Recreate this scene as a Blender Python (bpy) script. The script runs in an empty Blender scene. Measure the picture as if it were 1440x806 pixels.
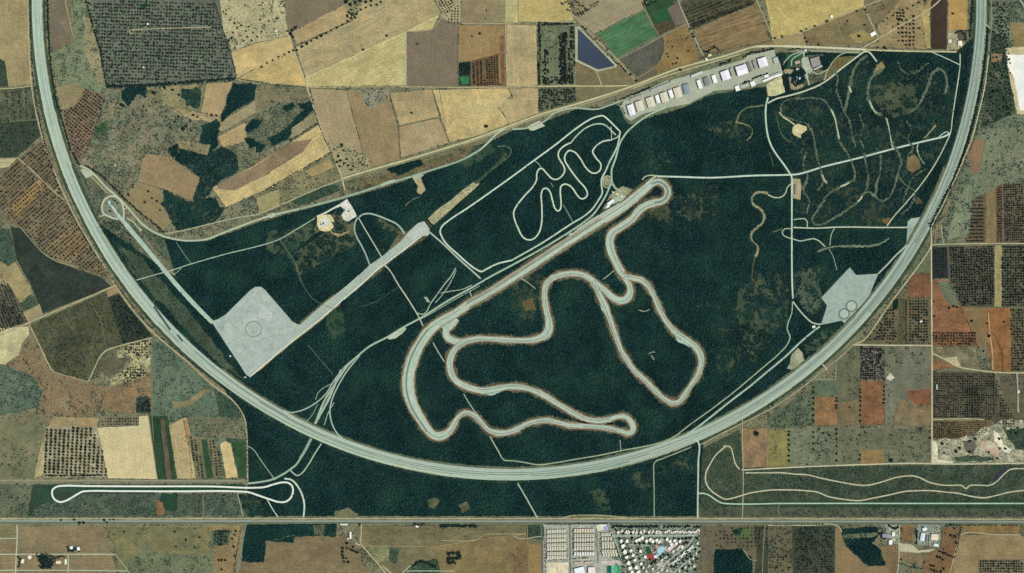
import bpy, math, random
import numpy as np
from mathutils import Vector, geometry

# ------------------------------------------------------------------ camera, sky, sun, exposure
S = 3.03                      # metres on the ground per photograph pixel
CX, CY = 720.0, 403.0
scene = bpy.context.scene
COL = scene.collection

CAM_H = 8200.0
cam_data = bpy.data.cameras.new("camera")
cam = bpy.data.objects.new("camera", cam_data)
COL.objects.link(cam)
cam.location = (0.0, 0.0, CAM_H)
cam.rotation_euler = (0.0, 0.0, 0.0)
cam_data.sensor_fit = 'HORIZONTAL'
cam_data.sensor_width = 36.0
cam_data.lens = 36.0 * CAM_H / (1440.0 * S)
cam_data.clip_start = 50.0
cam_data.clip_end = 60000.0
scene.camera = cam

SUN_EL, SUN_AZ = math.radians(50.0), math.radians(121.0)   # azimuth clockwise from north: morning sun, ESE
world = bpy.data.worlds.new("World")
scene.world = world
world.use_nodes = True
wn = world.node_tree.nodes
bg = wn["Background"]
sky = wn.new("ShaderNodeTexSky")
sky.sky_type = 'NISHITA'
sky.sun_disc = False
sky.sun_elevation = SUN_EL
sky.sun_rotation = SUN_AZ
world.node_tree.links.new(sky.outputs[0], bg.inputs[0])
bg.inputs[1].default_value = 0.10

sun_data = bpy.data.lights.new("sun", 'SUN')
sun = bpy.data.objects.new("sun", sun_data)
COL.objects.link(sun)
sun_data.energy = 3.6
sun_data.angle = math.radians(0.5)
sun_data.color = (1.0, 0.97, 0.92)
to_sun = Vector((math.sin(SUN_AZ) * math.cos(SUN_EL), math.cos(SUN_AZ) * math.cos(SUN_EL), math.sin(SUN_EL)))
sun.rotation_euler = to_sun.to_track_quat('Z', 'Y').to_euler()
sun.location = to_sun * 6000

scene.view_settings.view_transform = 'Standard'
scene.view_settings.look = 'None'
scene.view_settings.exposure = 0.46
scene.view_settings.gamma = 1.0
scene.view_settings.use_curve_mapping = False
scene.render.engine = 'CYCLES'

# ------------------------------------------------------------------ helpers
RNG = np.random.default_rng(11)
random.seed(5)

def P(x, y, z=0.0):
    return ((x - CX) * S, (CY - y) * S, z)

LIGHT_K = (1.37, 1.40, 1.475)     # sunlit display value (linear) of a white sheet: turns a seen colour into a base colour

def lin(c):
    c = c / 255.0
    return c / 12.92 if c <= 0.04045 else ((c + 0.055) / 1.055) ** 2.4

def alb(rgb):
    return tuple(min(0.85, lin(v) / k) for v, k in zip(rgb, LIGHT_K)) + (1.0,)

def parse(s):
    out = []
    for t in s.split():
        a, b = t.split(',')
        out.append((float(a), float(b)))
    return out

def tag(o, label=None, cat=None, group=None, kind=None):
    if label: o['label'] = label
    if cat: o['category'] = cat
    if group: o['group'] = group
    if kind: o['kind'] = kind
    return o

ORD = ['first', 'second', 'third', 'fourth', 'fifth', 'sixth', 'seventh', 'eighth', 'ninth', 'tenth', 'eleventh', 'twelfth', 'thirteenth', 'fourteenth', 'fifteenth', 'sixteenth', 'seventeenth', 'eighteenth',
       'nineteenth', 'twentieth', '21st', '22nd', '23rd', '24th', '25th', '26th', '27th', '28th', '29th', '30th']
def ordinal(k): return ORD[k]

def mesh_obj(name, verts, faces, mat, parent=None, smooth=False):
    me = bpy.data.meshes.new(name)
    me.from_pydata(verts, [], faces)
    me.update()
    if isinstance(mat, (list, tuple)):
        for m in mat: me.materials.append(m)
    elif mat: me.materials.append(mat)
    if smooth:
        me.shade_smooth()
    o = bpy.data.objects.new(name, me)
    COL.objects.link(o)
    if parent: o.parent = parent
    return o

def empty(name, loc, rz=0.0):
    o = bpy.data.objects.new(name, None)
    COL.objects.link(o)
    o.location = loc
    o.rotation_euler = (0, 0, rz)
    o.empty_display_size = 4
    return o

def children(o):
    return [c for c in KIDS.get(o.name, [])]

KIDS = {}
def part(o, parent):
    o.parent = parent
    KIDS.setdefault(parent.name, []).append(o)
    return o

def copy_tree(o, parent=None):
    c = o.copy()
    COL.objects.link(c)
    if parent: part(c, parent)
    for k in list(KIDS.get(o.name, [])):
        copy_tree(k, c)
    return c

# ------------------------------------------------------------------ materials
_MC = {}
HARD = {'ring_road', 'highway', 'lane_line', 'test_loop', 'handling_track', 'racing_line', 'dynamic_pad', 'handling_pad', 'sports_court', 'swimming_pool', 'painted_disc', 'painted_circle', 'meadow', 'woodland_floor', 'connecting_road', 'straight', 'apron'}
def tone(rgb, name):
    r, g, b = rgb
    if name in HARD: return (r, g, b)
    q = 0.16 if b > 60 and r > 150 and r - b < 90 else 0.11
    l = .30 * r + .59 * g + .11 * b
    r, g, b = (v + q * (l - v) for v in (r, g, b))
    if name in ('scrubland', 'clearing'): r, g, b = r + 2, g + 8, b + 6
    if name == 'clearing': r, g, b = r * .84, g * .88, b * .86
    elif name != 'scrubland':
        r, g, b = r - 3, g + 3, b - 1
        if name == 'field' and r > 160 and r - b > 40 and r - g < 38: r, g, b = r * .955, g * .95, b * .95
        if name == 'field' and r - g > 36: r, g, b = r * .98, g * 1.03, b * 1.10
    return (r, g, b)

def ground_mat(rgb, rgb2=None, stripe=None, mott=0.16, fine=0.10, big=120.0, name='soil', cover=0.45):
    """Matte ground: base colour, a second natural colour in large patches, soil mottling and plough streaks."""
    key = (rgb, rgb2, stripe, mott, fine, big, name, cover)
    if key in _MC: return _MC[key]
    if rgb2 is None and name in ('field', 'ploughed_field', 'bare_ground'):
        k_ = 1 if (rgb[0] + rgb[1]) % 2 else -1
        rgb2 = (rgb[0] * (1 - .10 * k_), rgb[1] * (1 - .06 * k_), rgb[2] * (1 - .01 * k_)); cover = .5
    if name == 'field' and rgb[0] - rgb[2] > 72 and rgb[0] - rgb[1] > 38:
        rgb2 = (rgb[0] * .94, rgb[1] * 1.16, rgb[2] * 1.30) if (rgb[0] + rgb[2]) % 2 else (rgb[0] * .76, rgb[1] * .86, rgb[2] * 1.0)
        cover = .5; big = 80.0; mott = .20
    rgb = tone(rgb, name)
    if rgb2: rgb2 = tone(rgb2, name)
    if name in ('scrubland', 'clearing'): fine *= 1.7
    if name not in HARD: fine, mott = fine * 1.35, mott * 1.1
    m = bpy.data.materials.new(name)
    m.use_nodes = True
    nt = m.node_tree; N = nt.nodes; L = nt.links
    N.clear()
    out = N.new('ShaderNodeOutputMaterial')
    bs = N.new('ShaderNodeBsdfDiffuse')
    bs.inputs['Roughness'].default_value = 0.6
    L.new(bs.outputs[0], out.inputs[0])
    geo = N.new('ShaderNodeNewGeometry')
    pos = geo.outputs['Position']
    off = N.new('ShaderNodeVectorMath'); off.operation = 'ADD'
    h = (hash((rgb, name)) % 977) * 13.0
    h = (rgb[0] * 31 + rgb[1] * 17 + rgb[2] * 7) % 977 * 13.0
    off.inputs[1].default_value = (h, h * 0.7, 0)
    L.new(pos, off.inputs[0]); v = off.outputs[0]
    def noise(scale, detail, vec=v, rough=0.6):
        n = N.new('ShaderNodeTexNoise')
        n.inputs['Scale'].default_value = scale
        n.inputs['Detail'].default_value = detail
        n.inputs['Roughness'].default_value = rough
        L.new(vec, n.inputs['Vector'])
        return n.outputs['Fac']
    def mr(f, a, b, lo, hi):
        r = N.new('ShaderNodeMapRange')
        r.inputs[1].default_value = a; r.inputs[2].default_value = b
        r.inputs[3].default_value = lo; r.inputs[4].default_value = hi
        L.new(f, r.inputs[0]); return r.outputs[0]
    def mul(a, b):
        q = N.new('ShaderNodeMath'); q.operation = 'MULTIPLY'
        L.new(a, q.inputs[0]); L.new(b, q.inputs[1]); return q.outputs[0]
    f = mr(noise(1 / big, 3), 0.3, 0.7, 1 - mott, 1 + mott)
    f = mul(f, mr(noise(1 / 26.0, 3, rough=0.7), 0.28, 0.72, 1 - mott, 1 + mott))
    f = mul(f, mr(noise(1 / 6.5, 2), 0.25, 0.75, 1 - fine * 2.0, 1 + fine * 2.0))
    if stripe:
        ang, per, amt = stripe
        mp = N.new('ShaderNodeMapping'); mp.vector_type = 'TEXTURE'
        mp.inputs['Rotation'].default_value = (0, 0, math.radians(-ang))
        mp.inputs['Scale'].default_value = (per * S * 14, per * S, 1000.0)
        L.new(v, mp.inputs[0])
        f = mul(f, mr(noise(1.0, 2, mp.outputs[0], 0.5), 0.3, 0.7, 1 - amt, 1 + amt))
    c1 = N.new('ShaderNodeRGB'); c1.outputs[0].default_value = alb(rgb)
    colr = c1.outputs[0]
    if rgb2:
        mx = N.new('ShaderNodeMix'); mx.data_type = 'RGBA'
        mx.inputs[7].default_value = alb(rgb2)
        L.new(colr, mx.inputs[6])
        w = mr(noise(1 / (big * 0.55), 5, rough=0.68), cover - 0.1, cover + 0.14, 0, 1)
        L.new(w, mx.inputs[0]); colr = mx.outputs[2]
    sc = N.new('ShaderNodeVectorMath'); sc.operation = 'SCALE'
    L.new(colr, sc.inputs[0]); L.new(f, sc.inputs['Scale'])
    L.new(sc.outputs[0], bs.inputs[0])
    _MC[key] = m
    return m

def foliage_mat(name, a, b, c=None):
    """Leaves: every clump carries its own natural tint between two greens."""
    m = bpy.data.materials.new(name)
    m.use_nodes = True
    nt = m.node_tree; N = nt.nodes; L = nt.links
    bs = N['Principled BSDF']
    bs.inputs['Roughness'].default_value = 0.75
    bs.inputs['Specular IOR Level'].default_value = 0.12
    at = N.new('ShaderNodeAttribute'); at.attribute_name = 'tint'
    geo = N.new('ShaderNodeNewGeometry')
    nz = N.new('ShaderNodeTexNoise'); nz.inputs['Scale'].default_value = 1 / 160.0; nz.inputs['Detail'].default_value = 5
    L.new(geo.outputs['Position'], nz.inputs['Vector'])
    mx = N.new('ShaderNodeMix'); mx.data_type = 'RGBA'
    mx.inputs[6].default_value = a + (1,); mx.inputs[7].default_value = b + (1,)
    L.new(at.outputs['Fac'], mx.inputs[0])
    o = mx.outputs[2]
    if c:
        mr = N.new('ShaderNodeMapRange'); mr.inputs[1].default_value = 0.5; mr.inputs[2].default_value = 0.66
        L.new(nz.outputs['Fac'], mr.inputs[0])
        m2 = N.new('ShaderNodeMix'); m2.data_type = 'RGBA'
        L.new(mr.outputs[0], m2.inputs[0]); L.new(o, m2.inputs[6]); m2.inputs[7].default_value = c + (1,)
        o = m2.outputs[2]
    L.new(o, bs.inputs['Base Color'])
    return m

def plain_mat(name, rgb, rough=0.6, var=0.12, scale=0.25, spec=0.3, metal=0.0):
    key = ('plain', name, rgb, rough)
    if key in _MC: return _MC[key]
    m = bpy.data.materials.new(name)
    m.use_nodes = True
    nt = m.node_tree; N = nt.nodes; L = nt.links
    bs = N['Principled BSDF']
    bs.inputs['Roughness'].default_value = rough
    bs.inputs['Specular IOR Level'].default_value = spec
    bs.inputs['Metallic'].default_value = metal
    geo = N.new('ShaderNodeNewGeometry')
    nz = N.new('ShaderNodeTexNoise'); nz.inputs['Scale'].default_value = scale; nz.inputs['Detail'].default_value = 4
    L.new(geo.outputs['Position'], nz.inputs['Vector'])
    mr = N.new('ShaderNodeMapRange')
    mr.inputs[1].default_value = 0.3; mr.inputs[2].default_value = 0.7
    mr.inputs[3].default_value = 1 - var; mr.inputs[4].default_value = 1 + var
    L.new(nz.outputs['Fac'], mr.inputs[0])
    sc = N.new('ShaderNodeVectorMath'); sc.operation = 'SCALE'
    sc.inputs[0].default_value = alb(rgb)[:3]
    L.new(mr.outputs[0], sc.inputs['Scale'])
    L.new(sc.outputs[0], bs.inputs['Base Color'])
    _MC[key] = m
    return m

# ------------------------------------------------------------------ rasters used while laying out the land
GX0, GY0, GX1, GY1, GR = -70, -70, 1510, 876, 2
GW, GH = (GX1 - GX0) * GR, (GY1 - GY0) * GR
LEVEL = np.zeros((GH, GW), np.int16)
FOREST = np.zeros((GH, GW), np.float32)
SCRUB = np.zeros((GH, GW), np.float32)
ROADM = np.zeros((GH, GW), bool)

def poly_mask(pts):
    xs = [p[0] for p in pts]; ys = [p[1] for p in pts]
    i0 = max(0, int((min(xs) - GX0) * GR)); i1 = min(GW, int((max(xs) - GX0) * GR) + 2)
    j0 = max(0, int((min(ys) - GY0) * GR)); j1 = min(GH, int((max(ys) - GY0) * GR) + 2)
    if i1 <= i0 or j1 <= j0: return None
    X = GX0 + (np.arange(i0, i1) + 0.5) / GR
    Y = GY0 + (np.arange(j0, j1) + 0.5) / GR
    m = np.zeros((j1 - j0, i1 - i0), bool)
    n = len(pts)
    for k in range(n):
        xa, ya = pts[k]; xb, yb = pts[(k + 1) % n]
        if ya == yb: continue
        rows = ((ya > Y) != (yb > Y))
        if not rows.any(): continue
        xi = xa + (Y[rows] - ya) * (xb - xa) / (yb - ya)
        m[rows] ^= (X[None, :] < xi[:, None])
    return (slice(j0, j1), slice(i0, i1)), m

def line_mask(pts, widths):
    """mask of a ribbon: distance to its polyline"""
    wm = max(widths) / 2 + 1
    xs = [p[0] for p in pts]; ys = [p[1] for p in pts]
    i0 = max(0, int((min(xs) - wm - GX0) * GR)); i1 = min(GW, int((max(xs) + wm - GX0) * GR) + 2)
    j0 = max(0, int((min(ys) - wm - GY0) * GR)); j1 = min(GH, int((max(ys) + wm - GY0) * GR) + 2)
    if i1 <= i0 or j1 <= j0: return None
    m = np.zeros((j1 - j0, i1 - i0), bool)
    for k in range(len(pts) - 1):
        (xa, ya), (xb, yb) = pts[k], pts[k + 1]
        w = max(widths[k], widths[k + 1]) / 2
        a0 = max(i0, int((min(xa, xb) - w - GX0) * GR)); a1 = min(i1, int((max(xa, xb) + w - GX0) * GR) + 2)
        b0 = max(j0, int((min(ya, yb) - w - GY0) * GR)); b1 = min(j1, int((max(ya, yb) + w - GY0) * GR) + 2)
        if a1 <= a0 or b1 <= b0: continue
        X = GX0 + (np.arange(a0, a1) + 0.5) / GR; Y = GY0 + (np.arange(b0, b1) + 0.5) / GR
        dx, dy = xb - xa, yb - ya
        l2 = dx * dx + dy * dy + 1e-9
        t = np.clip(((X[None, :] - xa) * dx + (Y[:, None] - ya) * dy) / l2, 0, 1)
        d2 = (X[None, :] - xa - t * dx) ** 2 + (Y[:, None] - ya - t * dy) ** 2
        m[b0 - j0:b1 - j0, a0 - i0:a1 - i0] |= d2 <= w * w
    return (slice(j0, j1), slice(i0, i1)), m

def sample(r, x, y):
    i = np.clip(((x - GX0) * GR).astype(int), 0, GW - 1)
    j = np.clip(((y - GY0) * GR).astype(int), 0, GH - 1)
    return r[j, i]

def fbm(cell, octaves=4, seed=0, rough=0.55):
    """smooth noise over the raster, roughly 0..1, cell in photograph pixels"""
    rg = np.random.default_rng(seed)
    out = np.zeros((GH, GW), np.float32); amp = 1.0; tot = 0
    for o in range(octaves):
        c = cell / 2 ** o * GR
        if c < 1.5: break
        nx, ny = int(GW / c) + 3, int(GH / c) + 3
        g = rg.random((ny, nx)).astype(np.float32)
        u = np.arange(GW) / c; w = np.arange(GH) / c
        iu, iw = u.astype(int), w.astype(int)
        fu, fw = u - iu, w - iw
        fu = (fu * fu * (3 - 2 * fu)).astype(np.float32); fw = (fw * fw * (3 - 2 * fw)).astype(np.float32)
        r0 = g[iw][:, iu] * (1 - fu) + g[iw][:, iu + 1] * fu
        r1 = g[iw + 1][:, iu] * (1 - fu) + g[iw + 1][:, iu + 1] * fu
        out += amp * (r0 * (1 - fw)[:, None] + r1 * fw[:, None])
        tot += amp; amp *= rough
    return out / tot

LEVEL_STEP = 0.06
def take_level(mk):
    if mk is None: return LEVEL_STEP
    sl, m = mk
    lv = LEVEL[sl]
    new = int(lv[m].max()) + 1 if m.any() else 1
    lv[m] = new
    return new * LEVEL_STEP

def wob(p, amp, cell=9.0, seed=0):
    """natural wander of an edge point"""
    x, y = p
    def n(u, v, s):
        return math.sin(u * 1.7 + s) * 0.5 + math.sin(v * 2.3 + s * 1.3 + u * 0.7) * 0.5 + math.sin((u + v) * 4.1 + s * 2.1) * 0.35 + math.sin(u * 8.3 - v * 6.7 + s) * 0.2
    u, v = x / cell, y / cell
    return (x + amp * n(u, v, 1.0 + seed), y + amp * n(v, u, 5.0 + seed))

def ext(p):
    x, y = p
    if x <= 0: x = -60
    if x >= 1440: x = 1500
    if y <= 0: y = -60
    if y >= 806: y = 866
    return (x, y)

def dense(pts, step, closed=True):
    out = []
    n = len(pts)
    for k in range(n if closed else n - 1):
        (xa, ya), (xb, yb) = pts[k], pts[(k + 1) % n]
        d = math.hypot(xb - xa, yb - ya)
        q = max(1, int(d / step))
        for t in range(q):
            out.append((xa + (xb - xa) * t / q, ya + (yb - ya) * t / q))
    if not closed: out.append(pts[-1])
    return out

MARGINS = []
def patch(name, rgb, poly, rgb2=None, stripe=None, mott=0.16, fine=0.10, big=120.0, edge=0.35, bush=0.0, forest=0.0, cover=0.45, mat=None, road=False):
    pts = parse(poly) if isinstance(poly, str) else poly
    pts = [ext(p) for p in pts]
    if name == 'field':
        if stripe is None:
            lng = max(range(len(pts)), key=lambda k_: math.dist(pts[k_], pts[(k_ + 1) % len(pts)]))
            p_, q_ = pts[lng], pts[(lng + 1) % len(pts)]
            stripe = (math.degrees(math.atan2(q_[1] - p_[1], q_[0] - p_[0])), 1.9 + (rgb[0] % 5) * .3, .075)
        MARGINS.append((pts, rgb))
    if edge > 0:
        pts = [wob(p, edge) for p in dense(pts, 2.5 if edge > 0.8 else 5.0)]
    mk = poly_mask(pts)
    z = take_level(mk)
    if mk is not None:
        sl, m = mk
        FOREST[sl][m] = forest
        SCRUB[sl][m] = bush
        if road:
            ROADM[sl][m] = True
            em = line_mask(pts + [pts[0]], [2.2] * (len(pts) + 1))
            if em is not None: ROADM[em[0]][em[1]] = True
    vs = [P(x, y, z) for x, y in pts]
    tris = geometry.tessellate_polygon([[Vector(v) for v in vs]])
    fs = []
    for t in tris:
        a, b, c = (Vector(vs[i]) for i in t)
        fs.append(tuple(t) if (b - a).cross(c - a).z > 0 else (t[0], t[2], t[1]))
    o = mesh_obj(name, vs, fs, mat or ground_mat(rgb, rgb2, stripe, mott, fine, big, name, cover))
    tag(o, kind='structure')
    return o

def catmull(pts, closed=False, step=1.6):
    n = len(pts); out = []
    rng = range(n if closed else n - 1)
    for k in rng:
        if closed:
            p0, p1, p2, p3 = (pts[(k + d) % n] for d in (-1, 0, 1, 2))
        else:
            p1, p2 = pts[k], pts[k + 1]
            p0 = pts[k - 1] if k > 0 else tuple(2 * a - b for a, b in zip(p1, p2))
            p3 = pts[k + 2] if k + 2 < n else tuple(2 * b - a for a, b in zip(p1, p2))
        d = math.dist(p1[:2], p2[:2])
        q = max(1, int(d / step))
        # centripetal-ish tangents
        d01 = max(math.dist(p0[:2], p1[:2]), 1e-3); d23 = max(math.dist(p2[:2], p3[:2]), 1e-3); d12 = max(d, 1e-3)
        for t in range(q):
            u = t / q
            r = []
            for i in range(len(p1)):
                m1 = ((p1[i] - p0[i]) / d01 * d12 + (p2[i] - p1[i])) * 0.5
                m2 = ((p3[i] - p2[i]) / d23 * d12 + (p2[i] - p1[i])) * 0.5
                u2, u3 = u * u, u * u * u
                r.append((2 * u3 - 3 * u2 + 1) * p1[i] + (u3 - 2 * u2 + u) * m1 + (-2 * u3 + 3 * u2) * p2[i] + (u3 - u2) * m2)
            out.append(tuple(r))
    if not closed: out.append(tuple(pts[-1]))
    return out

def ribbon(name, rgb, pts, w, closed=False, sidek=None, smooth=True, edge=0.0, clear=1.0, offset=0.0, rgb2=None, mott=0.07, fine=0.06, big=60.0, cover=0.45, stripe=None, flat=False, kind='structure', clears=True):
    """a road: strip along a line given in photograph pixels; w in pixels, or each point as x,y,w"""
    if isinstance(pts, str):
        q = []
        for t in pts.split():
            v = [float(a) for a in t.split(',')]
            q.append((v[0], v[1], v[2] if len(v) > 2 else w))
        pts = q
    else:
        pts = [(p[0], p[1], p[2] if len(p) > 2 else w) for p in pts]
    c = catmull(pts, closed) if smooth else [(a[0], a[1], w) for a in dense([(p[0], p[1]) for p in pts], 4.0, closed)]
    n = len(c)
    Lp, Rp = [], []
    for k in range(n):
        a = c[(k - 1) % n] if closed or k > 0 else c[0]
        b = c[(k + 1) % n] if closed or k < n - 1 else c[-1]
        dx, dy = b[0] - a[0], b[1] - a[1]
        l = math.hypot(dx, dy) or 1.0
        nx, ny = -dy / l, dx / l
        h = max(0.1, c[k][2] / 2)
        of = offset
        if sidek is not None: of, h = sidek * h, w / 2
        cxx, cyy = c[k][0] + nx * of, c[k][1] + ny * of
        e1 = e2 = 0.0
        if edge:
            e1 = edge * (RNG.random() - 0.5) * 2 + edge * 0.8 * math.sin(k * 0.23 + 1.1) * math.sin(k * 0.071)
            e2 = edge * (RNG.random() - 0.5) * 2 + edge * 0.8 * math.sin(k * 0.19 + 2.3) * math.sin(k * 0.083)
        Lp.append((cxx + nx * (h + e1), cyy + ny * (h + e1)))
        Rp.append((cxx - nx * (h + e2), cyy - ny * (h + e2)))
    mid = [((a[0] + b[0]) / 2, (a[1] + b[1]) / 2) for a, b in zip(Lp, Rp)]
    wd = [p[2] if sidek is None else w for p in c]
    if closed: mid.append(mid[0]); wd.append(wd[0])
    mk = line_mask(mid, [x + 0.8 for x in wd])
    z = take_level(mk)
    if clears:
        mk = line_mask(mid, [x + 2 * clear for x in wd])
        if mk is not None:
            sl, m = mk
            FOREST[sl][m] = 0; SCRUB[sl][m] = 0; ROADM[sl][m] = True
    vs = [P(x, y, z) for x, y in Lp] + [P(x, y, z) for x, y in Rp]
    fs = []
    for k in range(n if closed else n - 1):
        j = (k + 1) % n
        a, b, d, e = k, j, n + j, n + k
        va, vb, vd = Vector(vs[a]), Vector(vs[b]), Vector(vs[d])
        if (vb - va).cross(vd - va).z > 0: fs.append((a, b, d, e))
        else: fs.append((a, e, d, b))
    o = mesh_obj(name, vs, fs, ground_mat(rgb, rgb2, stripe, mott, fine, big, name, cover))
    tag(o, kind=kind)
    return o

# ------------------------------------------------------------------ the land
def build_ground():
    m = bpy.data.materials.new('countryside'); m.use_nodes = True
    nt = m.node_tree; N = nt.nodes; L = nt.links; N.clear()
    out = N.new('ShaderNodeOutputMaterial'); bs = N.new('ShaderNodeBsdfDiffuse'); L.new(bs.outputs[0], out.inputs[0])
    geo = N.new('ShaderNodeNewGeometry')
    vo = N.new('ShaderNodeTexVoronoi'); vo.inputs['Scale'].default_value = 1 / 230.0
    L.new(geo.outputs['Position'], vo.inputs['Vector'])
    sp = N.new('ShaderNodeSeparateColor'); L.new(vo.outputs['Color'], sp.inputs[0])
    cr = N.new('ShaderNodeValToRGB'); cr.color_ramp.interpolation = 'CONSTANT'
    cs = [(118, 112, 86), (178, 155, 112), (98, 104, 80), (140, 116, 85), (60, 68, 55), (196, 176, 122), (110, 95, 78)]
    e = cr.color_ramp.elements
    for i, c in enumerate(cs):
        q = e[i] if i < 2 else e.new(0.5)
        q.position = i / len(cs); q.color = alb(c)
    L.new(sp.outputs[0], cr.inputs[0])
    nz = N.new('ShaderNodeTexNoise'); nz.inputs['Scale'].default_value = 1 / 18.0; nz.inputs['Detail'].default_value = 4
    L.new(geo.outputs['Position'], nz.inputs['Vector'])
    mr = N.new('ShaderNodeMapRange'); mr.inputs[1].default_value = 0.3; mr.inputs[2].default_value = 0.7
    mr.inputs[3].default_value = 0.75; mr.inputs[4].default_value = 1.25
    L.new(nz.outputs['Fac'], mr.inputs[0])
    sc = N.new('ShaderNodeVectorMath'); sc.operation = 'SCALE'
    L.new(cr.outputs[0], sc.inputs[0]); L.new(mr.outputs[0], sc.inputs['Scale']); L.new(sc.outputs[0], bs.inputs[0])
    n, R = 40, 30000.0
    vs = [(-R + 2 * R * i / n, -R + 2 * R * j / n, 0) for j in range(n + 1) for i in range(n + 1)]
    fs = [(j * (n + 1) + i, j * (n + 1) + i + 1, (j + 1) * (n + 1) + i + 1, (j + 1) * (n + 1) + i) for j in range(n) for i in range(n)]
    tag(mesh_obj('ground', vs, fs, m), kind='structure')
build_ground()

F = patch
# seen colours
TAN = (180, 157, 115); STRAW = (206, 187, 130); BROWN = (142, 121, 90); MAUVE = (120, 103, 88); SCRUBC = (118, 117, 88)
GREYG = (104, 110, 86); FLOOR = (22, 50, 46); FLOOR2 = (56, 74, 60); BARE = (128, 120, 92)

F('scrubland', (112, 112, 84), "0,0 1440,0 1440,806 0,806", rgb2=(128, 114, 86), bush=0.35, edge=0)

# ---- north west, outside the ring
F('field', (152, 133, 92), "0,0 40,0 45,118 13,122 7,86 0,52", rgb2=(160, 138, 98), stripe=(80, 3, .06))
F('ploughed_field', (62, 70, 58), "0,52 7,86 12,122 0,123", edge=.5, stripe=(78, 2, .1))
F('field', (66, 72, 58), "0,126 47,122 54,168 0,175", bush=.35, stripe=(86, 2.2, .30), rgb2=(100, 98, 76))
F('field', (58, 68, 58), "0,176 54,169 60,190 30,214 25,221 0,224", bush=.2, rgb2=(70, 74, 62))
F('field', (175, 165, 125), "0,225 22,223 14,234 0,247")
F('field', (114, 103, 86), "0,248 14,235 26,222 62,195 86,262 110,312 134,352 155,394 112,376 72,362 28,319 0,290", stripe=(-41, 2.4, .24), rgb2=(122, 100, 76), bush=.10)
F('field', (146, 118, 78), "15,292 54,250 65,261 25,306", stripe=(-41, 2, .12))
F('field', (132, 110, 84), "62,350 100,316 128,345 92,376 72,362", stripe=(-41, 2.2, .16))
F('field', (60, 62, 56), "15,320 28,320 70,363 100,376 140,389 157,403 60,441 44,402 24,366", rgb2=(50, 54, 52), bush=.34, mott=.22)
F('scrubland', (70, 84, 66), "0,322 14,322 24,366 12,374 0,345", bush=.6)
F('field', (152, 136, 96), "0,340 12,374 22,368 42,402 46,416 28,426 12,404 0,380", stripe=(65, 2, .1))
F('field', (92, 86, 74), "0,382 16,404 30,430 40,455 0,470", stripe=(68, 2.2, .26), bush=.12)
F('scrubland', (74, 86, 62), "28,426 46,412 55,428 34,438", bush=.6)
F('field', (158, 140, 105), "33,440 55,428 60,442 40,452", stripe=(70, 2, .1))
F('field', (92, 88, 64), "42,457 152,409 165,450 174,486 150,489 141,503 124,537 75,523 58,490", rgb2=(70, 70, 56), stripe=(63, 1.6, .14), bush=.10, mott=.22, cover=.5)
F('field', (54, 58, 52), "152,418 166,413 215,473 173,485", bush=.45, mott=.25)
F('field', (150, 128, 92), "148,406 164,403 168,412 152,418", edge=.6)
F('field', (205, 188, 134), "0,468 40,459 42,470 30,482 27,500 6,512 0,504", stripe=(-24, 2, .08), edge=.8)
F('scrubland', (126, 112, 82), "5,514 28,500 33,480 42,474 58,492 75,524 124,538 150,545 152,572 120,590 66,596 55,570 60,548 46,530", rgb2=(132, 104, 76), bush=.2, edge=2.2)
F('scrubland', (96, 108, 86), "0,514 12,514 46,530 60,550 55,572 24,580 0,590", rgb2=(84, 98, 80), bush=.5, edge=1.4)
F('field', (120, 104, 84), "150,545 213,520 213,582 150,580", rgb2=(150, 118, 84), bush=.12, edge=.9)
F('scrubland', (58, 68, 62), "192,560 208,556 212,580 194,580", bush=.9, edge=1)
F('field', (90, 86, 70), "141,503 150,489 163,492 172,500 185,502 160,528 140,522 124,537", rgb2=(104, 96, 78), bush=.12)
F('bare_ground', (186, 174, 124), "163,495 180,486 211,478 212,520 206,529 156,543 155,534 180,517 186,503 166,503", rgb2=(132, 122, 94), mott=.25, fine=.25, big=30, bush=.16, edge=.8, cover=.5)
F('scrubland', (104, 114, 88), "214,476 222,472 262,512 300,545 330,566 346,600 348,674 320,672 260,600 213,585", rgb2=(90, 104, 84), bush=.42)
F('field', (132, 120, 88), "242,566 258,565 290,545 296,550 262,572 244,574", edge=.8, bush=.1)
F('scrubland', (62, 80, 60), "300,545 330,566 346,600 348,674 338,672 312,600", rgb2=(82, 94, 72), bush=.8, cover=.55)

# south west strips of farmland
F('field', (132, 120, 92), "0,588 62,598 64,622 46,673 0,673", rgb2=(112, 112, 84), bush=.08)
F('field', (178, 160, 116), "58,622 63,624 61,668 47,673")
F('field', (160, 138, 100), "75,585 140,587 136,600 68,600", stripe=(0, 1.6, .14))
F('field', (126, 116, 94), "140,586 196,584 196,600 140,602", stripe=(0, 2, .18))
F('field', (172, 160, 130), "66,600 136,600 150,671 62,672 60,626", rgb2=(150, 136, 104))
F('field', (206, 190, 142), "137,602 196,600 196.5,585 208,585 221,673 152,672", stripe=(86, 2, .05), mott=.06)
F('field', (48, 70, 52), "210,585 236,585 248,674 222,674", stripe=(84, 1.8, .3), mott=.2)
F('field', (104, 82, 70), "226,590 231,590 241,674 235,674", stripe=(84, 1.2, .2))
F('field', (182, 162, 116), "237,598 262,586 276,673 249,673", stripe=(85, 2.5, .10))
F('field', (176, 138, 98), "258,590 264,590 272,625 264,626", edge=.6)
F('field', (92, 94, 76), "264,612 304,616 316,673 276,673", stripe=(84, 2.2, .28), rgb2=(130, 120, 88))
F('field', (50, 72, 54), "283,618 291,618 300,673 291,673", stripe=(84, 2, .2))
F('field', (206, 186, 134), "309,625 316,620 325,624 335,672 318,673", stripe=(82, 2, .06))
F('field', (56, 84, 58), "325,622 343,622 344,672 336,672", mott=.2, bush=.1)
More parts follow.
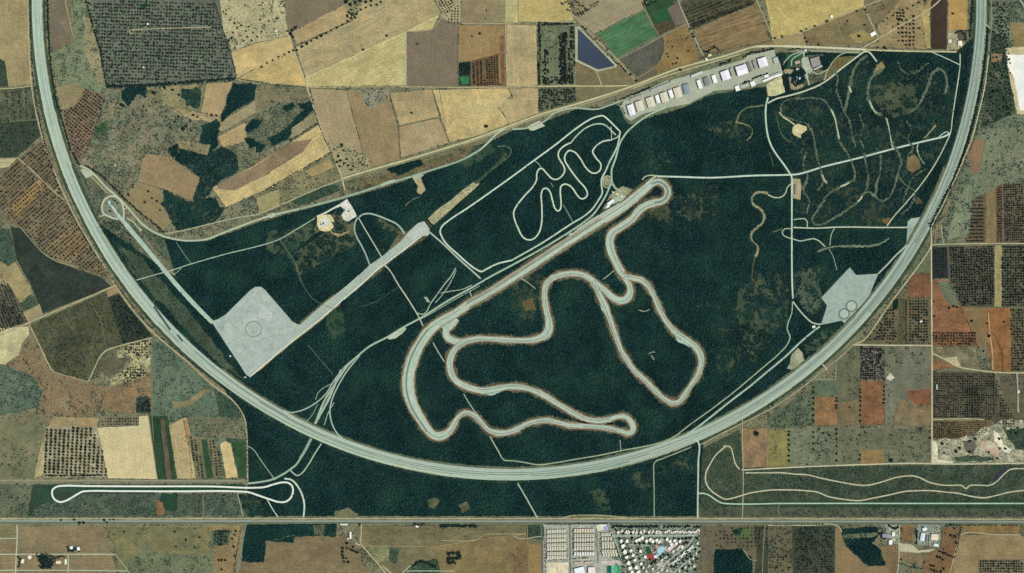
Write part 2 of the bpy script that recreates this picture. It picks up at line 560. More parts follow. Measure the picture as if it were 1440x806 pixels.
F('scrubland', (98, 106, 80), "262,586 346,588 346,618 300,614 272,610", rgb2=(120, 112, 84), bush=.35)
F('scrubland', (112, 104, 80), "0,681 46,681 40,727 0,727", rgb2=(92, 98, 74), bush=.25)
F('meadow', (40, 74, 54), "46,681 210,681 222,700 160,727 38,727", rgb2=(56, 72, 58), bush=.12, mott=.2, edge=.6)
F('scrubland', (68, 80, 62), "60,708 90,704 126,695 345,695 350,727 40,727 50,715", rgb2=(90, 96, 78), bush=.6, edge=1.6)
F('meadow', (44, 72, 54), "225,696 236,694 252,694 250,708 248,720 236,718 228,712", bush=.3, edge=2.2)
F('bare_ground', (116, 94, 66), "223,704 229,706 231,716 230,724 221,724 220,714", edge=1.2, rgb2=(140, 96, 66))
F('meadow', (36, 72, 52), "120,681 345,681 345,692 120,692", bush=.1)

# south of the highway, west
F('field', (128, 110, 86), "0,740 146,740 180,806 0,806", rgb2=(140, 120, 88), mott=.14)
F('field', (112, 108, 80), "0,740 24,740 22,758 0,758", rgb2=(132, 118, 84))
F('field', (136, 122, 82), "146,740 292,740 296,806 182,806 160,765", rgb2=(112, 108, 80), bush=.04)
F('scrubland', (108, 110, 80), "172,795 200,775 300,780 302,806 180,806", bush=.3, edge=2)
F('field', (140, 118, 84), "292,740 342,738 331,806 302,806 300,770", bush=.06)
F('scrubland', (80, 92, 72), "296,746 326,744 320,766 300,768", bush=.7, edge=1)
F('field', (138, 118, 84), "340,790 372,763 415,752 474,752 500,765 540,806 330,806", rgb2=(126, 106, 80))
F('field', (132, 118, 84), "500,740 760,738 766,806 556,806 530,785 512,768", rgb2=(116, 104, 78), bush=.03)
F('field', (146, 122, 80), "600,770 740,750 745,806 640,806", rgb2=(128, 108, 76))
F('scrubland', (150, 138, 92), "520,768 545,768 552,786 532,792", rgb2=(110, 112, 80), edge=1.5, bush=.1)
F('scrubland', (66, 82, 60), "548,770 562,772 558,792 548,790", bush=.5, edge=1)
F('woodland_floor', FLOOR, "340,790 344,738 473,736 472,756 456,753 414,755 413,764 374,761 371,791", forest=.95, edge=.8)
F('scrubland', (92, 96, 72), "440,738 458,738 456,753 442,752", bush=.3, edge=.8)
F('scrubland', (70, 88, 60), "575,800 590,788 616,786 632,806 560,806", bush=1.0, edge=1.5)

# ---- north, inside the ring: farmland above the test track
F('field', (112, 101, 90), "68,0 90,0 105,60 73,73 68,30", rgb2=(124, 106, 86))
F('scrubland', (122, 120, 90), "90,0 120,0 142,70 152,124 140,132 120,124 104,138 82,120 73,73 105,60", rgb2=(110, 118, 88), bush=.4)
F('scrubland', (140, 128, 92), "118,20 130,30 148,118 140,124 122,80", bush=.12, edge=1.5)
F('field', (140, 124, 92), "79,122 112,117 118,126 104,150 87,154", edge=.6)
F('field', (120, 98, 82), "112,140 120,124 146,134 125,199 114,227 104,221 87,156 104,149")
F('field', (110, 105, 95), "120,0 302,0 333,108 330,113 151,122 140,70", rgb2=(102, 108, 92), bush=.12)
F('meadow', (40, 82, 44), "194,12 204,4 214,0 222,0 205,12 196,14", edge=.6)
F('bare_ground', (176, 160, 118), "181,43 188,41 190,46 184,49", edge=.6)
F('scrubland', (160, 148, 108), "302,0 390,0 406,50 360,60 327,73 314,40", rgb2=(176, 160, 116), bush=.20)
F('field', (192, 168, 116), "326,73 360,61 408,50 414,72 360,97 334,110", stripe=(-26, 2, .07))
F('field', (194, 168, 112), "334,112 360,98 413,73 431,121 372,115", stripe=(-26, 2, .05))
F('scrubland', (106, 112, 86), "150,124 332,114 432,123 464,206 482,252 372,304 300,330 232,332 176,282 112,236 126,200 146,136", rgb2=(128, 116, 90), bush=.58)
F('meadow', (70, 96, 62), "132,178 150,170 152,185 134,192", edge=1.2, bush=.4)
F('woodland_floor', FLOOR, "170,132 178,122 206,119 203,138 192,134 180,147 172,142", forest=1, edge=2.2)
F('field', (158, 140, 98), "206,122 290,118 284,152 256,160 240,150 215,148", rgb2=(120, 116, 84), bush=.3, edge=1)
F('field', (166, 146, 106), "244,152 262,154 310,164 306,172 270,168 246,158", edge=.8, bush=.08)
F('field', (174, 150, 110), "290,118 328,115 310,167 282,157", edge=.5, mott=.1)
F('woodland_floor', FLOOR2, "255,126 284,124 282,152 262,148", forest=.7, edge=2.2)
F('woodland_floor', FLOOR, "328,117 362,118 357,140 332,154 308,178", forest=.95, edge=1.6)
F('field', (138, 120, 92), "362,119 430,127 436,137 402,148 360,158 358,141", rgb2=(120, 112, 86), bush=.12)
F('field', (148, 132, 100), "311,172 358,142 360,159 312,186 306,182", stripe=(-30, 2, .08), edge=.5)
F('field', (176, 150, 106), "306,192 344,172 352,180 344,198 312,208", edge=.6)
F('scrubland', (92, 98, 76), "346,176 360,160 398,143 414,146 440,141 453,131 448,142 432,156 408,180 404,198 372,212 346,200", rgb2=(118, 114, 86), bush=.95, edge=1)
F('woodland_floor', FLOOR, "345,180 357,169 370,170 362,180 350,187", forest=1, edge=1.8)
F('woodland_floor', FLOOR, "398,147 412,144 416,150 404,156 396,154", forest=1, edge=1.8)
F('woodland_floor', FLOOR, "376,198 392,186 408,176 420,162 436,148 448,140 450,148 436,160 424,172 410,188 402,198 386,204", forest=1, edge=2.2)
F('woodland_floor', FLOOR, "420,146 436,141 446,134 440,146 428,154", forest=.9, edge=1.8)
F('woodland_floor', FLOOR, "346,196 358,196 372,206 366,214 350,208", forest=.9, edge=1.8)
F('woodland_floor', FLOOR, "286,176 306,168 308,180 304,206 296,216 282,206", forest=1, edge=2.2)
F('woodland_floor', FLOOR2, "236,206 252,205 298,215 312,204 332,216 336,238 306,257 296,272 281,284 270,282 281,250 250,228 240,216", forest=.9, edge=2.6)
F('field', (132, 122, 92), "254,200 270,200 296,204 292,218 274,214 252,208", edge=1, bush=.1)
F('scrubland', (110, 108, 80), "332,214 360,206 360,228 336,240", bush=.4)
F('scrubland', (120, 116, 86), "330,204 344,200 352,206 340,214", bush=.2)
F('field', (146, 122, 92), "207,217 240,221 282,250 270,282 236,268 195,256 200,224", mott=.08)
F('field', (150, 127, 90), "186,262 196,256 228,268 227,286 242,313 230,325 176,282", mott=.08, edge=.6)
F('woodland_floor', FLOOR, "230,269 242,272 270,284 296,276 318,294 300,312 256,326 242,314 228,288", rgb2=(84, 92, 70), forest=.75, edge=2.2, cover=.55)
F('field', (196, 174, 120), "298,264 360,231 447,176 464,215 420,242 372,268 345,279 318,292 304,273", stripe=(-31, 2.4, .08), edge=.5)
F('field', (134, 112, 90), "305,260 360,233 408,200 438,196 426,213 370,248 330,268 306,266", stripe=(-31, 2.2, .08), edge=.5)
F('field', (146, 132, 100), "410,180 441,160 447,172 409,196", stripe=(-30, 2, .06))
F('scrubland', (112, 110, 78), "372,269 465,216 482,251 392,288 362,300 360,278", rgb2=(132, 120, 84), bush=.45)
F('field', (152, 140, 98), "360,277 392,266 393,289 366,301", edge=.8)
F('field', (156, 136, 92), "430,240 464,222 470,236 440,248", edge=1.2, bush=.05)

# middle north
F('field', (124, 107, 92), "392,0 482,0 484,6 420,41 408,46", rgb2=(132, 112, 90), mott=.08)
F('field', (172, 148, 106), "411,46 485,7 496,28 418,63", stripe=(-27, 2.4, .08))
F('scrubland', (140, 130, 96), "484,0 548,0 520,16 497,28 486,10", bush=.5)
F('field', (190, 165, 114), "548,0 608,0 618,20 560,50 430,110 416,66 496,29", stripe=(-27, 2.6, .12))
F('field', (206, 188, 128), "618,22 606,42 571,44 570,120 433,122 430,110 560,50", stripe=(-27, 2.6, .09), rgb2=(196, 176, 116))
F('field', (170, 154, 118), "608,0 648,0 648,33 626,33 620,20 612,12")
F('field', (124, 106, 90), "572,45 606,43 622,26 645,37 643,122 572,121", rgb2=(132, 114, 94), mott=.07)
F('field', (142, 124, 96), "649,0 682,0 684,32 649,32", stripe=(86, 2, .06))
F('field', (144, 128, 94), "683,0 710,0 711,31 685,32", stripe=(88, 2, .08))
F('field', (205, 188, 122), "711,0 728,0 728,32 712,32")
F('field', (152, 124, 84), "645,36 709,36 710,121 645,122", rgb2=(164, 128, 82), mott=.12)
F('field', (148, 96, 62), "702,50 709,50 710,121 704,121", edge=.8)
F('field', (48, 58, 54), "645,88 662,86 662,121 645,121", stripe=(88, 2, .2), bush=.3)
F('meadow', (54, 112, 74), "646,108 660,107 659,117 650,119", edge=.6)
F('field', (96, 78, 62), "663,85 700,76 702,120 663,121", stripe=(88, 2.2, .2), rgb2=(120, 88, 62))
F('field', (182, 162, 118), "712,34 755,36 756,122 713,122", stripe=(86, 3, .07))
F('field', (162, 142, 108), "437,124 487,127 509,212 483,250 463,203 446,165", mott=.10)
F('field', (146, 124, 92), "488,127 548,131 560,180 563,228 522,238 510,212", mott=.12, stripe=(76, 3, .08))
F('scrubland', (136, 130, 106), "508,126 548,126 545,138 524,152 512,144", bush=.35, edge=1)
F('field', (176, 154, 110), "549,132 607,127 617,164 562,176", stripe=(80, 2.4, .06))
F('field', (166, 144, 108), "561,178 617,166 631,201 563,222", stripe=(76, 2.4, .05))
F('field', (196, 174, 120), "608,127 719,124 722,132 700,150 716,173 690,186 632,200", stripe=(76, 2.6, .07))
F('field', (186, 164, 118), "698,150 713,140 756,136 757,164 717,174", stripe=(76, 2.6, .05))
F('field', (182, 160, 118), "714,124 757,124 757,140 722,138", stripe=(76, 2.6, .05))
F('scrubland', (150, 138, 100), "470,206 483,205 522,225 520,238 483,250", bush=.3)

F('field', (200, 180, 116), "729,0 786,0 806,28 755,31 729,31", rgb2=(192, 166, 102), mott=.1)
F('field', (128, 116, 94), "784,0 842,0 843,9 813,25", bush=.4, rgb2=(146, 128, 96))
F('field', (164, 143, 110), "843,0 901,0 905,12 835,47 814,27", mott=.08, stripe=(-27, 3, .05))
F('field', (84, 76, 62), "899,0 930,0 906,11", bush=.4)
F('field', (64, 104, 72), "842,46 905,15 925,50 867,81", stripe=(-26, 2.0, .22), rgb2=(88, 122, 86), mott=.12)
F('field', (54, 78, 54), "907,11 941,0 950,28 924,44", mott=.16)
F('meadow', (50, 92, 60), "918,18 938,9 943,24 926,30", edge=.7)
F('field', (104, 78, 56), "918,36 949,27 963,33 925,50", rgb2=(84, 70, 56))
F('field', (116, 100, 94), "938,12 953,3 966,32 950,36", mott=.08)
F('field', (84, 78, 62), "956,8 986,0 1060,0 1063,4 975,42", stripe=(-22, 2.2, .25))
F('field', (136, 112, 82), "976,43 1064,5 1083,58 1010,76 988,70", stripe=(-22, 2.6, .34))
F('field', (206, 182, 114), "1066,0 1212,0 1215,9 1128,44 1096,54 1086,52", stripe=(68, 4, .07), rgb2=(196, 172, 104))
F('field', (154, 122, 74), "933,51 964,35 986,86 952,96 925,107 924,91 935,70", rgb2=(140, 112, 72), bush=.04)
F('field', (84, 80, 76), "870,82 932,52 934,72 923,92 896,108", rgb2=(98, 92, 80), mott=.2)
F('field', (112, 96, 84), "897,110 923,94 925,106 902,115")
F('field', (134, 116, 84), "809,85 842,100 875,88 896,112 890,121 809,121", rgb2=(124, 106, 80))
F('field', (128, 113, 84), "810,124 884,122 812,146")
F('field', (124, 124, 96), "757,31 809,33 809,120 757,120", bush=.22, rgb2=(104, 108, 84))
F('field', (96, 100, 78), "757,124 809,122 813,143 757,160", bush=.5)
F('field', (186, 164, 118), "757,158 812,144 812,146 757,162")

# north east farmland, inside the ring
F('field', (134, 112, 84), "1000,74 1084,58 1096,55 1128,45 1130,64 1078,64 1040,72", mott=.1)
F('field', (140, 118, 84), "1128,45 1216,10 1236,52 1232,62 1136,66", stripe=(-24, 2.6, .06), rgb2=(128, 112, 80), bush=.03)
F('field', (160, 138, 84), "1194,50 1216,42 1232,54 1206,62", edge=1)
F('field', (134, 114, 86), "1217,9 1230,0 1300,0 1318,0 1234,36", rgb2=(126, 108, 82), bush=.04)
F('field', (150, 128, 90), "1234,37 1318,0 1302,70 1220,66 1238,54", rgb2=(164, 138, 94), bush=.03)
F('field', (160, 140, 96), "1086,56 1130,46 1134,64 1090,64", mott=.1)
F('field', (178, 156, 98), "1296,14 1308,10 1309,68 1304,68", edge=.4)
F('ploughed_field', (72, 56, 50), "1309,4 1333,0 1331,70 1309,69", stripe=(86, 1.6, .12), mott=.1)
F('field', (188, 152, 92), "1333,0 1361,0 1360,42 1334,42", mott=.12)
F('yard', (190, 180, 146), "1334,42 1344,42 1356,56 1356,70 1331,70", rgb2=(150, 136, 104), edge=.6, big=30)
F('scrubland', (96, 84, 68), "1345,42 1360,42 1360,60 1348,58", bush=.6, edge=.5)

# ---- east, outside the ring
F('scrubland', (118, 116, 90), "1384,0 1440,0 1440,262 1402,266 1368,282 1362,330 1325,346 1309,352 1300,378 1330,310 1362,210 1385,100", rgb2=(104, 112, 88), bush=.55)
F('scrubland', (66, 78, 58), "1392,40 1418,60 1424,120 1428,160 1380,180 1392,80", rgb2=(128, 120, 92), bush=.8, cover=.6)
F('field', (146, 124, 84), "1420,32 1440,38 1440,66 1426,68", edge=1)
F('field', (146, 118, 86), "1394,76 1410,74 1406,86 1394,88", edge=.8)
F('bare_ground', (196, 180, 140), "1414,68 1440,62 1440,172 1430,160 1420,110", edge=.8)
F('bare_ground', (236, 234, 230), "1417,77 1440,76 1440,157 1434,155 1426,110 1417,92", mott=.04, fine=.03, edge=.7)
F('scrubland', (128, 124, 96), "1378,182 1440,172 1440,255 1400,264 1370,278", rgb2=(118, 122, 94), bush=.4)
F('scrubland', (132, 134, 102), "1345,285 1366,250 1378,240 1366,282 1362,330 1330,338", rgb2=(120, 126, 98), bush=.30, edge=1)
F('field', (138, 110, 84), "1363,198 1386,196 1378,240 1368,246 1360,222", edge=.8, mott=.1)
F('field', (100, 88, 72), "1368,280 1385,274 1385,341 1358,341 1360,330 1367,322", stripe=(0, 2.4, .3), rgb2=(122, 96, 72))
F('field', (132, 112, 80), "1386,272 1402,262 1402,341 1386,341", stripe=(88, 2, .14))
F('field', (108, 84, 66), "1400,262 1410,259 1410,341 1402,341", stripe=(0, 1.8, .16))
F('field', (92, 84, 74), "1411,258 1440,255 1440,341 1411,341", stripe=(88, 2.0, .20), rgb2=(112, 96, 74))
F('field', (104, 110, 84), "1280,366 1309,346 1309,384 1282,384", bush=.1, edge=.8)
F('field', (58, 58, 64), "1311,347 1332,347 1334,391 1311,392", mott=.1)
F('field', (104, 92, 74), "1332,346 1398,345 1398,432 1352,431 1335,392", rgb2=(86, 82, 70))
F('field', (168, 154, 104), "1399,344 1409,344 1408,432 1399,432", edge=.3)
F('field', (96, 92, 76), "1409,344 1440,344 1440,433 1409,432")
F('field', (148, 92, 60), "1278,388 1290,384 1309,384 1309,419 1275,419", rgb2=(138, 86, 58), mott=.1)
F('field', (112, 104, 82), "1256,412 1276,402 1274,420 1258,420", bush=.2)
F('field', (120, 98, 74), "1243,440 1256,420 1308,420 1308,483 1212,483 1226,460", rgb2=(112, 104, 78), bush=.06)
F('woodland_floor', (54, 66, 52), "1256,422 1264,420 1262,436 1256,436", forest=1, edge=.6)
F('field', (100, 88, 66), "1266,420 1275,420 1274,480 1262,482", stripe=(88, 1.5, .2), bush=.2)
F('field', (164, 104, 66), "1311,393 1334,394 1352,432 1398,434 1386,468 1311,468", rgb2=(172, 116, 76), mott=.1, cover=.5)
F('scrubland', (110, 112, 88), "1318,396 1335,396 1350,430 1337,432 1328,420", edge=.6, bush=.1)
F('field', (136, 110, 78), "1356,436 1386,434 1386,490 1376,488 1366,462", mott=.1)
F('field', (172, 106, 60), "1386,434 1421,434 1422,522 1395,522 1388,480", rgb2=(160, 98, 60), mott=.08)
F('field', (112, 92, 72), "1422,434 1440,434 1440,523 1422,522", rgb2=(98, 90, 70))
F('field', (140, 94, 64), "1311,467 1372,467 1374,486 1311,487", mott=.1)
F('field', (106, 94, 74), "1311,488 1370,486 1380,514 1350,518 1330,508 1311,500", rgb2=(168, 156, 118), edge=.7, cover=.55)
F('bare_ground', (200, 186, 148), "1326,504 1345,502 1352,514 1344,515", edge=.7)
F('field', (168, 108, 66), "1311,503 1344,516 1311,520", edge=.4)
F('field', (104, 90, 72), "1311,522 1398,524 1406,560 1428,600 1408,606 1395,592 1311,588", rgb2=(90, 82, 68))
F('field', (116, 96, 72), "1311,592 1395,592 1392,612 1356,617 1311,617", stripe=(0, 1.6, .12))
F('field', (116, 100, 78), "1404,526 1440,525 1440,602 1430,600 1410,562", rgb2=(102, 96, 78), bush=.05)
F('bare_ground', (186, 175, 144), "1310,617 1350,616 1392,600 1420,588 1440,612 1440,650 1310,650", rgb2=(96, 98, 82), mott=.3, fine=.2, big=60, bush=.10, edge=1.6, cover=.54)
F('bare_ground', (104, 98, 90), "1357,620 1368,617 1374,628 1368,640 1360,636 1355,628", edge=1.4, mott=.2)
F('bare_ground', (224, 214, 190), "1376,622 1390,618 1402,628 1404,640 1396,640 1386,632", edge=1.4, mott=.12, rgb2=(190, 150, 120))
F('bare_ground', (222, 216, 196), "1396,604 1406,612 1412,626 1424,634 1420,638 1406,632 1398,618", edge=1.2, mott=.12)
F('scrubland', (78, 92, 70), "1340,644 1360,640 1392,642 1400,648 1344,649", edge=1.2, bush=.5)
F('scrubland', (70, 84, 66), "1412,604 1440,600 1440,640 1428,632", bush=.8, edge=1)
F('bare_ground', (216, 206, 178), "1310,620 1318,622 1319,646 1340,649 1340,652 1310,652", edge=.4)
F('field', (112, 102, 96), "1210,487 1243,487 1244,535 1210,535", mott=.08)
F('field', (116, 110, 84), "1175,512 1198,488 1210,487 1210,580 1200,598 1178,598", rgb2=(104, 102, 80), bush=.12, stripe=(88, 3, .08))
F('field', (130, 122, 102), "1244,487 1309,487 1309,546 1286,548 1262,590 1258,600 1244,600", rgb2=(114, 112, 92), bush=.14)
F('field', (146, 88, 58), "1276,549 1309,547 1309,570 1290,571 1278,564", edge=.8)
F('field', (150, 122, 88), "1262,566 1278,562 1290,572 1309,572 1309,600 1256,600", rgb2=(118, 104, 80), edge=.6)
F('bare_ground', (208, 200, 180), "1246,532 1252,524 1258,532 1252,536", edge=.5)
F('field', (156, 98, 62), "1211,536 1243,536 1243,598 1212,598", rgb2=(136, 98, 68), mott=.12, stripe=(86, 3, .08))
F('field', (168, 120, 76), "1145,558 1176,557 1178,598 1145,599", rgb2=(152, 112, 74), mott=.08)
F('field', (136, 110, 80), "1177,566 1210,562 1211,598 1179,598", rgb2=(122, 106, 78))
F('field', (108, 116, 90), "1145,534 1176,534 1177,557 1145,558", rgb2=(96, 106, 84), bush=.2)
F('scrubland', (88, 96, 72), "1078,588 1110,566 1145,545 1145,600 1080,602", rgb2=(104, 106, 80), bush=.4)
F('field', (164, 122, 84), "1044,602 1078,602 1079,657 1047,658", mott=.08)
F('field', (134, 122, 82), "1080,604 1109,604 1110,655 1080,657", rgb2=(150, 134, 78), bush=.08)
F('scrubland', (112, 116, 88), "1110,604 1176,602 1178,653 1110,655", rgb2=(120, 118, 92), bush=.2)
F('field', (128, 118, 92), "1177,602 1308,602 1305,650 1178,653", rgb2=(108, 108, 86), bush=.12)
F('field', (146, 118, 76), "1211,634 1243,632 1244,652 1211,653", edge=.8)
F('scrubland', (58, 72, 52), "985,632 1040,604 1046,658 1305,654 1440,654 1440,727 984,727", rgb2=(80, 84, 64), bush=.7)
F('meadow', (48, 78, 52), "1048,705 1440,702 1440,716 1050,714", rgb2=(64, 80, 58), bush=.3, edge=1)
F('scrubland', (84, 86, 66), "985,712 1440,716 1440,727 985,727", bush=.35)
F('scrubland', (62, 60, 76), "1394,676 1412,656 1418,660 1404,676", edge=.8)

# south of the highway, east
F('scrubland', (66, 78, 58), "740,738 764,738 764,760 740,756", bush=.8)
F('field', (128, 104, 74), "734,752 742,760 742,806 720,806 722,760", bush=.05)
F('field', (150, 120, 78), "744,766 761,766 762,806 744,806", mott=.08)
F('yard', (192, 190, 174), "764,738 854,735 876,806 764,806", rgb2=(164, 160, 146), mott=.1, big=40)
F('garden', (176, 176, 160), "854,735 985,738 984,780 960,806 876,806", rgb2=(92, 106, 86), mott=.2, big=22, bush=.30)
F('field', (106, 94, 80), "985,740 1080,738 1080,806 962,806 984,780", rgb2=(118, 104, 80), bush=.05)
F('woodland_floor', FLOOR, "1005,773 1042,772 1058,786 1058,806 1000,806", forest=.9, edge=.8)
F('meadow', (84, 104, 66), "1034,742 1055,742 1056,757 1040,757", edge=.6)
F('woodland_floor', FLOOR2, "1030,744 1046,742 1040,752 1032,752", forest=.9, edge=.8)
F('field', (72, 72, 60), "1060,740 1080,740 1080,806 1058,806 1064,770", bush=.4)
F('field', (94, 90, 74), "1080,740 1114,740 1116,806 1080,806", bush=.14, stripe=(0, 1.8, .12), rgb2=(116, 104, 78))
F('field', (70, 72, 62), "1114,740 1174,740 1174,806 1116,806", bush=.30, stripe=(0, 1.8, .14))
F('field', (140, 116, 84), "1175,742 1182,744 1190,768 1220,798 1248,796 1264,806 1175,806", mott=.08)
F('woodland_floor', FLOOR, "1182,744 1233,740 1236,752 1226,764 1247,780 1248,795 1222,797 1190,768", forest=.95, edge=1)
F('scrubland', (104, 108, 78), "1184,752 1232,748 1236,752 1226,756 1186,758", bush=.5, edge=.6)
F('field', (130, 106, 78), "1238,768 1263,766 1263,806 1248,800 1240,782", stripe=(88, 2, .12))
F('field', (146, 104, 68), "1268,740 1285,740 1283,762 1268,762", rgb2=(132, 108, 72), mott=.15)
F('yard', (178, 180, 164), "1291,738 1322,738 1324,770 1286,766", rgb2=(130, 138, 118), bush=.1, big=24)
F('yard', (200, 196, 180), "1244,736 1263,738 1263,766 1250,764", rgb2=(130, 130, 104), big=24, bush=.1)
F('yard', (204, 192, 156), "1264,764 1282,766 1292,774 1318,772 1316,778 1296,776 1290,778 1265,775", edge=.6)
F('field', (136, 116, 88), "1265,776 1298,778 1299,796 1278,792 1265,789", bush=.04)
F('field', (130, 104, 76), "1300,780 1322,770 1326,742 1350,742 1340,786 1336,806 1300,806", rgb2=(140, 100, 70), bush=.10)
F('field', (144, 116, 86), "1352,752 1434,752 1440,790 1440,806 1335,806 1342,780", rgb2=(166, 138, 94), mott=.1, big=180)
F('field', (138, 98, 68), "1353,738 1434,738 1432,750 1353,750", rgb2=(158, 128, 74))
F('field', (124, 112, 92), "1376,787 1440,785 1440,806 1372,806")

# grassy margins and headlands along the field edges
def field_margins():
    rg = random.Random(77)
    for pts, rgb in list(MARGINS):
        n = len(pts)
        for k in range(n):
            p_, q_ = pts[k], pts[(k + 1) % n]
            L_ = math.dist(p_, q_)
            if L_ < 9 or rg.random() < .42: continue
            if min(p_[0], q_[0]) < -40 or max(p_[0], q_[0]) > 1480 or min(p_[1], q_[1]) < -40 or max(p_[1], q_[1]) > 846: continue
            pale = rg.random() < .45
            c_ = tuple(min(232, v + 16) for v in rgb) if pale else rg.choice([(96, 100, 74), (112, 108, 82), (82, 90, 68)])
            d_ = [wob(t, .35) for t in dense([p_, q_], 6, False)]
            ribbon('field_margin', c_, [(x_, y_, rg.uniform(.5, 1.1)) for x_, y_ in d_], .8, edge=.18, clears=False, fine=.16)
            if not pale:
                mk = line_mask(d_, [1.6] * len(d_))
                if mk is not None:
                    SCRUB[mk[0]][mk[1]] = max(.18, rg.random() * .5)
field_margins()

# ---- the woodland inside the ring and in the belt south of it
def ring_pts(R, a0, a1, n=80):
    return [(716 + R * math.cos(math.radians(a0 + (a1 - a0) * k / n)), 4 + R * math.sin(math.radians(a0 + (a1 - a0) * k / n))) for k in range(n + 1)]
# angles: 0 = east, 90 = south (down the picture), 180 = west
west_scrub = ring_pts(658, 160, 141) + [(280, 440), (250, 404), (214, 352), (184, 310), (150, 272), (112, 236)]
F('scrubland', (76, 84, 64), west_scrub, rgb2=(108, 106, 82), bush=.55)
F('scrubland', (62, 74, 58), "184,312 232,334 290,340 262,372 246,382 220,352", rgb2=(100, 102, 78), bush=.6, edge=1)
inner = ring_pts(657, 4, 152) + [(176, 340), (250, 392), (246, 384), (232, 336), (290, 340), (360, 314), (484, 280), (545, 263), (600, 243), (690, 200), (722, 183), (766, 172),
         (812, 154), (868, 147), (880, 168), (940, 152), (1000, 128), (1075, 116), (1098, 74), (1180, 73), (1216, 72), (1345, 74)]
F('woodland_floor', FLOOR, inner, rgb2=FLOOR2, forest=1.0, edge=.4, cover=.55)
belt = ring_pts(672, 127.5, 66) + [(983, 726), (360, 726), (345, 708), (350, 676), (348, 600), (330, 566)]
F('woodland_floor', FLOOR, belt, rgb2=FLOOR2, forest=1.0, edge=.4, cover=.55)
F('woodland_floor', FLOOR2, "336,696 362,700 384,727 350,727 340,712", forest=.7, edge=1)
# thinner wood, clearings and bare patches
F('clearing', (70, 80, 60), "160,340 196,360 268,440 330,520 344,536 300,505 240,440 190,388", rgb2=(92, 98, 78), forest=.0, bush=.5, edge=1.5)
F('clearing', (92, 96, 72), "372,330 392,322 416,320 440,312 440,330 404,362 376,352", rgb2=FLOOR2, forest=.4, edge=2)
F('woodland_floor', FLOOR2, "404,362 470,318 496,316 500,345 420,388", rgb2=(84, 92, 66), forest=.7, edge=1.5)
F('clearing', (112, 104, 78), "440,330 446,310 470,300 500,312 496,330 460,322", forest=.25, edge=1.5)
F('clearing', (92, 92, 68), "500,255 545,240 600,220 640,208 668,200 664,224 612,240 548,258 500,272", rgb2=(140, 112, 78), forest=.0, bush=.4, edge=1.2)
F('scrubland', (92, 94, 70), "395,288 470,258 520,243 600,222 636,210 640,214 560,238 480,268 430,288 392,298", rgb2=(124, 112, 80), bush=.4, edge=.8)
F('woodland_floor', FLOOR, "544,238 590,222 596,232 560,246", forest=1, edge=1.2)
F('scrubland', (62, 80, 58), "410,282 470,258 478,268 420,290", bush=.8, edge=1)
F('clearing', (90, 96, 72), "668,205 690,200 700,212 660,236 640,234", rgb2=FLOOR2, forest=.45, edge=1.5)
F('clearing', (122, 106, 76), "526,306 540,310 560,320 566,332 548,326 530,318", rgb2=(92, 90, 66), forest=.15, edge=1.2)
F('clearing', (72, 80, 56), "720,396 755,386 760,410 752,450 722,446", rgb2=FLOOR2, forest=.55, edge=2)
F('bare_ground', (104, 86, 60), "734,424 750,418 754,436 738,438", edge=1.2)
F('clearing', (86, 82, 60), "724,392 760,386 770,394 752,400", rgb2=FLOOR2, forest=.3, edge=1.5)
F('clearing', (78, 88, 66), "470,420 484,440 486,470 466,480 458,450", rgb2=FLOOR2, forest=.5, edge=2)
F('clearing', (104, 92, 66), "894,276 916,288 940,290 948,316 910,306 900,308", rgb2=(70, 78, 56), forest=.3, edge=1.5)
F('clearing', (86, 88, 66), "946,276 1010,260 1012,300 1004,318 952,304", rgb2=FLOOR, forest=.75, edge=2, cover=.55)
F('clearing', (80, 92, 70), "880,224 930,206 948,232 920,246 890,244", rgb2=FLOOR, forest=.8, edge=2)
F('clearing', (100, 100, 74), "1040,400 1060,402 1060,470 1040,480 1030,440", rgb2=FLOOR2, forest=.55, edge=2.5)
F('clearing', (86, 94, 70), "1000,430 1036,430 1044,520 1020,540 1000,500", rgb2=FLOOR, forest=.8, edge=2)
F('clearing', (98, 96, 70), "1060,380 1108,386 1108,450 1060,510 1042,480", rgb2=FLOOR2, forest=.7, edge=2)
F('clearing', (98, 98, 74), "1120,380 1164,370 1150,412 1120,410", rgb2=FLOOR2, forest=.6, edge=2)
F('scrubland', (92, 96, 72), "1116,390 1150,390 1160,430 1140,448 1118,416", rgb2=FLOOR2, forest=.5, edge=1)
F('bare_ground', (188, 184, 150), "1112,500 1122,490 1128,496 1132,506 1120,522 1106,518 1112,510", rgb2=(150, 148, 118), edge=1)
F('clearing', (90, 100, 76), "1130,484 1164,460 1180,464 1150,492 1134,500", rgb2=FLOOR2, forest=.5, edge=1)
F('clearing', (92, 94, 70), "830,690 850,686 862,718 838,720", rgb2=FLOOR2, forest=.4, edge=2)
F('clearing', (98, 98, 74), "890,668 912,660 916,686 896,690", rgb2=FLOOR2, forest=.4, edge=2)
F('clearing', (84, 90, 66), "924,650 976,632 976,668 926,668", rgb2=FLOOR, forest=.75, edge=1.5)
F('bare_ground', (120, 108, 82), "600,702 612,700 620,706 612,716 602,712", edge=1.2, rgb2=(80, 84, 62))
F('bare_ground', (128, 116, 88), "645,710 656,704 662,716 652,722", edge=1.2, rgb2=(80, 84, 62))
F('bare_ground', (144, 134, 100), "470,718 490,714 504,722 500,730 470,730", rgb2=(110, 108, 82), edge=1, bush=.2)
F('clearing', (80, 96, 62), "862,520 880,514 888,540 866,548", rgb2=FLOOR, forest=.85, edge=2)
F('clearing', (74, 90, 62), "1060,140 1062,210 1030,230 1010,200", rgb2=FLOOR, forest=.85, edge=2)
F('clearing', (96, 96, 70), "990,178 1030,170 1056,186 1046,196 1010,192", rgb2=FLOOR2, forest=.55, edge=2)
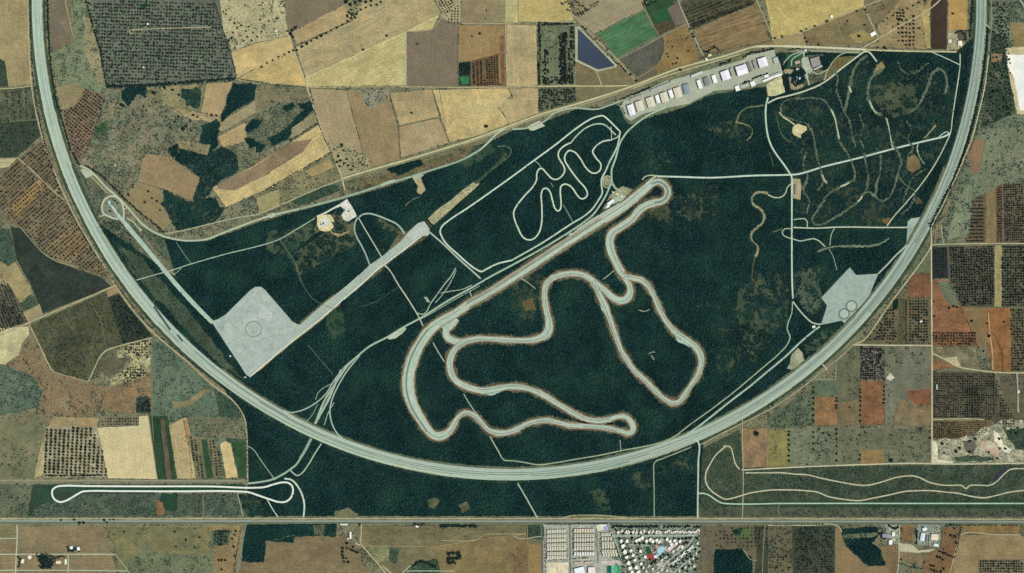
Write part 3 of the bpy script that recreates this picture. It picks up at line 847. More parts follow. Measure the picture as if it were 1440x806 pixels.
# the off-road ground in the east
F('woodland_floor', (44, 64, 54), "1086,150 1200,84 1300,90 1344,130 1330,196 1304,262 1240,318 1118,318 1116,250", rgb2=(64, 78, 62), forest=.84, edge=2, cover=.5)
F('clearing', (104, 98, 74), "1228,118 1284,114 1292,136 1284,158 1262,168 1240,160 1228,142", rgb2=(78, 84, 62), forest=.40, edge=2)
F('clearing', (78, 84, 64), "1150,90 1194,104 1194,160 1176,150 1150,130", rgb2=FLOOR, forest=.75, edge=2)
F('clearing', (84, 84, 62), "1172,236 1206,226 1250,250 1236,290 1190,300 1166,290", rgb2=FLOOR, forest=.7, edge=2)
F('clearing', (98, 84, 62), "1210,300 1236,288 1244,310 1216,314", rgb2=FLOOR2, forest=.4, edge=1.5)
F('bare_ground', (124, 104, 74), "1275,221 1286,217 1292,224 1296,236 1284,242 1275,238", edge=.8)
F('bare_ground', (120, 92, 62), "1240,308 1250,306 1254,314 1244,317", edge=1)
F('bare_ground', (132, 100, 70), "1284,280 1292,276 1298,284 1290,288", edge=1, rgb2=(80, 80, 60))
F('bare_ground', (146, 126, 86), "1232,90 1240,86 1246,96 1236,106 1228,102", edge=1)
F('clearing', (116, 112, 72), "1172,88 1188,80 1208,78 1158,114 1160,104", rgb2=(130, 108, 66), bush=.04, edge=.5)
F('bare_ground', (200, 186, 140), "1115,178 1122,174 1128,176 1134,178 1135,183 1128,188 1126,194 1116,190 1114,184", edge=.5)

# ------------------------------------------------------------------ water and its banks
F('bank', (176, 172, 136), "809,38 814,37 868,92 866,95 842,101 838,100 809,86", edge=.3)
water = plain_mat('reservoir_water', (50, 61, 76), rough=0.35, var=.16, scale=.012, spec=.5)
F('reservoir', (0, 0, 0), "812.3,41.5 814,41 864.3,91.8 863,93.2 842.5,97.8 838.5,97 812.3,84", edge=0, mat=water)

# ------------------------------------------------------------------ yards and aprons
GREEN_GREY = (164, 180, 160)
PAVE = (170, 184, 166)
F('clearing', (150, 138, 100), "870,149 876,141 910,126 948,109 1012,88 1080,69 1098,74 1102,98 1076,122 1000,134 954,154 906,168 886,176 878,168", rgb2=(110, 118, 92), mott=.12, edge=.6)
F('apron', (166, 178, 156), "872,150 878,142 912,128 946,112 988,101 1046,84 1052,78 1089,70 1096,86 1101,104 1080,114 1046,124 1004,128 968,146 940,151 905,160 887,170 880,166", rgb2=(178, 180, 158), mott=.08, big=60, edge=.3, road=True)
F('yard', (196, 184, 132), "1078,118 1098,106 1104,130 1090,135 1080,136", rgb2=(206, 198, 150), edge=.6, road=True, big=30)
F('lawn', (54, 92, 62), "1101,76 1130,76 1122,90 1118,96 1101,98 1099,84", edge=.5, bush=.25)
F('garden', (74, 84, 66), "1100,100 1122,92 1130,78 1160,76 1166,90 1158,112 1112,130 1104,122", rgb2=(126, 118, 94), bush=.85, edge=.6, big=30)
F('woodland_floor', FLOOR, "1094,74 1104,76 1109,88 1106,98 1099,98", forest=1, edge=.6)
F('woodland_floor', FLOOR, "1103,104 1109,104 1117,128 1109,131", forest=1, edge=.5)
F('woodland_floor', FLOOR, "1112,96 1130,95 1135,108 1127,122 1117,119 1111,108", forest=1, edge=.6)
F('woodland_floor', FLOOR, "1154,78 1164,78 1166,92 1160,100 1152,94", forest=.9, edge=.8)
F('bare_ground', (150, 130, 100), "1110,112 1116,108 1120,118 1130,118 1118,126", edge=.6)
F('clearing', (140, 112, 66), "1160,102 1166,92 1180,80 1206,78 1160,113", rgb2=(122, 106, 68), edge=.4)
F('bare_ground', (164, 146, 118), "1101,98 1110,97 1117,99 1112,104 1104,103", edge=.5)
F('bare_ground', (156, 138, 112), "1109,109 1113,108 1116,120 1128,117 1131,121 1117,127 1112,126", edge=.5)
F('apron', (178, 184, 162), "1127,82 1136,80 1143,98 1140,104 1134,103 1128,94", edge=.2, road=True)
F('apron', (178, 186, 164), "112,240 117,237 131,245 128,248 121,250.5", edge=.2, road=True)
F('apron', (182, 188, 162), "742,178 758,170 767,177 750,184 745,183", edge=.3, road=True)
F('dynamic_pad', (178, 190, 176), "297,452 306,449 318,442 336,424 351,409 359,403.5 367,403.5 373,408 392,430 411,452 419,456.5 424,455.5 432,458 411,480 352,530.5 347,528", rgb2=(164, 178, 168), mott=.09, fine=.09, big=60, edge=.1, road=True)
F('handling_pad', (168, 186, 168), "1155,418.5 1195,376 1204,387 1235,385 1224,412 1226.5,414 1188,455 1183.5,451 1157,456.5 1155,455.5 1163,430", rgb2=(158, 176, 164), mott=.09, big=45, edge=.1, road=True)
F('apron', (166, 184, 166), "1275,340 1276.5,312 1282,307 1294,305.5 1304,297 1310,300 1282,352 1275,352", edge=.3, road=True)
F('yard', (212, 204, 192), "488.5,279.5 502,304 489,312 484,309 480,302 485,296 479,290 470,294 455,302 446,306 445,304 460,297 476,288", edge=.4, road=True)
F('bare_ground', (206, 192, 142), "446,306 452,302 464,302 470,310 470,318 464,325 457,326 450,324 446,316", edge=.4, road=True)
F('yard', (220, 214, 200), "450,309 456,305 462,307 464,314 460,319 453,320 449,316", edge=.4)
F('clearing', (72, 78, 66), "466,312 480,309 488,318 484,326 472,326", rgb2=(96, 92, 72), forest=.3, edge=.8)
F('bare_ground', (148, 130, 94), "464,322 468,327 480,329 492,324 490,329 476,334 465,328", edge=.5)
F('clearing', (120, 104, 76), "566,323 572,326 600,312 606,318 600,334 560,360 520,395 500,410 488,410 540,360", forest=.0, bush=.15, edge=1.0)
F('bare_ground', (176, 160, 124), "1113.5,251 1125,252 1127,262 1125.5,280.5 1115.5,279", edge=.4, road=True)
F('bare_ground', (168, 156, 116), "580,250 592,246 594,256 598,268 592,274 586,270 588,262", edge=.7, road=True)
F('apron', (176, 188, 166), "578,247 592,242 596,247 584,252", edge=.4, road=True)
F('bare_ground', (168, 160, 122), "876,262 900,270 893,284 872,292 850,300 848,294 858,274", rgb2=(140, 138, 106), edge=.6, road=True)
F('apron', (168, 184, 160), "850,292 861,280 872,272 880,276 890,278 868,296 852,304", edge=.3, road=True)

# ------------------------------------------------------------------ the ring: four lanes of pale asphalt in one great circle
def ring_line(R, a0=-180.0, a1=180.0, n=420):
    return [(716 + R * math.cos(math.radians(a0 + (a1 - a0) * k / n)), 4 + R * math.sin(math.radians(a0 + (a1 - a0) * k / n))) for k in range(n)]
def ringroad(name, rgb, off, w, **k):
    ribbon(name, rgb, [(x, y, w) for x, y in ring_line(664 + off)], w, closed=True, smooth=False, clear=k.pop('clear', .4), **k)
def ring_arc(name, rgb, off, w, a0, a1, **k):
    ribbon(name, rgb, [(x, y, w) for x, y in ring_line(664 + off, a0, a1, max(12, int(abs(a1 - a0) * 1.4)))], w, smooth=False, **k)
ring_arc('verge', (58, 74, 58), 0, 23, -40, 220, edge=.5, rgb2=(76, 88, 68), clear=-3)
ring_arc('verge', (128, 124, 98), -8.5, 6, 128, 20, edge=.9, rgb2=(92, 98, 76), clear=.2)
ringroad('ring_road', (156, 172, 157), 0, 14.2, mott=.05, rgb2=(166, 182, 164))
ring_arc('ring_road', (175, 189, 168), 0, 14.3, 188, 58, mott=.05, rgb2=(168, 188, 172), cover=.5)
ring_arc('ring_road', (168, 186, 170), -6, 5, 150, 24, mott=.05)
ring_arc('ring_road', (182, 198, 174), 4.5, 6, 118, 40, mott=.05)
for off, c, w in ((-3.2, (122, 140, 128), 1.0), (.8, (138, 154, 141), .8), (3.4, (140, 154, 140), .7), (6.6, (182, 194, 172), .8), (-6.6, (178, 190, 170), .7)):
    ringroad('lane_line', c, off, w, clears=False, clear=0)
ring_arc('lane_line', (118, 136, 124), -4.6, .9, 132, 96, clears=False)
ring_arc('lane_line', (104, 120, 108), -2.2, .9, 122, 112, clears=False)

# resurfaced lengths, tyre-dark lanes and dusty edges on the ring
_rg = random.Random(19)
for k in range(70):
    a0 = _rg.uniform(-30, 210); ln = _rg.choice([4, 7, 12, 22, 38]) * _rg.uniform(.7, 1.3)
    t = _rg.choice([-30, -22, -14, 10, 15])
    base = (168, 184, 165) if a0 > 50 else (154, 170, 156)
    ring_arc('asphalt_patch', tuple(v + t + _rg.randint(-3, 3) for v in base), _rg.uniform(-6.2, 6.2), _rg.uniform(.5, 1.9), a0, a0 + ln, clears=False, edge=.06)
for k in range(26):
    a0 = _rg.uniform(-30, 200)
    ring_arc('dusty_edge', _rg.choice([(176, 170, 140), (150, 146, 118), (188, 192, 168)]), _rg.choice([-7.4, 7.2]), _rg.uniform(.8, 1.6), a0, a0 + _rg.uniform(4, 16), clears=False, edge=.35)

# the service track outside the ring
SERV = "38,-60 39,0 40.5,60 43,108 49,150 57,185 67,217 85,262 109,312 132,351 156,391 165,405 187,437 220,472 265,510 295,538 327,563 339,578 345,592 347,610 348,640 348,673"
ribbon('dirt_track', (168, 148, 116), SERV, 1.7, edge=.15, rgb2=(186, 170, 130))
ribbon('dirt_track', (176, 164, 122), "0,125 20,124 46,121", 1.4, edge=.15)
ribbon('dirt_track', (178, 168, 128), "25,222 40,235 56,250 76,270 90,281", 1.2, edge=.1, smooth=False)
ribbon('dirt_track', (182, 172, 130), "76,270 85,262", 1.2)
ribbon('dirt_track', (150, 142, 112), "28,319 44,338 62,357 78,367 104,375", 1.1, edge=.1)
ribbon('dirt_track', (188, 174, 130), "0,472 18,464 40,454 100,428 140,411 163,401", 1.9, edge=.2, rgb2=(170, 156, 118))
ribbon('dirt_track', (186, 170, 126), "41,456 50,474 59,493 66,508 75,523", 1.3, edge=.15)
ribbon('dirt_track', (168, 152, 116), "75,523 95,529 124,537", 1, edge=.15)
ribbon('dirt_track', (182, 170, 124), "124,537 132,520 140,503 148,494 160,489 185,482 213,475", 1.5, edge=.15)
ribbon('dirt_track', (120, 118, 92), "213,476 215,520 214,590 216,620", 1, edge=.1)
ribbon('dirt_track', (120, 110, 86), "124,420 142,450 148,485", .8, smooth=False, clears=False)
ribbon('dirt_track', (120, 110, 86), "90,444 108,470 112,482", .8, smooth=False, clears=False)
ribbon('dirt_track', (150, 136, 104), "48,673 58,640 62,622", 1, edge=.1)
ribbon('farm_road', (142, 134, 110), "-60,676.5 0,676.5 150,676.5 300,677 349,677", 3.4, edge=.2, rgb2=(124, 120, 98))
ribbon('farm_road', (168, 158, 128), "-60,675.4 0,675.4 150,675.4 300,676 349,676", .8, clears=False)

# north: farm tracks
ribbon('dirt_track', (196, 180, 136), "383,-40 387,0 410,62 431,121 446,165 461,203 481,251 485,268", 1.8, edge=.15)
ribbon('dirt_track', (170, 156, 112), "90,-40 92,0 98,30 105,58", 1, edge=.2)
ribbon('dirt_track', (190, 176, 124), "333,112 360,116 405,119 432,122.5 500,122 560,122 640,123 712,123 757,122", 1.4, edge=.25, rgb2=(160, 148, 108))
ribbon('dirt_track', (200, 184, 128), "757,121.5 812,121 860,121 893,120", 1.6)
ribbon('dirt_track', (196, 184, 140), "571,44 571,90 571,121", 1.2, edge=.1)
ribbon('dirt_track', (190, 172, 126), "571,44 590,44 607,41 622,24", .8)
ribbon('dirt_track', (186, 170, 126), "185,42 220,40.5 262,39 296,38", .9, edge=.2)
ribbon('dirt_track', (176, 164, 124), "780,-30 784,0 812,27 840,57 868,84 896,116", 1.5, edge=.15)
ribbon('dirt_track', (184, 172, 134), "838,100 842,109 846,120", 1.4)
ribbon('dirt_track', (176, 166, 132), "953,-20 954,0 966,30 989,78", 1.5, edge=.1)
ribbon('dirt_track', (186, 172, 128), "757,30 780,30.5 810,31", 1, edge=.2)
ribbon('dirt_track', (190, 176, 130), "711,-20 711,33 713,123", 1.1, edge=.2)
ribbon('dirt_track', (186, 168, 124), "649,33 685,33 712,33 728,32", 1, edge=.2)
ribbon('dirt_track', (150, 138, 108), "906,12 916,30 926,50", 1, edge=.1)
ribbon('dirt_track', (158, 144, 112), "870,83 900,68 932,51 965,34", 1, edge=.1)
ribbon('dirt_track', (150, 136, 106), "896,110 912,101 925,93", .8)
ribbon('dirt_track', (190, 170, 118), "1064,0 1076,28 1088,55", 1, edge=.15)
ribbon('dirt_track', (190, 174, 126), "1086,55 1130,44 1170,28 1215,9 1240,0 1290,-10", 1.2, edge=.15)
ribbon('dirt_track', (190, 176, 138), "1207,-20 1215,9 1225,32 1235,53", 1.2, edge=.15)
ribbon('dirt_track', (194, 182, 144), "1345,-30 1318,4 1296,20 1270,34 1240,52 1214,67", 1.6, edge=.15)
ribbon('dirt_track', (160, 144, 104), "1176,28 1186,58", .8)
ribbon('dirt_track', (160, 144, 104), "1127,45 1137,63", .8)
ribbon('dirt_track', (150, 134, 100), "618,127 630,200", .8)
ribbon('dirt_track', (140, 126, 96), "488,127 498,168 509,212", .7)

# the service road along the north side of the wood and everything that leaves it
ribbon('verge', (150, 138, 100), "482,252 520,240 570,226 610,214 652,201 720,177 760,162 812,147 890,122 952,98 1015,81 1064,66", 7, edge=.5, rgb2=(120, 120, 90))
ribbon('service_road', (204, 190, 146), "482,251 520,239.5 570,225.5 610,213.5 652,200.5 720,176 760,161 812,146 890,121 952,97 1015,80 1064,65.5 1090,65 1130,66 1180,68 1240,71 1300,72.5 1345,73", 2.0, edge=.12)
ribbon('service_road', (178, 170, 132), "652,203 720,179 760,164 812,149.5 870,131", 1.0, edge=.1)
ribbon('service_road', (198, 184, 140), "890,124.5 930,109 990,91 1040,76.5", 1.1, edge=.1)
ribbon('service_road', (214, 204, 172), "1064,65.5 1090,65 1130,66 1170,67.5 1218,70", 2.8, edge=.12)
ribbon('verge', (150, 152, 124), "1120,71 1160,72 1210,74", 3, edge=.3)
ribbon('dirt_track', (178, 172, 136), "232,329 262,323 300,314 340,305 360,302 384,293 420,277 450,264 482,252", 1.3, edge=.1)
ribbon('perimeter_road', (178, 186, 158), "112,233 120,236 135,248 148,262 165,277 178,290 190,304 200,315 214,325 232,333 256,338 272,338.5 288,337 320,325 360,310 382,303 420,294 485,277 545,258 583,247 614,237 647,226 673,212 687,200 700,187 710,181", 2.5, edge=.08)
ribbon('perimeter_road', (150, 172, 152), "420,294 485,277 545,258 583,247 614,237 647,226 673,212", 2.3, clears=False)
ribbon('perimeter_road', (176, 186, 158), "536,261 545,257 556,254", 4.2)
F('apron', (182, 192, 166), "376,302 386,299 388,304 380,307", edge=.3, road=True)
ribbon('perimeter_road', (170, 182, 156), "720,182 742,180 765,171 777,161 790,155 812,152 826,153.5 840,153.5 855,149 870,143 900,131 940,114", 2.1)
ribbon('dirt_track', (172, 164, 124), "115,236 128,245 142,259 152,270", 1.0, offset=2.6)
ribbon('dirt_track', (166, 178, 158), "192,394 220,386 242,380 270,371 315,358 360,347 392,337 418,322 443,307", 1.4, edge=.1)
ribbon('dirt_track', (150, 164, 146), "240,380 244,386 250,382 256,376", 1.0)
ribbon('dirt_track', (130, 146, 130), "248,341 258,356 269,371", .8)

# the teardrop loop and its road to the dynamic pad
F('scrubland', (96, 108, 86), "143,290 148,281 156,276.5 164,278 170,284 173,295 173,306 166,308 152,304 145,298", rgb2=(130, 130, 106), edge=.3, bush=.12)
ribbon('loop_road', (196, 192, 168), "174,308 174,296 170.5,284 163.5,277 155.5,276 147.5,280.5 143.5,290 145.5,300 153,304.5 166,308.5", 2.2)
ribbon('connecting_road', (168, 190, 172), "166,303 176,314 200,342 224,371 250,402 274,428 299,454", 5.2)
ribbon('connecting_road', (184, 202, 184), "176,316 200,344 224,373 250,404 274,430 297,453", 1.2, clears=False, offset=1.5)
ribbon('strip', (206, 212, 200), "157,289 163,297 169,305", 1.5)
ribbon('strip', (196, 204, 192), "154.5,287 160,296 166,305", .9)
F('bare_ground', (150, 186, 186), "151.5,282 156,282 157,289 153,289", edge=.3)
ribbon('dirt_track', (176, 182, 158), "178,307 187,312 193,319 197,323", 1.4)
F('yard', (186, 182, 158), "195,321 199,321.5 199.5,325 196,326", edge=.2)
ribbon('dirt_track', (190, 186, 160), "173,296 178,292", 1.2)
ribbon('dirt_track', (190, 186, 160), "148,301 143,304 140,304", 1.8)
ribbon('strip', (160, 172, 156), "125.5,266 129.5,276", 1.2)

# dynamic pad marks and the straight
def circle(cx, cy, r, n=40): return [(cx + r * math.cos(2 * math.pi * k / n), cy + r * math.sin(2 * math.pi * k / n)) for k in range(n)]
def ring_mark(cx, cy, r, rgb, w): ribbon('painted_circle', rgb, [(x, y, w) for x, y in circle(cx, cy, r)], w, closed=True, clears=False)
F('worn_patch', (150, 170, 156), "306,459 314,457 318,463 312,466", edge=.8, mott=.04, road=True)
for p_, r_ in (("303,461 322,449 340,432 352,418", 1.6), ("316,486 344,472 372,462 398,462", 1.2), ("330,505 352,486 378,474 404,470", 1.0), ("322,450 340,470 352,492 356,516", .9), ("362,410 372,428 388,446 404,460", 1.3), ("338,436 362,440 384,450", 1.0)):
    ribbon('tyre_mark', (160, 174, 162), p_, r_, clears=False, edge=.2, mott=.1)
F('worn_patch', (186, 190, 184), "366,428 384,440 380,452 364,446", edge=1.4, mott=.05, road=True)
F('worn_patch', (168, 184, 170), "330,470 344,464 346,480 334,488", edge=1.4, mott=.05, road=True)
ring_mark(356.5, 463, 11, (128, 144, 130), 1.3)
F('straight', (172, 186, 168), "411,452 419,456.5 424,455.5 442.7,438.7 454.6,428.8 490.3,400 520,373 539,359.5 564.6,338 575.5,325 587.5,314 596.4,311 604,322 603,331 593.4,332 544,369.5 530,380 507,401 463.5,437.7 443.7,454.6 411,480", rgb2=(164, 178, 164), mott=.07, edge=.1, road=True, stripe=(-39, 1.6, .10))
ribbon('straight_edge', (222, 220, 200), "351.5,530.2 411,480 443.7,454.6 463.5,437.7 507,401 530,380 544,369.5 570,350 593,332", 1.5, offset=0, clear=.6)
ribbon('straight_edge', (200, 200, 178), "424,455.5 442.7,438.7 454.6,428.8 490.3,400 505,387", .8, clears=False)
ribbon('bare_ground', (178, 160, 120), "364,521.5 412,481 444.8,455.8 464.6,439 478,428", 1.1, edge=.4, rgb2=(150, 120, 84))
ribbon('bare_ground', (168, 146, 108), "423,453.5 441.7,437 453.6,427.2 470,414", 1.2, edge=.5, rgb2=(110, 104, 78))
F('apron', (182, 192, 178), "571,331 587.5,314 596.4,311 604,322 603,331 593.4,332 583,340", edge=.1, mott=.05, road=True)
F('worn_patch', (196, 192, 186), "583,324 592,317 598,321 588,330", edge=.6, mott=.04, road=True)
F('bare_ground', (30, 38, 36), "597,310.5 600,308 610,318.5 607,322.5 605,321", edge=.15, road=True)
ribbon('strip', (120, 122, 110), "599.5,310.5 607.5,319.5", .7, clears=False)
F('bare_ground', (150, 142, 104), "601,307.5 630,284 650,268 664,257 671,254 674,259 660,272 640,290 611,316 609,316", rgb2=(182, 170, 128), mott=.22, fine=.2, big=20, edge=.6, road=True)
ribbon('bare_ground', (92, 98, 74), "668,258 690,240 703,228 712,216", 4, edge=1, rgb2=FLOOR2)
ribbon('dirt_track', (110, 122, 98), "700,206 712,206 719,211 716,220 708,226", 1.2, edge=.2)
ribbon('connecting_road', (162, 184, 164), "505,305 511,301.5 519,300.5 530,303 545,309 556,314 563,320 569,329", 2.2)
ribbon('connecting_road', (158, 176, 158), "503,306 499.5,313 498.5,322 501,332 507,343 514,357 520,373", 2.1)
ribbon('connecting_road', (184, 194, 170), "504,306 512,320 524,340 537,362", 1.5)
ribbon('connecting_road', (186, 192, 172), "540,372 548,380 560,400 574,421 588,444 592,452 596,461", 1.7)
ribbon('connecting_road', (172, 190, 170), "601,324 622,342 645,364 664,381 676,392", 2.2)
ribbon('dirt_track', (92, 108, 92), "420,390 440,420 472,436", .7)
ribbon('dirt_track', (110, 124, 108), "433,485 450,505 468,526", .6)
ribbon('dirt_track', (96, 116, 98), "394,338 415,370 424,396", .8)
ribbon('dirt_track', (84, 98, 78), "560,404 530,424 508,432", .6)
ribbon('bare_ground', (128, 122, 94), "570,290 576,284 584,279 592,277", .9, edge=.4)

# ------------------------------------------------------------------ circuits
W_ROAD = (204, 214, 194)
# outer loop road of the wet/kart circuit
ribbon('circuit_road', W_ROAD, "720,366 700,371 685,378 677,382 670,379 660,372 643,357 627,342 620,330 619,325 622,318 630,311 660,291 690,270 720,248.5 752,225 782,203 810,181 830,168 842,163.5 848,163 856,169 866,179 873,186", 2.1)
ribbon('circuit_road', (192, 206, 182), "872,186 869,203 862,219 858,226 852,240 846,252 846,262 847,271 842,281 832,295 820,305 805,314 762,342 720,366", 2.1)
ribbon('circuit_road', (170, 188, 164), "937,151 912,162 890,178 880,188 871,204 866,222 860,240 860,252 856,266 851,277 843,290 834,302 822,312 806,323 762,350 720,373 690,389 667,402.5 630,423 592,447 566,461 545,474 520,487 505,499 490,513 474,536 456,564 443,596", 2.4)
ribbon('circuit_road', (160, 178, 156), "675,402 640,421 606,441 590,450", 1.0)
ribbon('circuit_road', (180, 196, 172), "802,202 812,190 824,180 838,174.5 850,175.5 860,184 866,190", 1.8)
KART = "858,197 848,199 838,206 833.5,213 838,222 845,231 844,239 838,243.5 832,243 824,236 816,223 808,214 800,212 795,218 794,224 799,234 812,252 825,268 826,274 822,279 817,279.5 812,275 806,266 801,261 794,259 789,262 788,270 789,286 788,294 785,297 781,294 777,282 773,269 769,265 764,266 761.5,272 762,290 762,310 759,325 754,333 748,337 741,337 735,333 729,322 723,306 722.5,298 727,289 738,275 750,262 754.5,253 755,244 758,238 762,237 768,243 776,251 782,252.5 789,249 794,241 793,234 788,226 785,219 786.5,212 794,205 802,201"
ribbon('kart_circuit', (206, 214, 192), KART, 2.0)
ribbon('kart_circuit', (186, 198, 174), "857,198 868,193 873,187", 1.5)
ribbon('kart_circuit', (180, 192, 168), "859,178 860,188 860,196", 1.2)
ribbon('dirt_track', (160, 174, 152), "752,226 758,231 761,236", 1.0)
ribbon('dirt_track', (140, 156, 140), "774,256 778,263", .8)
ribbon('dirt_track', (150, 166, 148), "792,288 799,300 806,313", .9)
F('roundabout', (150, 142, 116), "849,251 853,248.5 857,250 859,254 858,259 854,262 850,260 848,256", edge=.2, road=True)
ribbon('circuit_road', (178, 190, 160), "848,256 849,250 854,247.5 859,250 861,256 858,262 853,264 849,261", 1.4, closed=True)
ribbon('circuit_road', (162, 176, 150), "860,256 866,265 874,270", 3.2, edge=.2)

# handling circuit: earth shoulder, paved run-off, asphalt, racing line
MAIN = ("640,441,9 660,427.5,9 690,411,9 720,392,9.5 760,366,9.5 800,340,10 850,308,10.5 880,288,10 904,268,9 916,258.5,7.5 926,255.5,6.5 934,259.5,6.5 939,267,7 938,276,7 932,282.5,7.5 920,285.5,8 908,289.5,8 899,296,8 888,309,8 872,320,8 861,328,8.5 857.5,338,8.5 859,351,8 866,368,8 873,381,8 884,399,6 886.5,409,6.5 884,417,8 879,422,8 870,422.5,7.5 861,418,7 850,408.5,6 838,398,6 826,389.5,6 814,385.5,6 802,384.5,6 788,387,6 776,392,6 768.5,400,6 766,412,6 767,428,6 770,443,6.5 772.5,456,8 770,467,8.5 762,474,7.5 750,478,6 735,479,5.5 710,478,5.5 685,476.5,5.5 667,477,5.5 654,481,6 643,488,6 635.5,499,6.5 632.5,511,7 634,523,7 640,534,6.5 652,542,6.5 666,547,6.5 680,549,6.5 696,547,6 712,544,6 728,544,6 744,547,5.5 760,553.5,5.5 785,568,5.5 812,584,5.5 826,590,5.5 842,592,5.5 856,590,5 868,586,5 877,585.5,5 884,589,5.5 889,596,6 890.5,603,6 887,608.5,5.5 881,609,5 872,606,4.5 855,602,4.5 835,600,5 800,598,5 784,594,5 768,591,5 752,593,5 738,598,5 722,606,5.5 710,609,6 698,608.5,6 686,604,5 676,593,4.5 666,583.5,4.5 658,580.5,4.5 650,582,4.5 643,589,5 638,598,6 632,607,7.5 622,613,9 612,613,9 603,606,9 592,590,10 580.5,570,12 574.5,548,13.5 575,526,13.5 580,506,13 590,485,12 604,465,11 620,452,9.5")
BRANCH = "872,384,5 880,389,5.5 890,391,6 902,394,5.5 911,402,5 920,417,5 926,432,5 935,449,5 950,467,5.5 966,478,6 978,488,6.5 985.5,501,7 986,514,6 980,530,5 972,542,5 961,558,5.5 955,565,5.5 947,567,5.5 937,563,5 922,550,5 905,533,5 890,519,5 881,505,5 872,489,5 864,467,5 857,447,5.5 851,431,6.5 845,419,6.5 840,408,5 833,396,5"
POCKET = "641,447,9 633,457,9 627,466,7 629,474,6.5 637,479,6 648,481,6 660,478,5"
def widen(s, dw):
    # earth works are nowhere the same width twice
    return [tuple(float(v) + (dw * (.72 + .62 * abs(math.sin(k * 1.37 + dw))) if i == 2 else 0) for i, v in enumerate(t.split(','))) for k, t in enumerate(s.split())]
for s, cl in ((MAIN, True), (BRANCH, False), (POCKET, False)):
    ribbon('track_verge', (108, 94, 72), widen(s, 9.0), 10, closed=cl, edge=1.3, rgb2=(70, 78, 60), clear=-1.2, mott=.22, fine=.2, big=40, cover=.5)
for s, cl in ((MAIN, True), (BRANCH, False), (POCKET, False)):
    ribbon('track_shoulder', (162, 154, 126), widen(s, 3.2), 7, closed=cl, edge=.4, rgb2=(196, 184, 160), clear=.2)
for s, cl in ((MAIN, True), (BRANCH, False), (POCKET, False)):
    ribbon('handling_track', (172, 194, 170), widen(s, 0), 5, closed=cl, rgb2=(184, 200, 180), mott=.06)
for s in ("767,444 773,450 777.5,458 778,465 774,474 766,479 752,481 760,474 768,464", "842.5,424 846,436 851,442 856,448 855,436 850,426", "942,464 950,474 953,481 962,484 972,489 972,483 958,474", "862,421 869,426 876,427.5 883,425 888,418 889,408 885,410 878,421",
          "668,550 680,554 691,556.5 700,553 710,547 694,549", "602,608 611,617.5 618,620 626,616 634,606 622,612 612,612", "984,489 989,498 990.5,508 988,518 985,512 985.5,500", "854,330 851.5,342 854,354 859,366 862,364 858,350 857.5,338"):
    F('run_off', (178, 198, 176), s, edge=.15, mott=.06, road=True)
F('apron', (168, 186, 162), "640,446 634,456 629,464 622,462 616,456 630,446", edge=.2, road=True)
for s, cl in ((MAIN, True), (BRANCH, False)):
    q = widen(s, 0)
    ribbon('racing_line', (122, 136, 122), q, 1.25, closed=cl, clears=False, mott=.16, big=40, sidek=-.30, rgb2=(146, 158, 140))
    ribbon('run_off', (194, 202, 184), q, .9, closed=cl, clears=False, sidek=.62, edge=.15, rgb2=(176, 188, 170))
    ribbon('track_edge', (206, 204, 188), q, .55, closed=cl, clears=False, sidek=-.98, edge=.1, rgb2=(176, 158, 140))
    ribbon('earth_edge', (146, 112, 90), q, .9, closed=cl, clears=False, sidek=-1.38, edge=.3, rgb2=(120, 104, 80))
    ribbon('earth_edge', (150, 122, 100), q, .8, closed=cl, clears=False, sidek=1.42, edge=.35, rgb2=(116, 106, 82))
_rg = random.Random(5)
_q = catmull(widen(MAIN, 0), True)
for k in range(34):
    s0 = _rg.randrange(len(_q)); ln = _rg.randint(8, 40)
    seg = [_q[(s0 + t) % len(_q)] for t in range(0, ln, 2)]
    if len(seg) < 4: continue
    t = _rg.choice([-20, -14, 10, 14])
    ribbon('asphalt_patch', tuple(v + t for v in (172, 190, 168)), seg, _rg.uniform(.5, 1.3), smooth=True, clears=False, sidek=_rg.uniform(-.6, .7), edge=.08)
ribbon('racing_line', (124, 144, 140), [(p[0], p[1], 2.2) for p in widen(MAIN, 0)[9:16]], 2.2, clears=False, offset=.8)
ribbon('racing_line', (116, 138, 122), [(p[0], p[1], 1.6) for p in widen(MAIN, 0)[-9:-1]], 1.6, clears=False, offset=-3.2)
ribbon('track_edge', (196, 190, 160), "640,436 720,387 800,335 850,303", 1.0, clears=False)
ribbon('track_edge', (150, 118, 86), "660,434 720,398 800,347 848,317 876,300", 1.2, edge=.3, clears=False)
ribbon('worn_lane', (158, 156, 134), "656,426 688.5,408.5 718.5,389.6 758.5,363.5 798.5,337.5 846,307.5", 3.6, clears=False, edge=.2, rgb2=(142, 144, 124), mott=.12, big=30)
ribbon('track_edge', (206, 206, 184), "648,434 690,411.3 720,392.3 760,366.3 800,340.3 850,308.4 882,287.4", .9, clears=False)
ribbon('earth_edge', (150, 138, 108), "660,433 692,415.6 722,397 762,371 802,345 852,313", 2.0, clears=False, edge=.5, rgb2=(110, 106, 80))
ribbon('pit_lane', (176, 190, 166), "800,331 830,311 850,299 872,286", 2.4, clears=False)
ribbon('track_edge', (212, 210, 188), "908,259 916,252 924,247", 1.6)

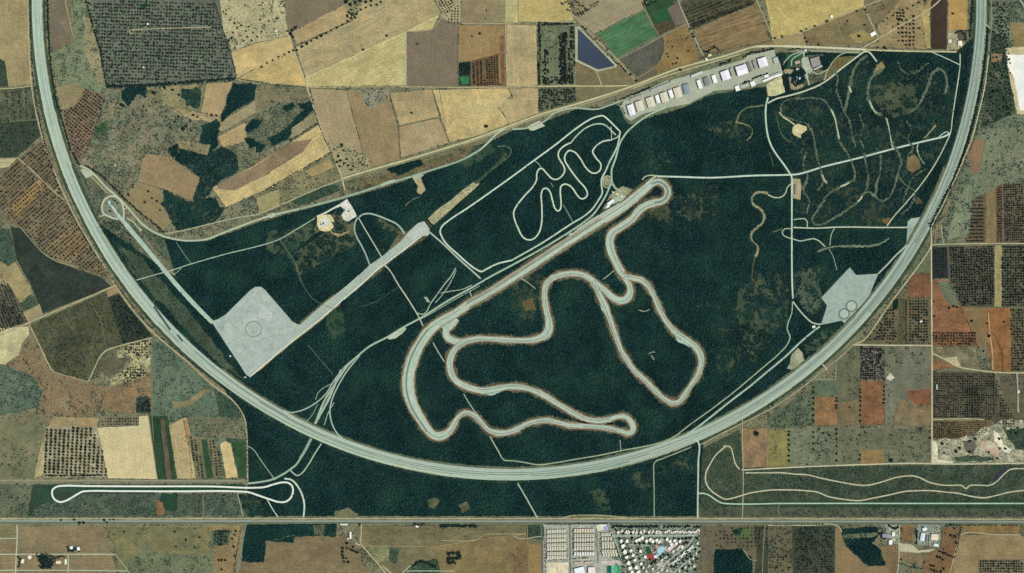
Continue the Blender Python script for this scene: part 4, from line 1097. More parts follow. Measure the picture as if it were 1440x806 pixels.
# cut-throughs around the circuits
F('apron', (176, 192, 166), "545,475 556,466 570,459.5 572,462 566,469 556,476 547,477.5", edge=.1, road=True)
ribbon('circuit_road', (172, 186, 164), "641,377 634,389 625,400 615,414 605,428 600,438 595,442 586,440", 1.4)
ribbon('circuit_road', (160, 178, 160), "642,380 632,400 621,416 612,426", 1.2)
ribbon('circuit_road', (166, 182, 160), "620,412 635,409.5 650,407 664,401", 1.2)
F('yard', (166, 176, 156), "596,418 600,417 605,425 601,426", edge=.4)
ribbon('dirt_track', (186, 192, 172), "609,482 617,496 625,509", 1.2)
ribbon('dirt_track', (170, 180, 160), "661,410 663,417", 1.2)
ribbon('dirt_track', (184, 192, 172), "652,554 661,569 673,586", 1.0)
ribbon('dirt_track', (176, 188, 166), "848,393 856,387 863,381", 1.0)
ribbon('dirt_track', (170, 178, 152), "732,391 740,396 748,402 753,406", 1.0)
# slip roads to the ring
ribbon('slip_road', (170, 186, 166), "520,487 500,503 484,517 470,535 459,553 449,563 434,573 420,578.5 406,580 399,577.5", 1.7)
ribbon('slip_road', (156, 174, 154), "466,540 456,545 447,553 444,562", 1.0)
ribbon('slip_road', (164, 178, 158), "480,520 470,543 462,562 452,580 443,596", 3.4)
ribbon('slip_road', (168, 186, 166), "506,500 488,522 476,542 467,562 464,578 467,596 474,609 488,622", 1.8)
ribbon('slip_road', (160, 178, 158), "470,566 462,580 456,598", 1.2)
ribbon('slip_road', (142, 160, 142), "447,568 440,582 432,592 426,596", 1.0)
# cutting south of the ring
ribbon('access_road', (162, 178, 158), "438,617 431,630 423,644 416,654 407,661 398,667 384,674 366,678 349,680", 2.6)
ribbon('access_road', (150, 168, 148), "437,618 430,632 422,645", 3.8)
ribbon('access_road', (176, 190, 168), "452,624 444,636 434,653 424,666 418,669 412,665 408,661", 1.7)
ribbon('access_road', (206, 212, 192), "400,673 410,675 418,683 425,696 428,710 427,727", 2.3)
ribbon('access_road', (196, 200, 178), "376,703 384,717 391,727", 1.5)
ribbon('dirt_track', (160, 172, 152), "346,626 356,632 366,646 376,660 387,675", 1.1)
ribbon('test_loop', (226, 232, 218), "360,686 300,684.2 200,684 120,683.6 90,683.2 80,684.5 74,689 73.5,696 77,702.5 84,706 92,704.5 104,698 116,691.5 124,690.6 160,690.7 250,691 330,691 350,692.5 364,697 380,702.5 392,706 402,705.5 409,700 412,692 411,684 405,679 396,678.6 384,681.5 373,684.8", 2.4, closed=True, mott=.03)
ribbon('dirt_track', (140, 118, 88), "286,697 286,727", 1.4, edge=.2)
ribbon('dirt_track', (160, 164, 140), "334,694 338,710 342,726", 1.1)

# the highway and the tracks along it
ribbon('verge', (126, 122, 98), "-60,732 720,732.3 1500,733", 7.6, edge=.6, rgb2=(96, 98, 78), smooth=False)
ribbon('verge', (190, 178, 138), "-60,729.6 360,729.4 720,729.4 1100,729.6 1500,730.5", 1.9, edge=.3, rgb2=(168, 156, 118))
ribbon('highway', (138, 146, 134), "-60,732.6 360,732.8 720,733 1100,733.3 1500,734", 2.7, mott=.05)
ribbon('lane_line', (182, 188, 172), "-60,732.6 360,732.8 720,733 1100,733.3 1500,734", .35, clears=False)
ribbon('verge', (104, 116, 92), "-60,735.6 360,735.8 720,736.2 1100,736.6 1500,737.4", 1.6, edge=.5)
ribbon('dirt_track', (186, 174, 122), "792,729 800,726 830,724.5 862,726 884,729", 1.2, edge=.2)
ribbon('dirt_track', (186, 192, 166), "728,680 737,695 746,711 756,729", 1.7)
ribbon('dirt_track', (164, 172, 146), "920,727 920,690 919.5,668 921,650 932,645 952,637 972,629", 1.4, edge=.1)
ribbon('dirt_track', (190, 202, 180), "981,729 981.5,690 982,650 982,622 977,618", 2.3)
ribbon('dirt_track', (172, 170, 134), "984,626 1010,612 1042,596 1080,577 1120,551 1160,519 1184,500 1200,485", 1.3, edge=.15)
ribbon('dirt_track', (198, 190, 148), "1200,485 1215,478 1234,453 1254,424 1272,400 1300,362 1309,346 1310,320 1325,290 1337,264 1348,240 1358,216 1366,196 1376,160 1385,120 1390,78", 1.5, edge=.1)
ribbon('dirt_track', (180, 186, 160), "1156,512 1163,520", 1.8)
ribbon('dirt_track', (190, 196, 176), "1384,33 1392,39", 1.4)
ribbon('dirt_track', (150, 150, 126), "1394,-20 1394,40 1391,70", .9)
ribbon('dirt_track', (178, 172, 146), "1425,-20 1440,8 1460,30", 2)
ribbon('dirt_track', (204, 192, 154), "1200,485 1240,485.5 1310,486", 1.7, edge=.12)
ribbon('dirt_track', (206, 192, 152), "1309.5,340 1310,420 1310.5,486 1310.5,560 1310.5,650", 1.9, edge=.12)
ribbon('dirt_track', (196, 182, 140), "1309,344 1350,343 1400,342.5 1460,342.5", 1.3, edge=.15)
ribbon('dirt_track', (204, 186, 140), "1311,497 1326,504 1345,515 1370,520 1400,523.5 1460,524.5", 1.6, edge=.15)
ribbon('dirt_track', (200, 186, 130), "1311,590 1340,589 1362,589 1384,590", 1.2, edge=.15)
ribbon('dirt_track', (176, 170, 132), "1323,317 1327,345", 1.2, edge=.1)
ribbon('dirt_track', (170, 164, 128), "1176,513 1175,534 1145,534", .9, smooth=False)
ribbon('dirt_track', (200, 182, 128), "1390,440 1393,476 1396,500 1396,520", 1.0, edge=.2)
ribbon('dirt_track', (190, 176, 146), "1430,524 1431,546 1432,580", 1.8, edge=.3)
ribbon('dirt_track', (206, 196, 160), "1043,661 1080,659 1140,656 1210,653.5 1280,651.5 1305,652 1340,652.5 1460,651", 1.8, edge=.15)
ribbon('dirt_track', (176, 166, 130), "1044,590 1044,620 1045,660 1045,690 1044,727", 1.4, edge=.15)
ribbon('dirt_track', (206, 196, 160), "1017,627 1027,629 1031,640 1034,652 1040,660", 1.5, edge=.12)
ribbon('dirt_track', (206, 196, 160), "1021,627 1014,633 1005,642 998,654 993,664 992,674 994,682 1000,690 1008,696 1020,702 1032,700 1042,697 1052,694 1068,691 1090,689 1113,689 1132,690 1149,692 1164,698 1185,702 1208,704 1225,701 1250,696 1274,691 1292,690 1310,690 1330,692 1348,694 1366,698 1384,700 1400,697 1420,692 1460,688", 1.7, edge=.12)
ribbon('dirt_track', (206, 196, 160), "1048,665 1080,665 1100,665 1120,667 1136,668 1157,673 1187,679 1204,682 1219,682.5 1243,677 1258,672 1270,670 1284,669.5 1294,672 1306,678 1323,682 1340,682.5 1353,683 1358,687 1364,683 1380,682.5 1390,683 1398,680 1406,673 1414,665 1422,660 1440,659 1460,658", 1.6, edge=.15)
ribbon('access_road', (178, 204, 178), "982,694 990,694 998,697 1005,702 1014,707 1028,708.5 1100,708 1300,708 1500,708", 1.9)
ribbon('dirt_track', (160, 150, 114), "1098,708 1094,714 1096,724", .8)

# east: tracks in the wood
ribbon('service_road', (196, 212, 194), "924,248 960,249 1000,250 1060,247 1108,246 1122,245 1160,234 1205,223 1250,211 1294,200 1318,194.5 1328,192 1335,188", 2.3)
ribbon('service_road', (196, 212, 194), "1334,193 1334.5,187 1331,185.5 1326,188 1320,193", 1.2)
ribbon('service_road', (186, 190, 160), "903,253 906,249.5 912,247 926,247.5", 1.6)
ribbon('service_road', (194, 208, 186), "1080,137 1077,150 1077,170 1080,192 1085,206 1093,219 1102,231 1110,243 1113,248 1114,262", 2.3)
ribbon('service_road', (194, 210, 190), "1113.5,250 1113.5,300 1113.5,360 1114,400 1115,420", 2.2)
ribbon('service_road', (190, 202, 178), "1115,424 1124,436 1134,447 1141,453 1150,456 1156,456", 1.8)
ribbon('dirt_track', (168, 178, 144), "1114.5,425 1113.5,440 1108,455 1107,463 1111,474 1108,483 1095,498 1080,511 1060,528 1030,553 1000,576 968,599 950,613 937,620 910,627 878,633 840,641 809,646 780,651 756,653.5 738,650.5 720,648 709,647 700,633 689,614", 1.6, edge=.08)
ribbon('dirt_track', (170, 190, 170), "1153,459 1140,469 1127,480 1104,502 1080,522 1055,543 1030,562 1000,586 982,600 955,618", 2.5, edge=.1)
ribbon('dirt_track', (150, 164, 144), "872,619 873,633", 1.2)
ribbon('dirt_track', (194, 200, 168), "1350,76 1350,92 1347,115 1343,140 1339,168 1337,185 1331,200 1316,229 1298,256 1276,283 1255,307 1247,318", 1.5, edge=.08)
ribbon('dirt_track', (196, 202, 176), "1116,320 1146,321 1180,319.5 1240,320 1276,320", 1.8, edge=.08)
ribbon('dirt_track', (182, 196, 168), "1275,345 1262,357 1248,372 1235,385", 2.0)
ribbon('dirt_track', (188, 194, 166), "1307,72 1328,81 1350,91.5", 1.3)
ribbon('dirt_track', (206, 208, 178), "1080,145 1092,139 1108,135 1132,128 1157,117 1184,96 1208,78 1215,73 1221,73 1228,80 1233,87", 2.0)
ribbon('dirt_track', (186, 178, 136), "1162,104 1159,113", 1.4)
ribbon('dirt_track', (182, 176, 136), "1162,103 1172,86 1184,76 1206,73", 1.3)
ribbon('dirt_track', (172, 188, 162), "1116,309 1124,308 1132,308 1135,312 1135,320", 1.5)
ribbon('dirt_track', (180, 190, 160), "1114,322 1104,322 1100,326 1102,331 1113,336", 1.4)
ribbon('dirt_track', (120, 126, 100), "1086,327 1100,322", 1)
ribbon('dirt_track', (176, 190, 166), "1115,336 1125,339 1136,337 1145,336 1153,340 1160,347", 1.7)
ribbon('dirt_track', (160, 172, 146), "1174,320 1169,330 1167,345", 1.4)
ribbon('dirt_track', (150, 164, 140), "1166,350 1172,362 1177,380", 1.0)
ribbon('bare_ground', (142, 150, 124), "1150,354 1160,350 1172,347 1200,346.5 1226,346 1242,341 1250,335", 2.6, edge=.7, rgb2=(110, 118, 96))
ribbon('bare_ground', (176, 168, 132), "1080,272 1072,270.5 1063,272 1057.5,279 1060,288 1070,295 1075,303 1073,312 1065,320 1057,328 1057,337 1065,346 1066,354 1062,362", 3.2, edge=.8, rgb2=(126, 120, 90))
ribbon('dirt_track', (186, 192, 162), "1113,258 1107,264 1105,271 1099,277 1090,278 1080,274", 1.6)
ribbon('bare_ground', (96, 94, 72), "1062,360 1059,375 1057,392", 1.6, edge=.5)
ribbon('bare_ground', (132, 128, 98), "1036,172 1040,160 1050,152 1062,150 1074,148", 1.6, edge=.5)
ribbon('bare_ground', (140, 134, 100), "1034,172 1048,175 1058,182 1056,192 1050,198", 1.5, edge=.5)
ribbon('bare_ground', (206, 200, 156), "1096,158 1102,165 1110,170 1118,176", 1.6)
OFF = (122, 124, 102); OFF2 = (92, 104, 84)
def offroad(pts, w=4.4, rgb=OFF, rgb2=OFF2): ribbon('offroad_track', rgb, pts, w, edge=1.0, rgb2=rgb2, clear=-.3, mott=.16)
offroad("1220,78 1212,84 1205,92 1198,107 1195,125 1192,140 1188,156")
offroad("1240,98 1232,104 1226,110 1221,124 1222,141 1230,156 1240,162")
offroad("1330,132 1332,116 1328,102 1320,97 1312,103 1306,118 1300,132 1292,148 1284,158")
offroad("1098,160 1099,148 1106,141 1120,139 1142,138 1160,142 1166,150 1170,158", 2.6, (124, 124, 98))
ribbon('bare_ground', (184, 190, 166), "1169,154 1174,166 1177,180 1180,196", 2.0, edge=.3)
ribbon('bare_ground', (176, 186, 164), "1223,142 1227,152 1233,160", 1.8, edge=.3)
ribbon('bare_ground', (180, 186, 158), "1246,166 1250,180 1253,198 1256,210", 1.8, edge=.4)
ribbon('bare_ground', (196, 196, 166), "1194,122 1197,130", 2.2, edge=.4)
offroad("1100,162 1110,167 1122,170 1134,174 1142,186 1146,205 1150,225 1156,245 1158,256 1150,268", 2.4, (130, 128, 98))
offroad("1180,198 1188,210 1195,222 1201,238 1202,250 1192,258 1178,265 1166,272 1158,284 1148,298 1142,308 1146,316 1154,317 1170,308 1190,296 1206,284 1214,274 1222,270 1231,276 1240,283 1250,279 1256,266 1262,246 1267,226 1262,212 1255,200", 3.0)
ribbon('bare_ground', (190, 190, 160), "1182,262 1190,259 1194,257", 2.2, edge=.3)
ribbon('bare_ground', (196, 192, 150), "1206,284 1210,280 1213,276", 2.0, edge=.3)
ribbon('bare_ground', (170, 164, 128), "1156,246 1159,252 1163,258", 2.2, edge=.6)
offroad("1239,218 1238,240 1233,258 1231,275", 3.0)
offroad("1215,215 1219,235 1221,252 1219,268", 2.8)
offroad("1172,96 1178,110 1176,126 1182,142 1186,156 1194,170 1198,190 1204,206", 2.2)
offroad("1262,86 1270,100 1284,104 1296,96 1306,88", 2.2)
offroad("1134,214 1130,232 1136,250 1130,268 1138,282 1134,300", 2.4)
offroad("1264,250 1276,262 1286,270 1280,290 1266,302", 2.2)
offroad("1208,160 1214,178 1210,196 1216,210", 2.2)
offroad("1274,170 1282,182 1276,196 1284,208 1276,220", 2.0)
offroad("1302,238 1292,244 1282,252 1276,266 1270,284", 2.2)
ribbon('bare_ground', (176, 184, 160), "1291,202 1290,210 1294,222 1300,231", 1.3, edge=.4)
ribbon('bare_ground', (160, 150, 112), "1316,176 1308,186 1300,194", 1.8, edge=.5)
ribbon('dirt_track', (96, 104, 84), "1082,214 1088,234", .9)
ribbon('dirt_track', (96, 108, 86), "1092,164 1100,190 1110,200", .9)
for s in ("898,436 906,438 914,435", "912,498 918,495 922,496", "916,500 920,506"):
    ribbon('bare_ground', (160, 172, 152), s, 1.0, edge=.3)

# complex by the hangars
ribbon('service_road', (150, 172, 146), "1100,92 1106,84 1114,77 1124,74 1134,73", 1.7)
ribbon('service_road', (186, 190, 168), "1113,93 1114,84 1122,78 1130,74", 1.2)
ribbon('service_road', (180, 186, 164), "1131,73 1130,82 1130,90 1134,100 1136,112 1138,120", 1.8)
ribbon('service_road', (178, 182, 156), "1142,101 1150,104 1158,101 1164,98", 1.4)

# southern lanes
ribbon('lane', (190, 196, 168), "24,738 24,760 23,778 22,806 22,860", 1.4)
ribbon('lane', (180, 184, 154), "-60,757 24,757", 1.3)
ribbon('lane', (186, 192, 162), "-60,779.5 24,779.5 96,779.5 162,779.5", 1.3)
ribbon('lane', (182, 188, 160), "-60,802 24,802 100,802 180,803", 1.2)
ribbon('lane', (186, 192, 162), "96,779 96,830", 1.2)
ribbon('lane', (160, 158, 124), "162,779.5 172,792 182,806", 1.3)
ribbon('lane', (128, 140, 124), "346,736 340,770 334,806 330,840", 1.8)
ribbon('lane', (196, 180, 132), "508,737 508,752 507,764 512,770 522,782 536,798 546,812", 1.4, edge=.1)
ribbon('lane', (200, 190, 146), "500,764 507,767", 1.4)
ribbon('lane', (186, 178, 138), "538,796 550,806 556,812", 1.6)
ribbon('lane', (176, 180, 150), "560,812 572,800 584,790", 1.2)
ribbon('lane', (170, 180, 150), "572,803 600,803 640,803", 1.2)
ribbon('lane', (176, 156, 112), "620,760 660,760.5 672,758 682,752 700,751 740,751", 1.0, edge=.1)
ribbon('lane', (166, 148, 108), "518,768 560,768 600,769", .8, edge=.1)
ribbon('lane', (100, 112, 108), "761,736 762,760 763,806 763,850", 2.2)
ribbon('lane', (176, 178, 150), "722,754 730,757 742,757 752,755.5 761,754.5", 1.3, edge=.1)
ribbon('lane', (150, 140, 104), "741,738 742,760 744,806", 1.0)
ribbon('lane', (176, 186, 160), "855,735 861,750 868,768 873,786 881,806 888,824", 1.7)
ribbon('lane', (120, 118, 110), "801,739 801.5,770 802,806", 2.4, clears=True)
ribbon('lane', (134, 130, 120), "839,738 840,770 841,792", 2.4)
for y in (749.5, 763.0, 773.5, 789.5):
    ribbon('lane', (166, 166, 148), [(766, y + .6, 1.2), (801, y, 1.2), (840, y - .6, 1.2), (868, y - 1.4, 1.2)], 1.2)
ribbon('lane', (176, 188, 166), "859,753.8 880,753.6 910,753.6 940,753.6 965,753.4 979,752.8", 1.7)
ribbon('lane', (176, 188, 166), "930,740 930,753", 1.5)
ribbon('lane', (172, 184, 160), "978,752 970,764 950,780 934,794 918,806 905,816", 1.6)
ribbon('lane', (172, 190, 164), "985,771 974,783 958,797 944,808", 1.5)
ribbon('lane', (164, 174, 152), "890,762 894,780 898,796 902,812", 1.4)
ribbon('lane', (170, 180, 158), "884,766 900,766 914,768", 1.2)
ribbon('lane', (192, 180, 140), "1080,738.6 1140,738.6 1178,739.5 1184,748", 1.3, edge=.1)
ribbon('lane', (196, 190, 160), "1265,738 1264,764 1264,790 1262,806", 1.3)
ribbon('lane', (196, 182, 140), "1434,752 1400,752 1352,752 1346,766 1342,782 1336,806", 1.1, edge=.1)
ribbon('lane', (168, 156, 116), "1076,738 1074,760 1072,806", .8)
ribbon('lane', (176, 160, 120), "1046,773 1050,780 1056,787 1064,788", 1.0, edge=.2)
ring_mark(1187, 441.5, 7.2, (100, 116, 106), 1.5)
ring_mark(1197.5, 430.5, 7.4, (100, 116, 106), 1.5)
for cx, cy, r in ((1187, 441.5, 5.6), (1197.5, 430.5, 5.8)):
    F('painted_disc', (178, 192, 172), circle(cx, cy, r, 28), edge=0, mott=.04, road=True)
ring_mark(1178, 409, 6, (172, 190, 174), .8)
ring_mark(1167.5, 419.5, 5, (170, 188, 172), .8)
ring_mark(1211, 408, 8, (168, 186, 168), .8)

# ------------------------------------------------------------------ vegetation
WOOD = foliage_mat('macchia_leaves', (0.0020, 0.0165, 0.0148), (0.0115, 0.046, 0.041), (0.0130, 0.047, 0.031))
BUSH = foliage_mat('bush_leaves', (0.008, 0.022, 0.017), (0.040, 0.066, 0.048), (0.040, 0.060, 0.036))
OLIVE = foliage_mat('olive_leaves', (0.006, 0.013, 0.010), (0.020, 0.030, 0.023))
DARKLEAF = foliage_mat('dark_leaves', (0.004, 0.013, 0.011), (0.012, 0.028, 0.021))
BARK = plain_mat('bark', (86, 74, 62), rough=.9, spec=.1)

def dome_templates(n, rg, open_base=True):
    T = []
    for k in range(n):
        vs = [(rg.normal(0, .12), rg.normal(0, .12), 1.0 + rg.normal(0, .12))]
        for r, z in ((.72, .72), (1.0, .12)):
            ph = rg.random() * 6.28
            for q in range(6):
                a = ph + q * math.pi / 3 + rg.normal(0, .14)
                rr = r * (1 + rg.normal(0, .17))
                vs.append((rr * math.cos(a), rr * math.sin(a), z + rg.normal(0, .11)))
        fs = [(0, 1 + q, 1 + (q + 1) % 6) for q in range(6)]
        for q in range(6):
            a, b, c, d = 1 + q, 1 + (q + 1) % 6, 7 + q, 7 + (q + 1) % 6
            fs += [(a, c, d), (a, d, b)]
        T.append((np.array(vs, np.float32), np.array(fs, np.int32)))
    return T
DOMES = dome_templates(10, np.random.default_rng(3))

def batch(name, x, y, r, h, mat, z0=0.0, seed=1, tint=None, world_xyz=False):
    """many leafy clumps in one mesh; x, y, r, h arrays (pixels, pixels, metres, metres)"""
    rg = np.random.default_rng(seed)
    n = len(x)
    if not world_xyz:
        wx = (x - CX) * S; wy = (CY - y) * S
    else:
        wx, wy = x, y
    z0 = np.broadcast_to(np.asarray(z0, np.float32), (n,))
    kind = rg.integers(0, len(DOMES), n)
    rot = rg.random(n) * 2 * math.pi
    sq = 0.82 + rg.random(n) * 0.36
    if tint is None: tint = np.clip(rg.normal(.45, .28, n), 0, 1)
    V, Fc, Tn = [], [], []
    base = 0
    for k, (tv, tf) in enumerate(DOMES):
        s = np.where(kind == k)[0]
        if not len(s): continue
        c, sn = np.cos(rot[s])[:, None], np.sin(rot[s])[:, None]
        X = tv[None, :, 0] * sq[s][:, None]; Y = tv[None, :, 1] / sq[s][:, None]
        vx = (X * c - Y * sn) * r[s][:, None] + wx[s][:, None]
        vy = (X * sn + Y * c) * r[s][:, None] + wy[s][:, None]
        vz = tv[None, :, 2] * h[s][:, None] + z0[s][:, None]
        V.append(np.stack([vx, vy, vz], -1).reshape(-1, 3))
        nv = len(tv)
        Fc.append((tf[None] + (np.arange(len(s)) * nv)[:, None, None] + base).reshape(-1, 3))
        Tn.append(np.repeat(tint[s], nv))
        base += nv * len(s)
    V = np.concatenate(V).astype(np.float32); Fc = np.concatenate(Fc).astype(np.int32); Tn = np.concatenate(Tn).astype(np.float32)
    me = bpy.data.meshes.new(name)
    me.vertices.add(len(V)); me.vertices.foreach_set('co', V.ravel())
    me.loops.add(Fc.size); me.loops.foreach_set('vertex_index', Fc.ravel())
    me.polygons.add(len(Fc)); me.polygons.foreach_set('loop_start', np.arange(0, Fc.size, 3, dtype=np.int32))
    at = me.attributes.new('tint', 'FLOAT', 'POINT'); at.data.foreach_set('value', Tn)
    me.update(calc_edges=True)
    me.materials.append(mat)
    o = bpy.data.objects.new(name, me)
    COL.objects.link(o)
    return o

def candidates(sp, seed):
    rg = np.random.default_rng(seed)
    gx, gy = np.meshgrid(np.arange(-55, 1495, sp), np.arange(-55, 861, sp))
    x = (gx + (rg.random(gx.shape) - .5) * sp * 1.1).ravel(); y = (gy + (rg.random(gx.shape) - .5) * sp * 1.1).ravel()
    return x, y, rg

N_A = fbm(26, 5, 1); N_B = fbm(5.5, 3, 2); N_C = fbm(60, 4, 3)
def cdf(v):
    """rank of each value, 0..1: turns noise into even odds"""
    o = np.empty(len(v)); o[np.argsort(v)] = np.linspace(0, 1, len(v)); return o
def blur(a, r):
    for ax in (0, 1):
        for _ in range(2):
            p = np.pad(a, [(r + 1, r) if k == ax else (0, 0) for k in (0, 1)], mode='edge')
            c = np.cumsum(p, axis=ax, dtype=np.float64)
            n = a.shape[ax]
            a = ((c[2 * r + 1:2 * r + 1 + n] - c[:n]) if ax == 0 else (c[:, 2 * r + 1:2 * r + 1 + n] - c[:, :n])).astype(np.float32) / (2 * r + 1)
    return a
# the wood thins out gradually towards its clearings
M_ = (FOREST > 0).astype(np.float32)
FOREST = np.where(FOREST > 0, blur(FOREST, 5) / np.maximum(blur(M_, 5), 1e-3), 0)
# macchia wood
x, y, rg = candidates(1.5, 21)
d = sample(FOREST, x, y); na, nb = sample(N_A, x, y), sample(N_B, x, y)
u = cdf(nb) * .62 + cdf(na) * .16 + rg.random(len(x)) * .22
dens = np.clip(d * 1.0 - .05, 0, 1)
keep = (cdf(u) < dens) & ~sample(ROADM, x, y)
x, y, na, nb = x[keep], y[keep], na[keep], nb[keep]
r = 2.9 * (0.72 + .65 * rg.random(len(x)))
h = r * (0.65 + .75 * rg.random(len(x))) * (0.75 + .9 * nb)
tint = np.clip(rg.normal(.32, .30, len(x)) + (na - .5) * 1.3, 0, 1)
# taller holm oaks standing out of the scrub, more of them where the wood is old
big_ = (rg.random(len(x)) < .012 + .03 * (sample(N_C, x, y) > .52))
r = np.where(big_, r * 1.35, r); h = np.where(big_, h * 1.3 + 1.0, h)
tint = np.where(big_, np.clip(tint + .18, 0, 1), tint)
w = batch('woodland_shrubs', x, y, r, h, WOOD, z0=.2, seed=4, tint=tint)
tag(w, 'dense dark green evergreen scrub wood filling the great ring between its tracks', 'woodland', kind='stuff')
print('macchia', len(x))
# loose bushes over the scrubland
x, y, rg = candidates(1.75, 33)
d = sample(SCRUB, x, y); na, nb, nc = sample(N_A, x, y), sample(N_B, x, y), sample(N_C, x, y)
u = cdf(cdf(nb) * .5 + cdf(na) * .28 + rg.random(len(x)) * .34)
keep = (u < d * .9) & ~sample(ROADM, x, y)
x, y, na, nb = x[keep], y[keep], na[keep], nb[keep]
r = 2.25 * (0.55 + 1.0 * rg.random(len(x)) ** 1.5)
h = r * (0.7 + .6 * rg.random(len(x)))
tint = np.clip(rg.normal(.45, .33, len(x)) - (nb - .5) * 1.2, 0, 1)
w = batch('scrub_bushes', x, y, r, h, BUSH, z0=.2, seed=6, tint=tint)
tag(w, 'loose grey green bushes scattered over the rough ground outside the wood', 'bushes', kind='stuff')
print('bushes', len(x))

# ---- trees one can tell apart: a trunk with limbs and a crown of leaf clumps
def crown_mesh(name, seed, mat, rad=4.0, hgt=3.2, n=46):
    rg = np.random.default_rng(seed)
    px, py, pz, pr = [], [], [], []
    for k in range(n):
        a = rg.random() * 6.283; q = math.sqrt(rg.random()) * .80
        lob = 1 + .20 * math.sin(2 * a + seed) + .12 * math.sin(3 * a + 2.1 * seed)
        zz = (1 - q * q) * rg.random() ** .6
        px.append(rad * q * lob * math.cos(a)); py.append(rad * q * lob * math.sin(a))
        pz.append(1.5 + hgt * zz * .85); pr.append(rad * (.20 + .13 * rg.random()))
    px, py, pz, pr = map(np.array, (px, py, pz, pr))
    o = batch(name, px, py, pr, pr * 1.0, mat, z0=pz, seed=seed, world_xyz=True)
    me = o.data
    bpy.data.objects.remove(o)
    return me

def trunk_mesh(name, seed):
    rg = random.Random(seed)
    vs, fs = [], []
    def tube(pts, rr):
        b = len(vs)
        for (p, q) in zip(pts, rr):
            for k in range(6):
                a = k * math.pi / 3
                vs.append((p[0] + q * math.cos(a), p[1] + q * math.sin(a), p[2]))
        for i in range(len(pts) - 1):
            for k in range(6):
                fs.append((b + i * 6 + k, b + i * 6 + (k + 1) % 6, b + i * 6 + 6 + (k + 1) % 6, b + i * 6 + 6 + k))
    tube([(0, 0, 0), (.1, 0, .9), (.05, .08, 1.9)], [.42, .30, .24])
    for k in range(4):
        a = k * 1.57 + rg.random()
        tube([(.05, .08, 1.6), (1.0 * math.cos(a), 1.0 * math.sin(a), 2.5), (1.9 * math.cos(a), 1.9 * math.sin(a), 3.4)], [.18, .12, .05])
    me = bpy.data.meshes.new(name); me.from_pydata(vs, [], fs); me.materials.append(BARK)
    return me

TRUNK_ME = [trunk_mesh('trunk', s) for s in (1, 2)]
OLIVE_ME = [crown_mesh('crown', s, OLIVE) for s in (5, 6, 7, 8)]
DARK_ME = [crown_mesh('crown', s, DARKLEAF, hgt=4.0) for s in (15, 16, 17, 18)]

def tree(name, px, py, r_px, crowns, label, cat, group, hs=1.0):
    o = empty(name, P(px, py, 0.15), random.random() * 6.28)
    s = r_px * 1.12 * S / 4.0
    o.scale = (s, s, s * hs)
    t = bpy.data.objects.new('trunk', random.choice(TRUNK_ME)); COL.objects.link(t); part(t, o)
    c = bpy.data.objects.new('crown', random.choice(crowns)); COL.objects.link(c); part(c, o)
    tag(o, label, cat, group)
    return o

# the far more numerous orchard trees are gathered here and built as one object
OX, OY, OR = [], [], []
def orchard(poly, dx, dy, ang, r, keep=.93, jit=.35, one=None, skew=0.0):
    """rows of trees over a plot: spacing along and across the rows, row direction in degrees in the picture"""
    pts = parse(poly); xs = [p[0] for p in pts]; ys = [p[1] for p in pts]
    cx, cy = sum(xs) / len(xs), sum(ys) / len(ys)
    R = max(max(xs) - min(xs), max(ys) - min(ys))
    a = math.radians(ang); ux, uy = math.cos(a), math.sin(a); vx, vy = -uy, ux
    n = int(R / min(dx, dy)) + 2
    i, j = np.meshgrid(np.arange(-n, n + 1), np.arange(-n, n + 1))
    i = i.ravel().astype(float); j = j.ravel().astype(float)
    u = (i + skew * (j % 2)) * dx + RNG.normal(0, jit * .5, len(i)); v = j * dy + RNG.normal(0, jit * .5, len(i))
    X = cx + ux * u + vx * v; Y = cy + uy * u + vy * v
    ins = np.zeros(len(X), bool)
    for k in range(len(pts)):
        (xa, ya), (xb, yb) = pts[k], pts[(k + 1) % len(pts)]
        if ya == yb: continue
        c = ((ya > Y) != (yb > Y)) & (X < xa + (Y - ya) * (xb - xa) / (yb - ya))
        ins ^= c
    ok = ins & (RNG.random(len(X)) < keep) & ~sample(ROADM, X, Y)
    X, Y = X[ok], Y[ok]; I, J = i[ok], j[ok]
    rr = r * 1.2 * (0.76 + .48 * RNG.random(len(X)))
    if one:
        rows = sorted(set(J))
        for jr, jv in enumerate(rows):
            s = np.where(J == jv)[0]; s = s[np.argsort(X[s])]
            for col, q in enumerate(s):
                tree('olive_tree', X[q], Y[q], max(rr[q], .95), OLIVE_ME, '%s from left in row %s from top, %s' % (ordinal(col), ordinal(jr), one[0]), 'olive tree', one[1])
        return len(X)
    OX.extend(X); OY.extend(Y); OR.extend(rr * S)
    return len(X)

k = orchard("67,602 133,602 136,627 147,634 150,667 63,668 61,626", 6.1, 4.25, 3, 1.28, .97, .3, skew=.0,
        one=('olive tree of the widely spaced grove', 'olive trees of the widely spaced grove'))
print('spaced grove', k)
orchard("122,2 300,2 330,106 152,119 141,70", 4.1, 4.7, 2, 1.22, .86, .7)
orchard("122,2 300,2 330,106 152,119 141,70", 9.1, 8.7, 12, 1.1, .35, 2.0)
orchard("120,126 146,136 124,198 114,225 105,220 89,158 104,150 112,141", 4.2, 4.2, 38, 1.15, .95, .3)
orchard("27,224 62,197 86,262 108,312 134,353 152,392 112,375 72,361 28,318 0,290 0,248", 3.7, 5.0, -41, 1.1, .86, .4)
orchard("0,178 53,171 58,190 30,212 0,222", 6, 6, 3, 1.1, .5, 2)
orchard("2,384 14,404 38,452 2,466", 2.9, 3.8, 68, 1.0, .85, .4)
orchard("0,405 8,420 36,455 0,466", 3.2, 4, 68, 1.0, .8, .4)
orchard("155,424 166,414 214,472 174,484", 3.4, 3.6, 20, 1.2, .6, 1.6)
orchard("44,458 152,410 165,450 174,485 124,535 76,522", 4.6, 5.2, 63, .85, .45, 1.2)
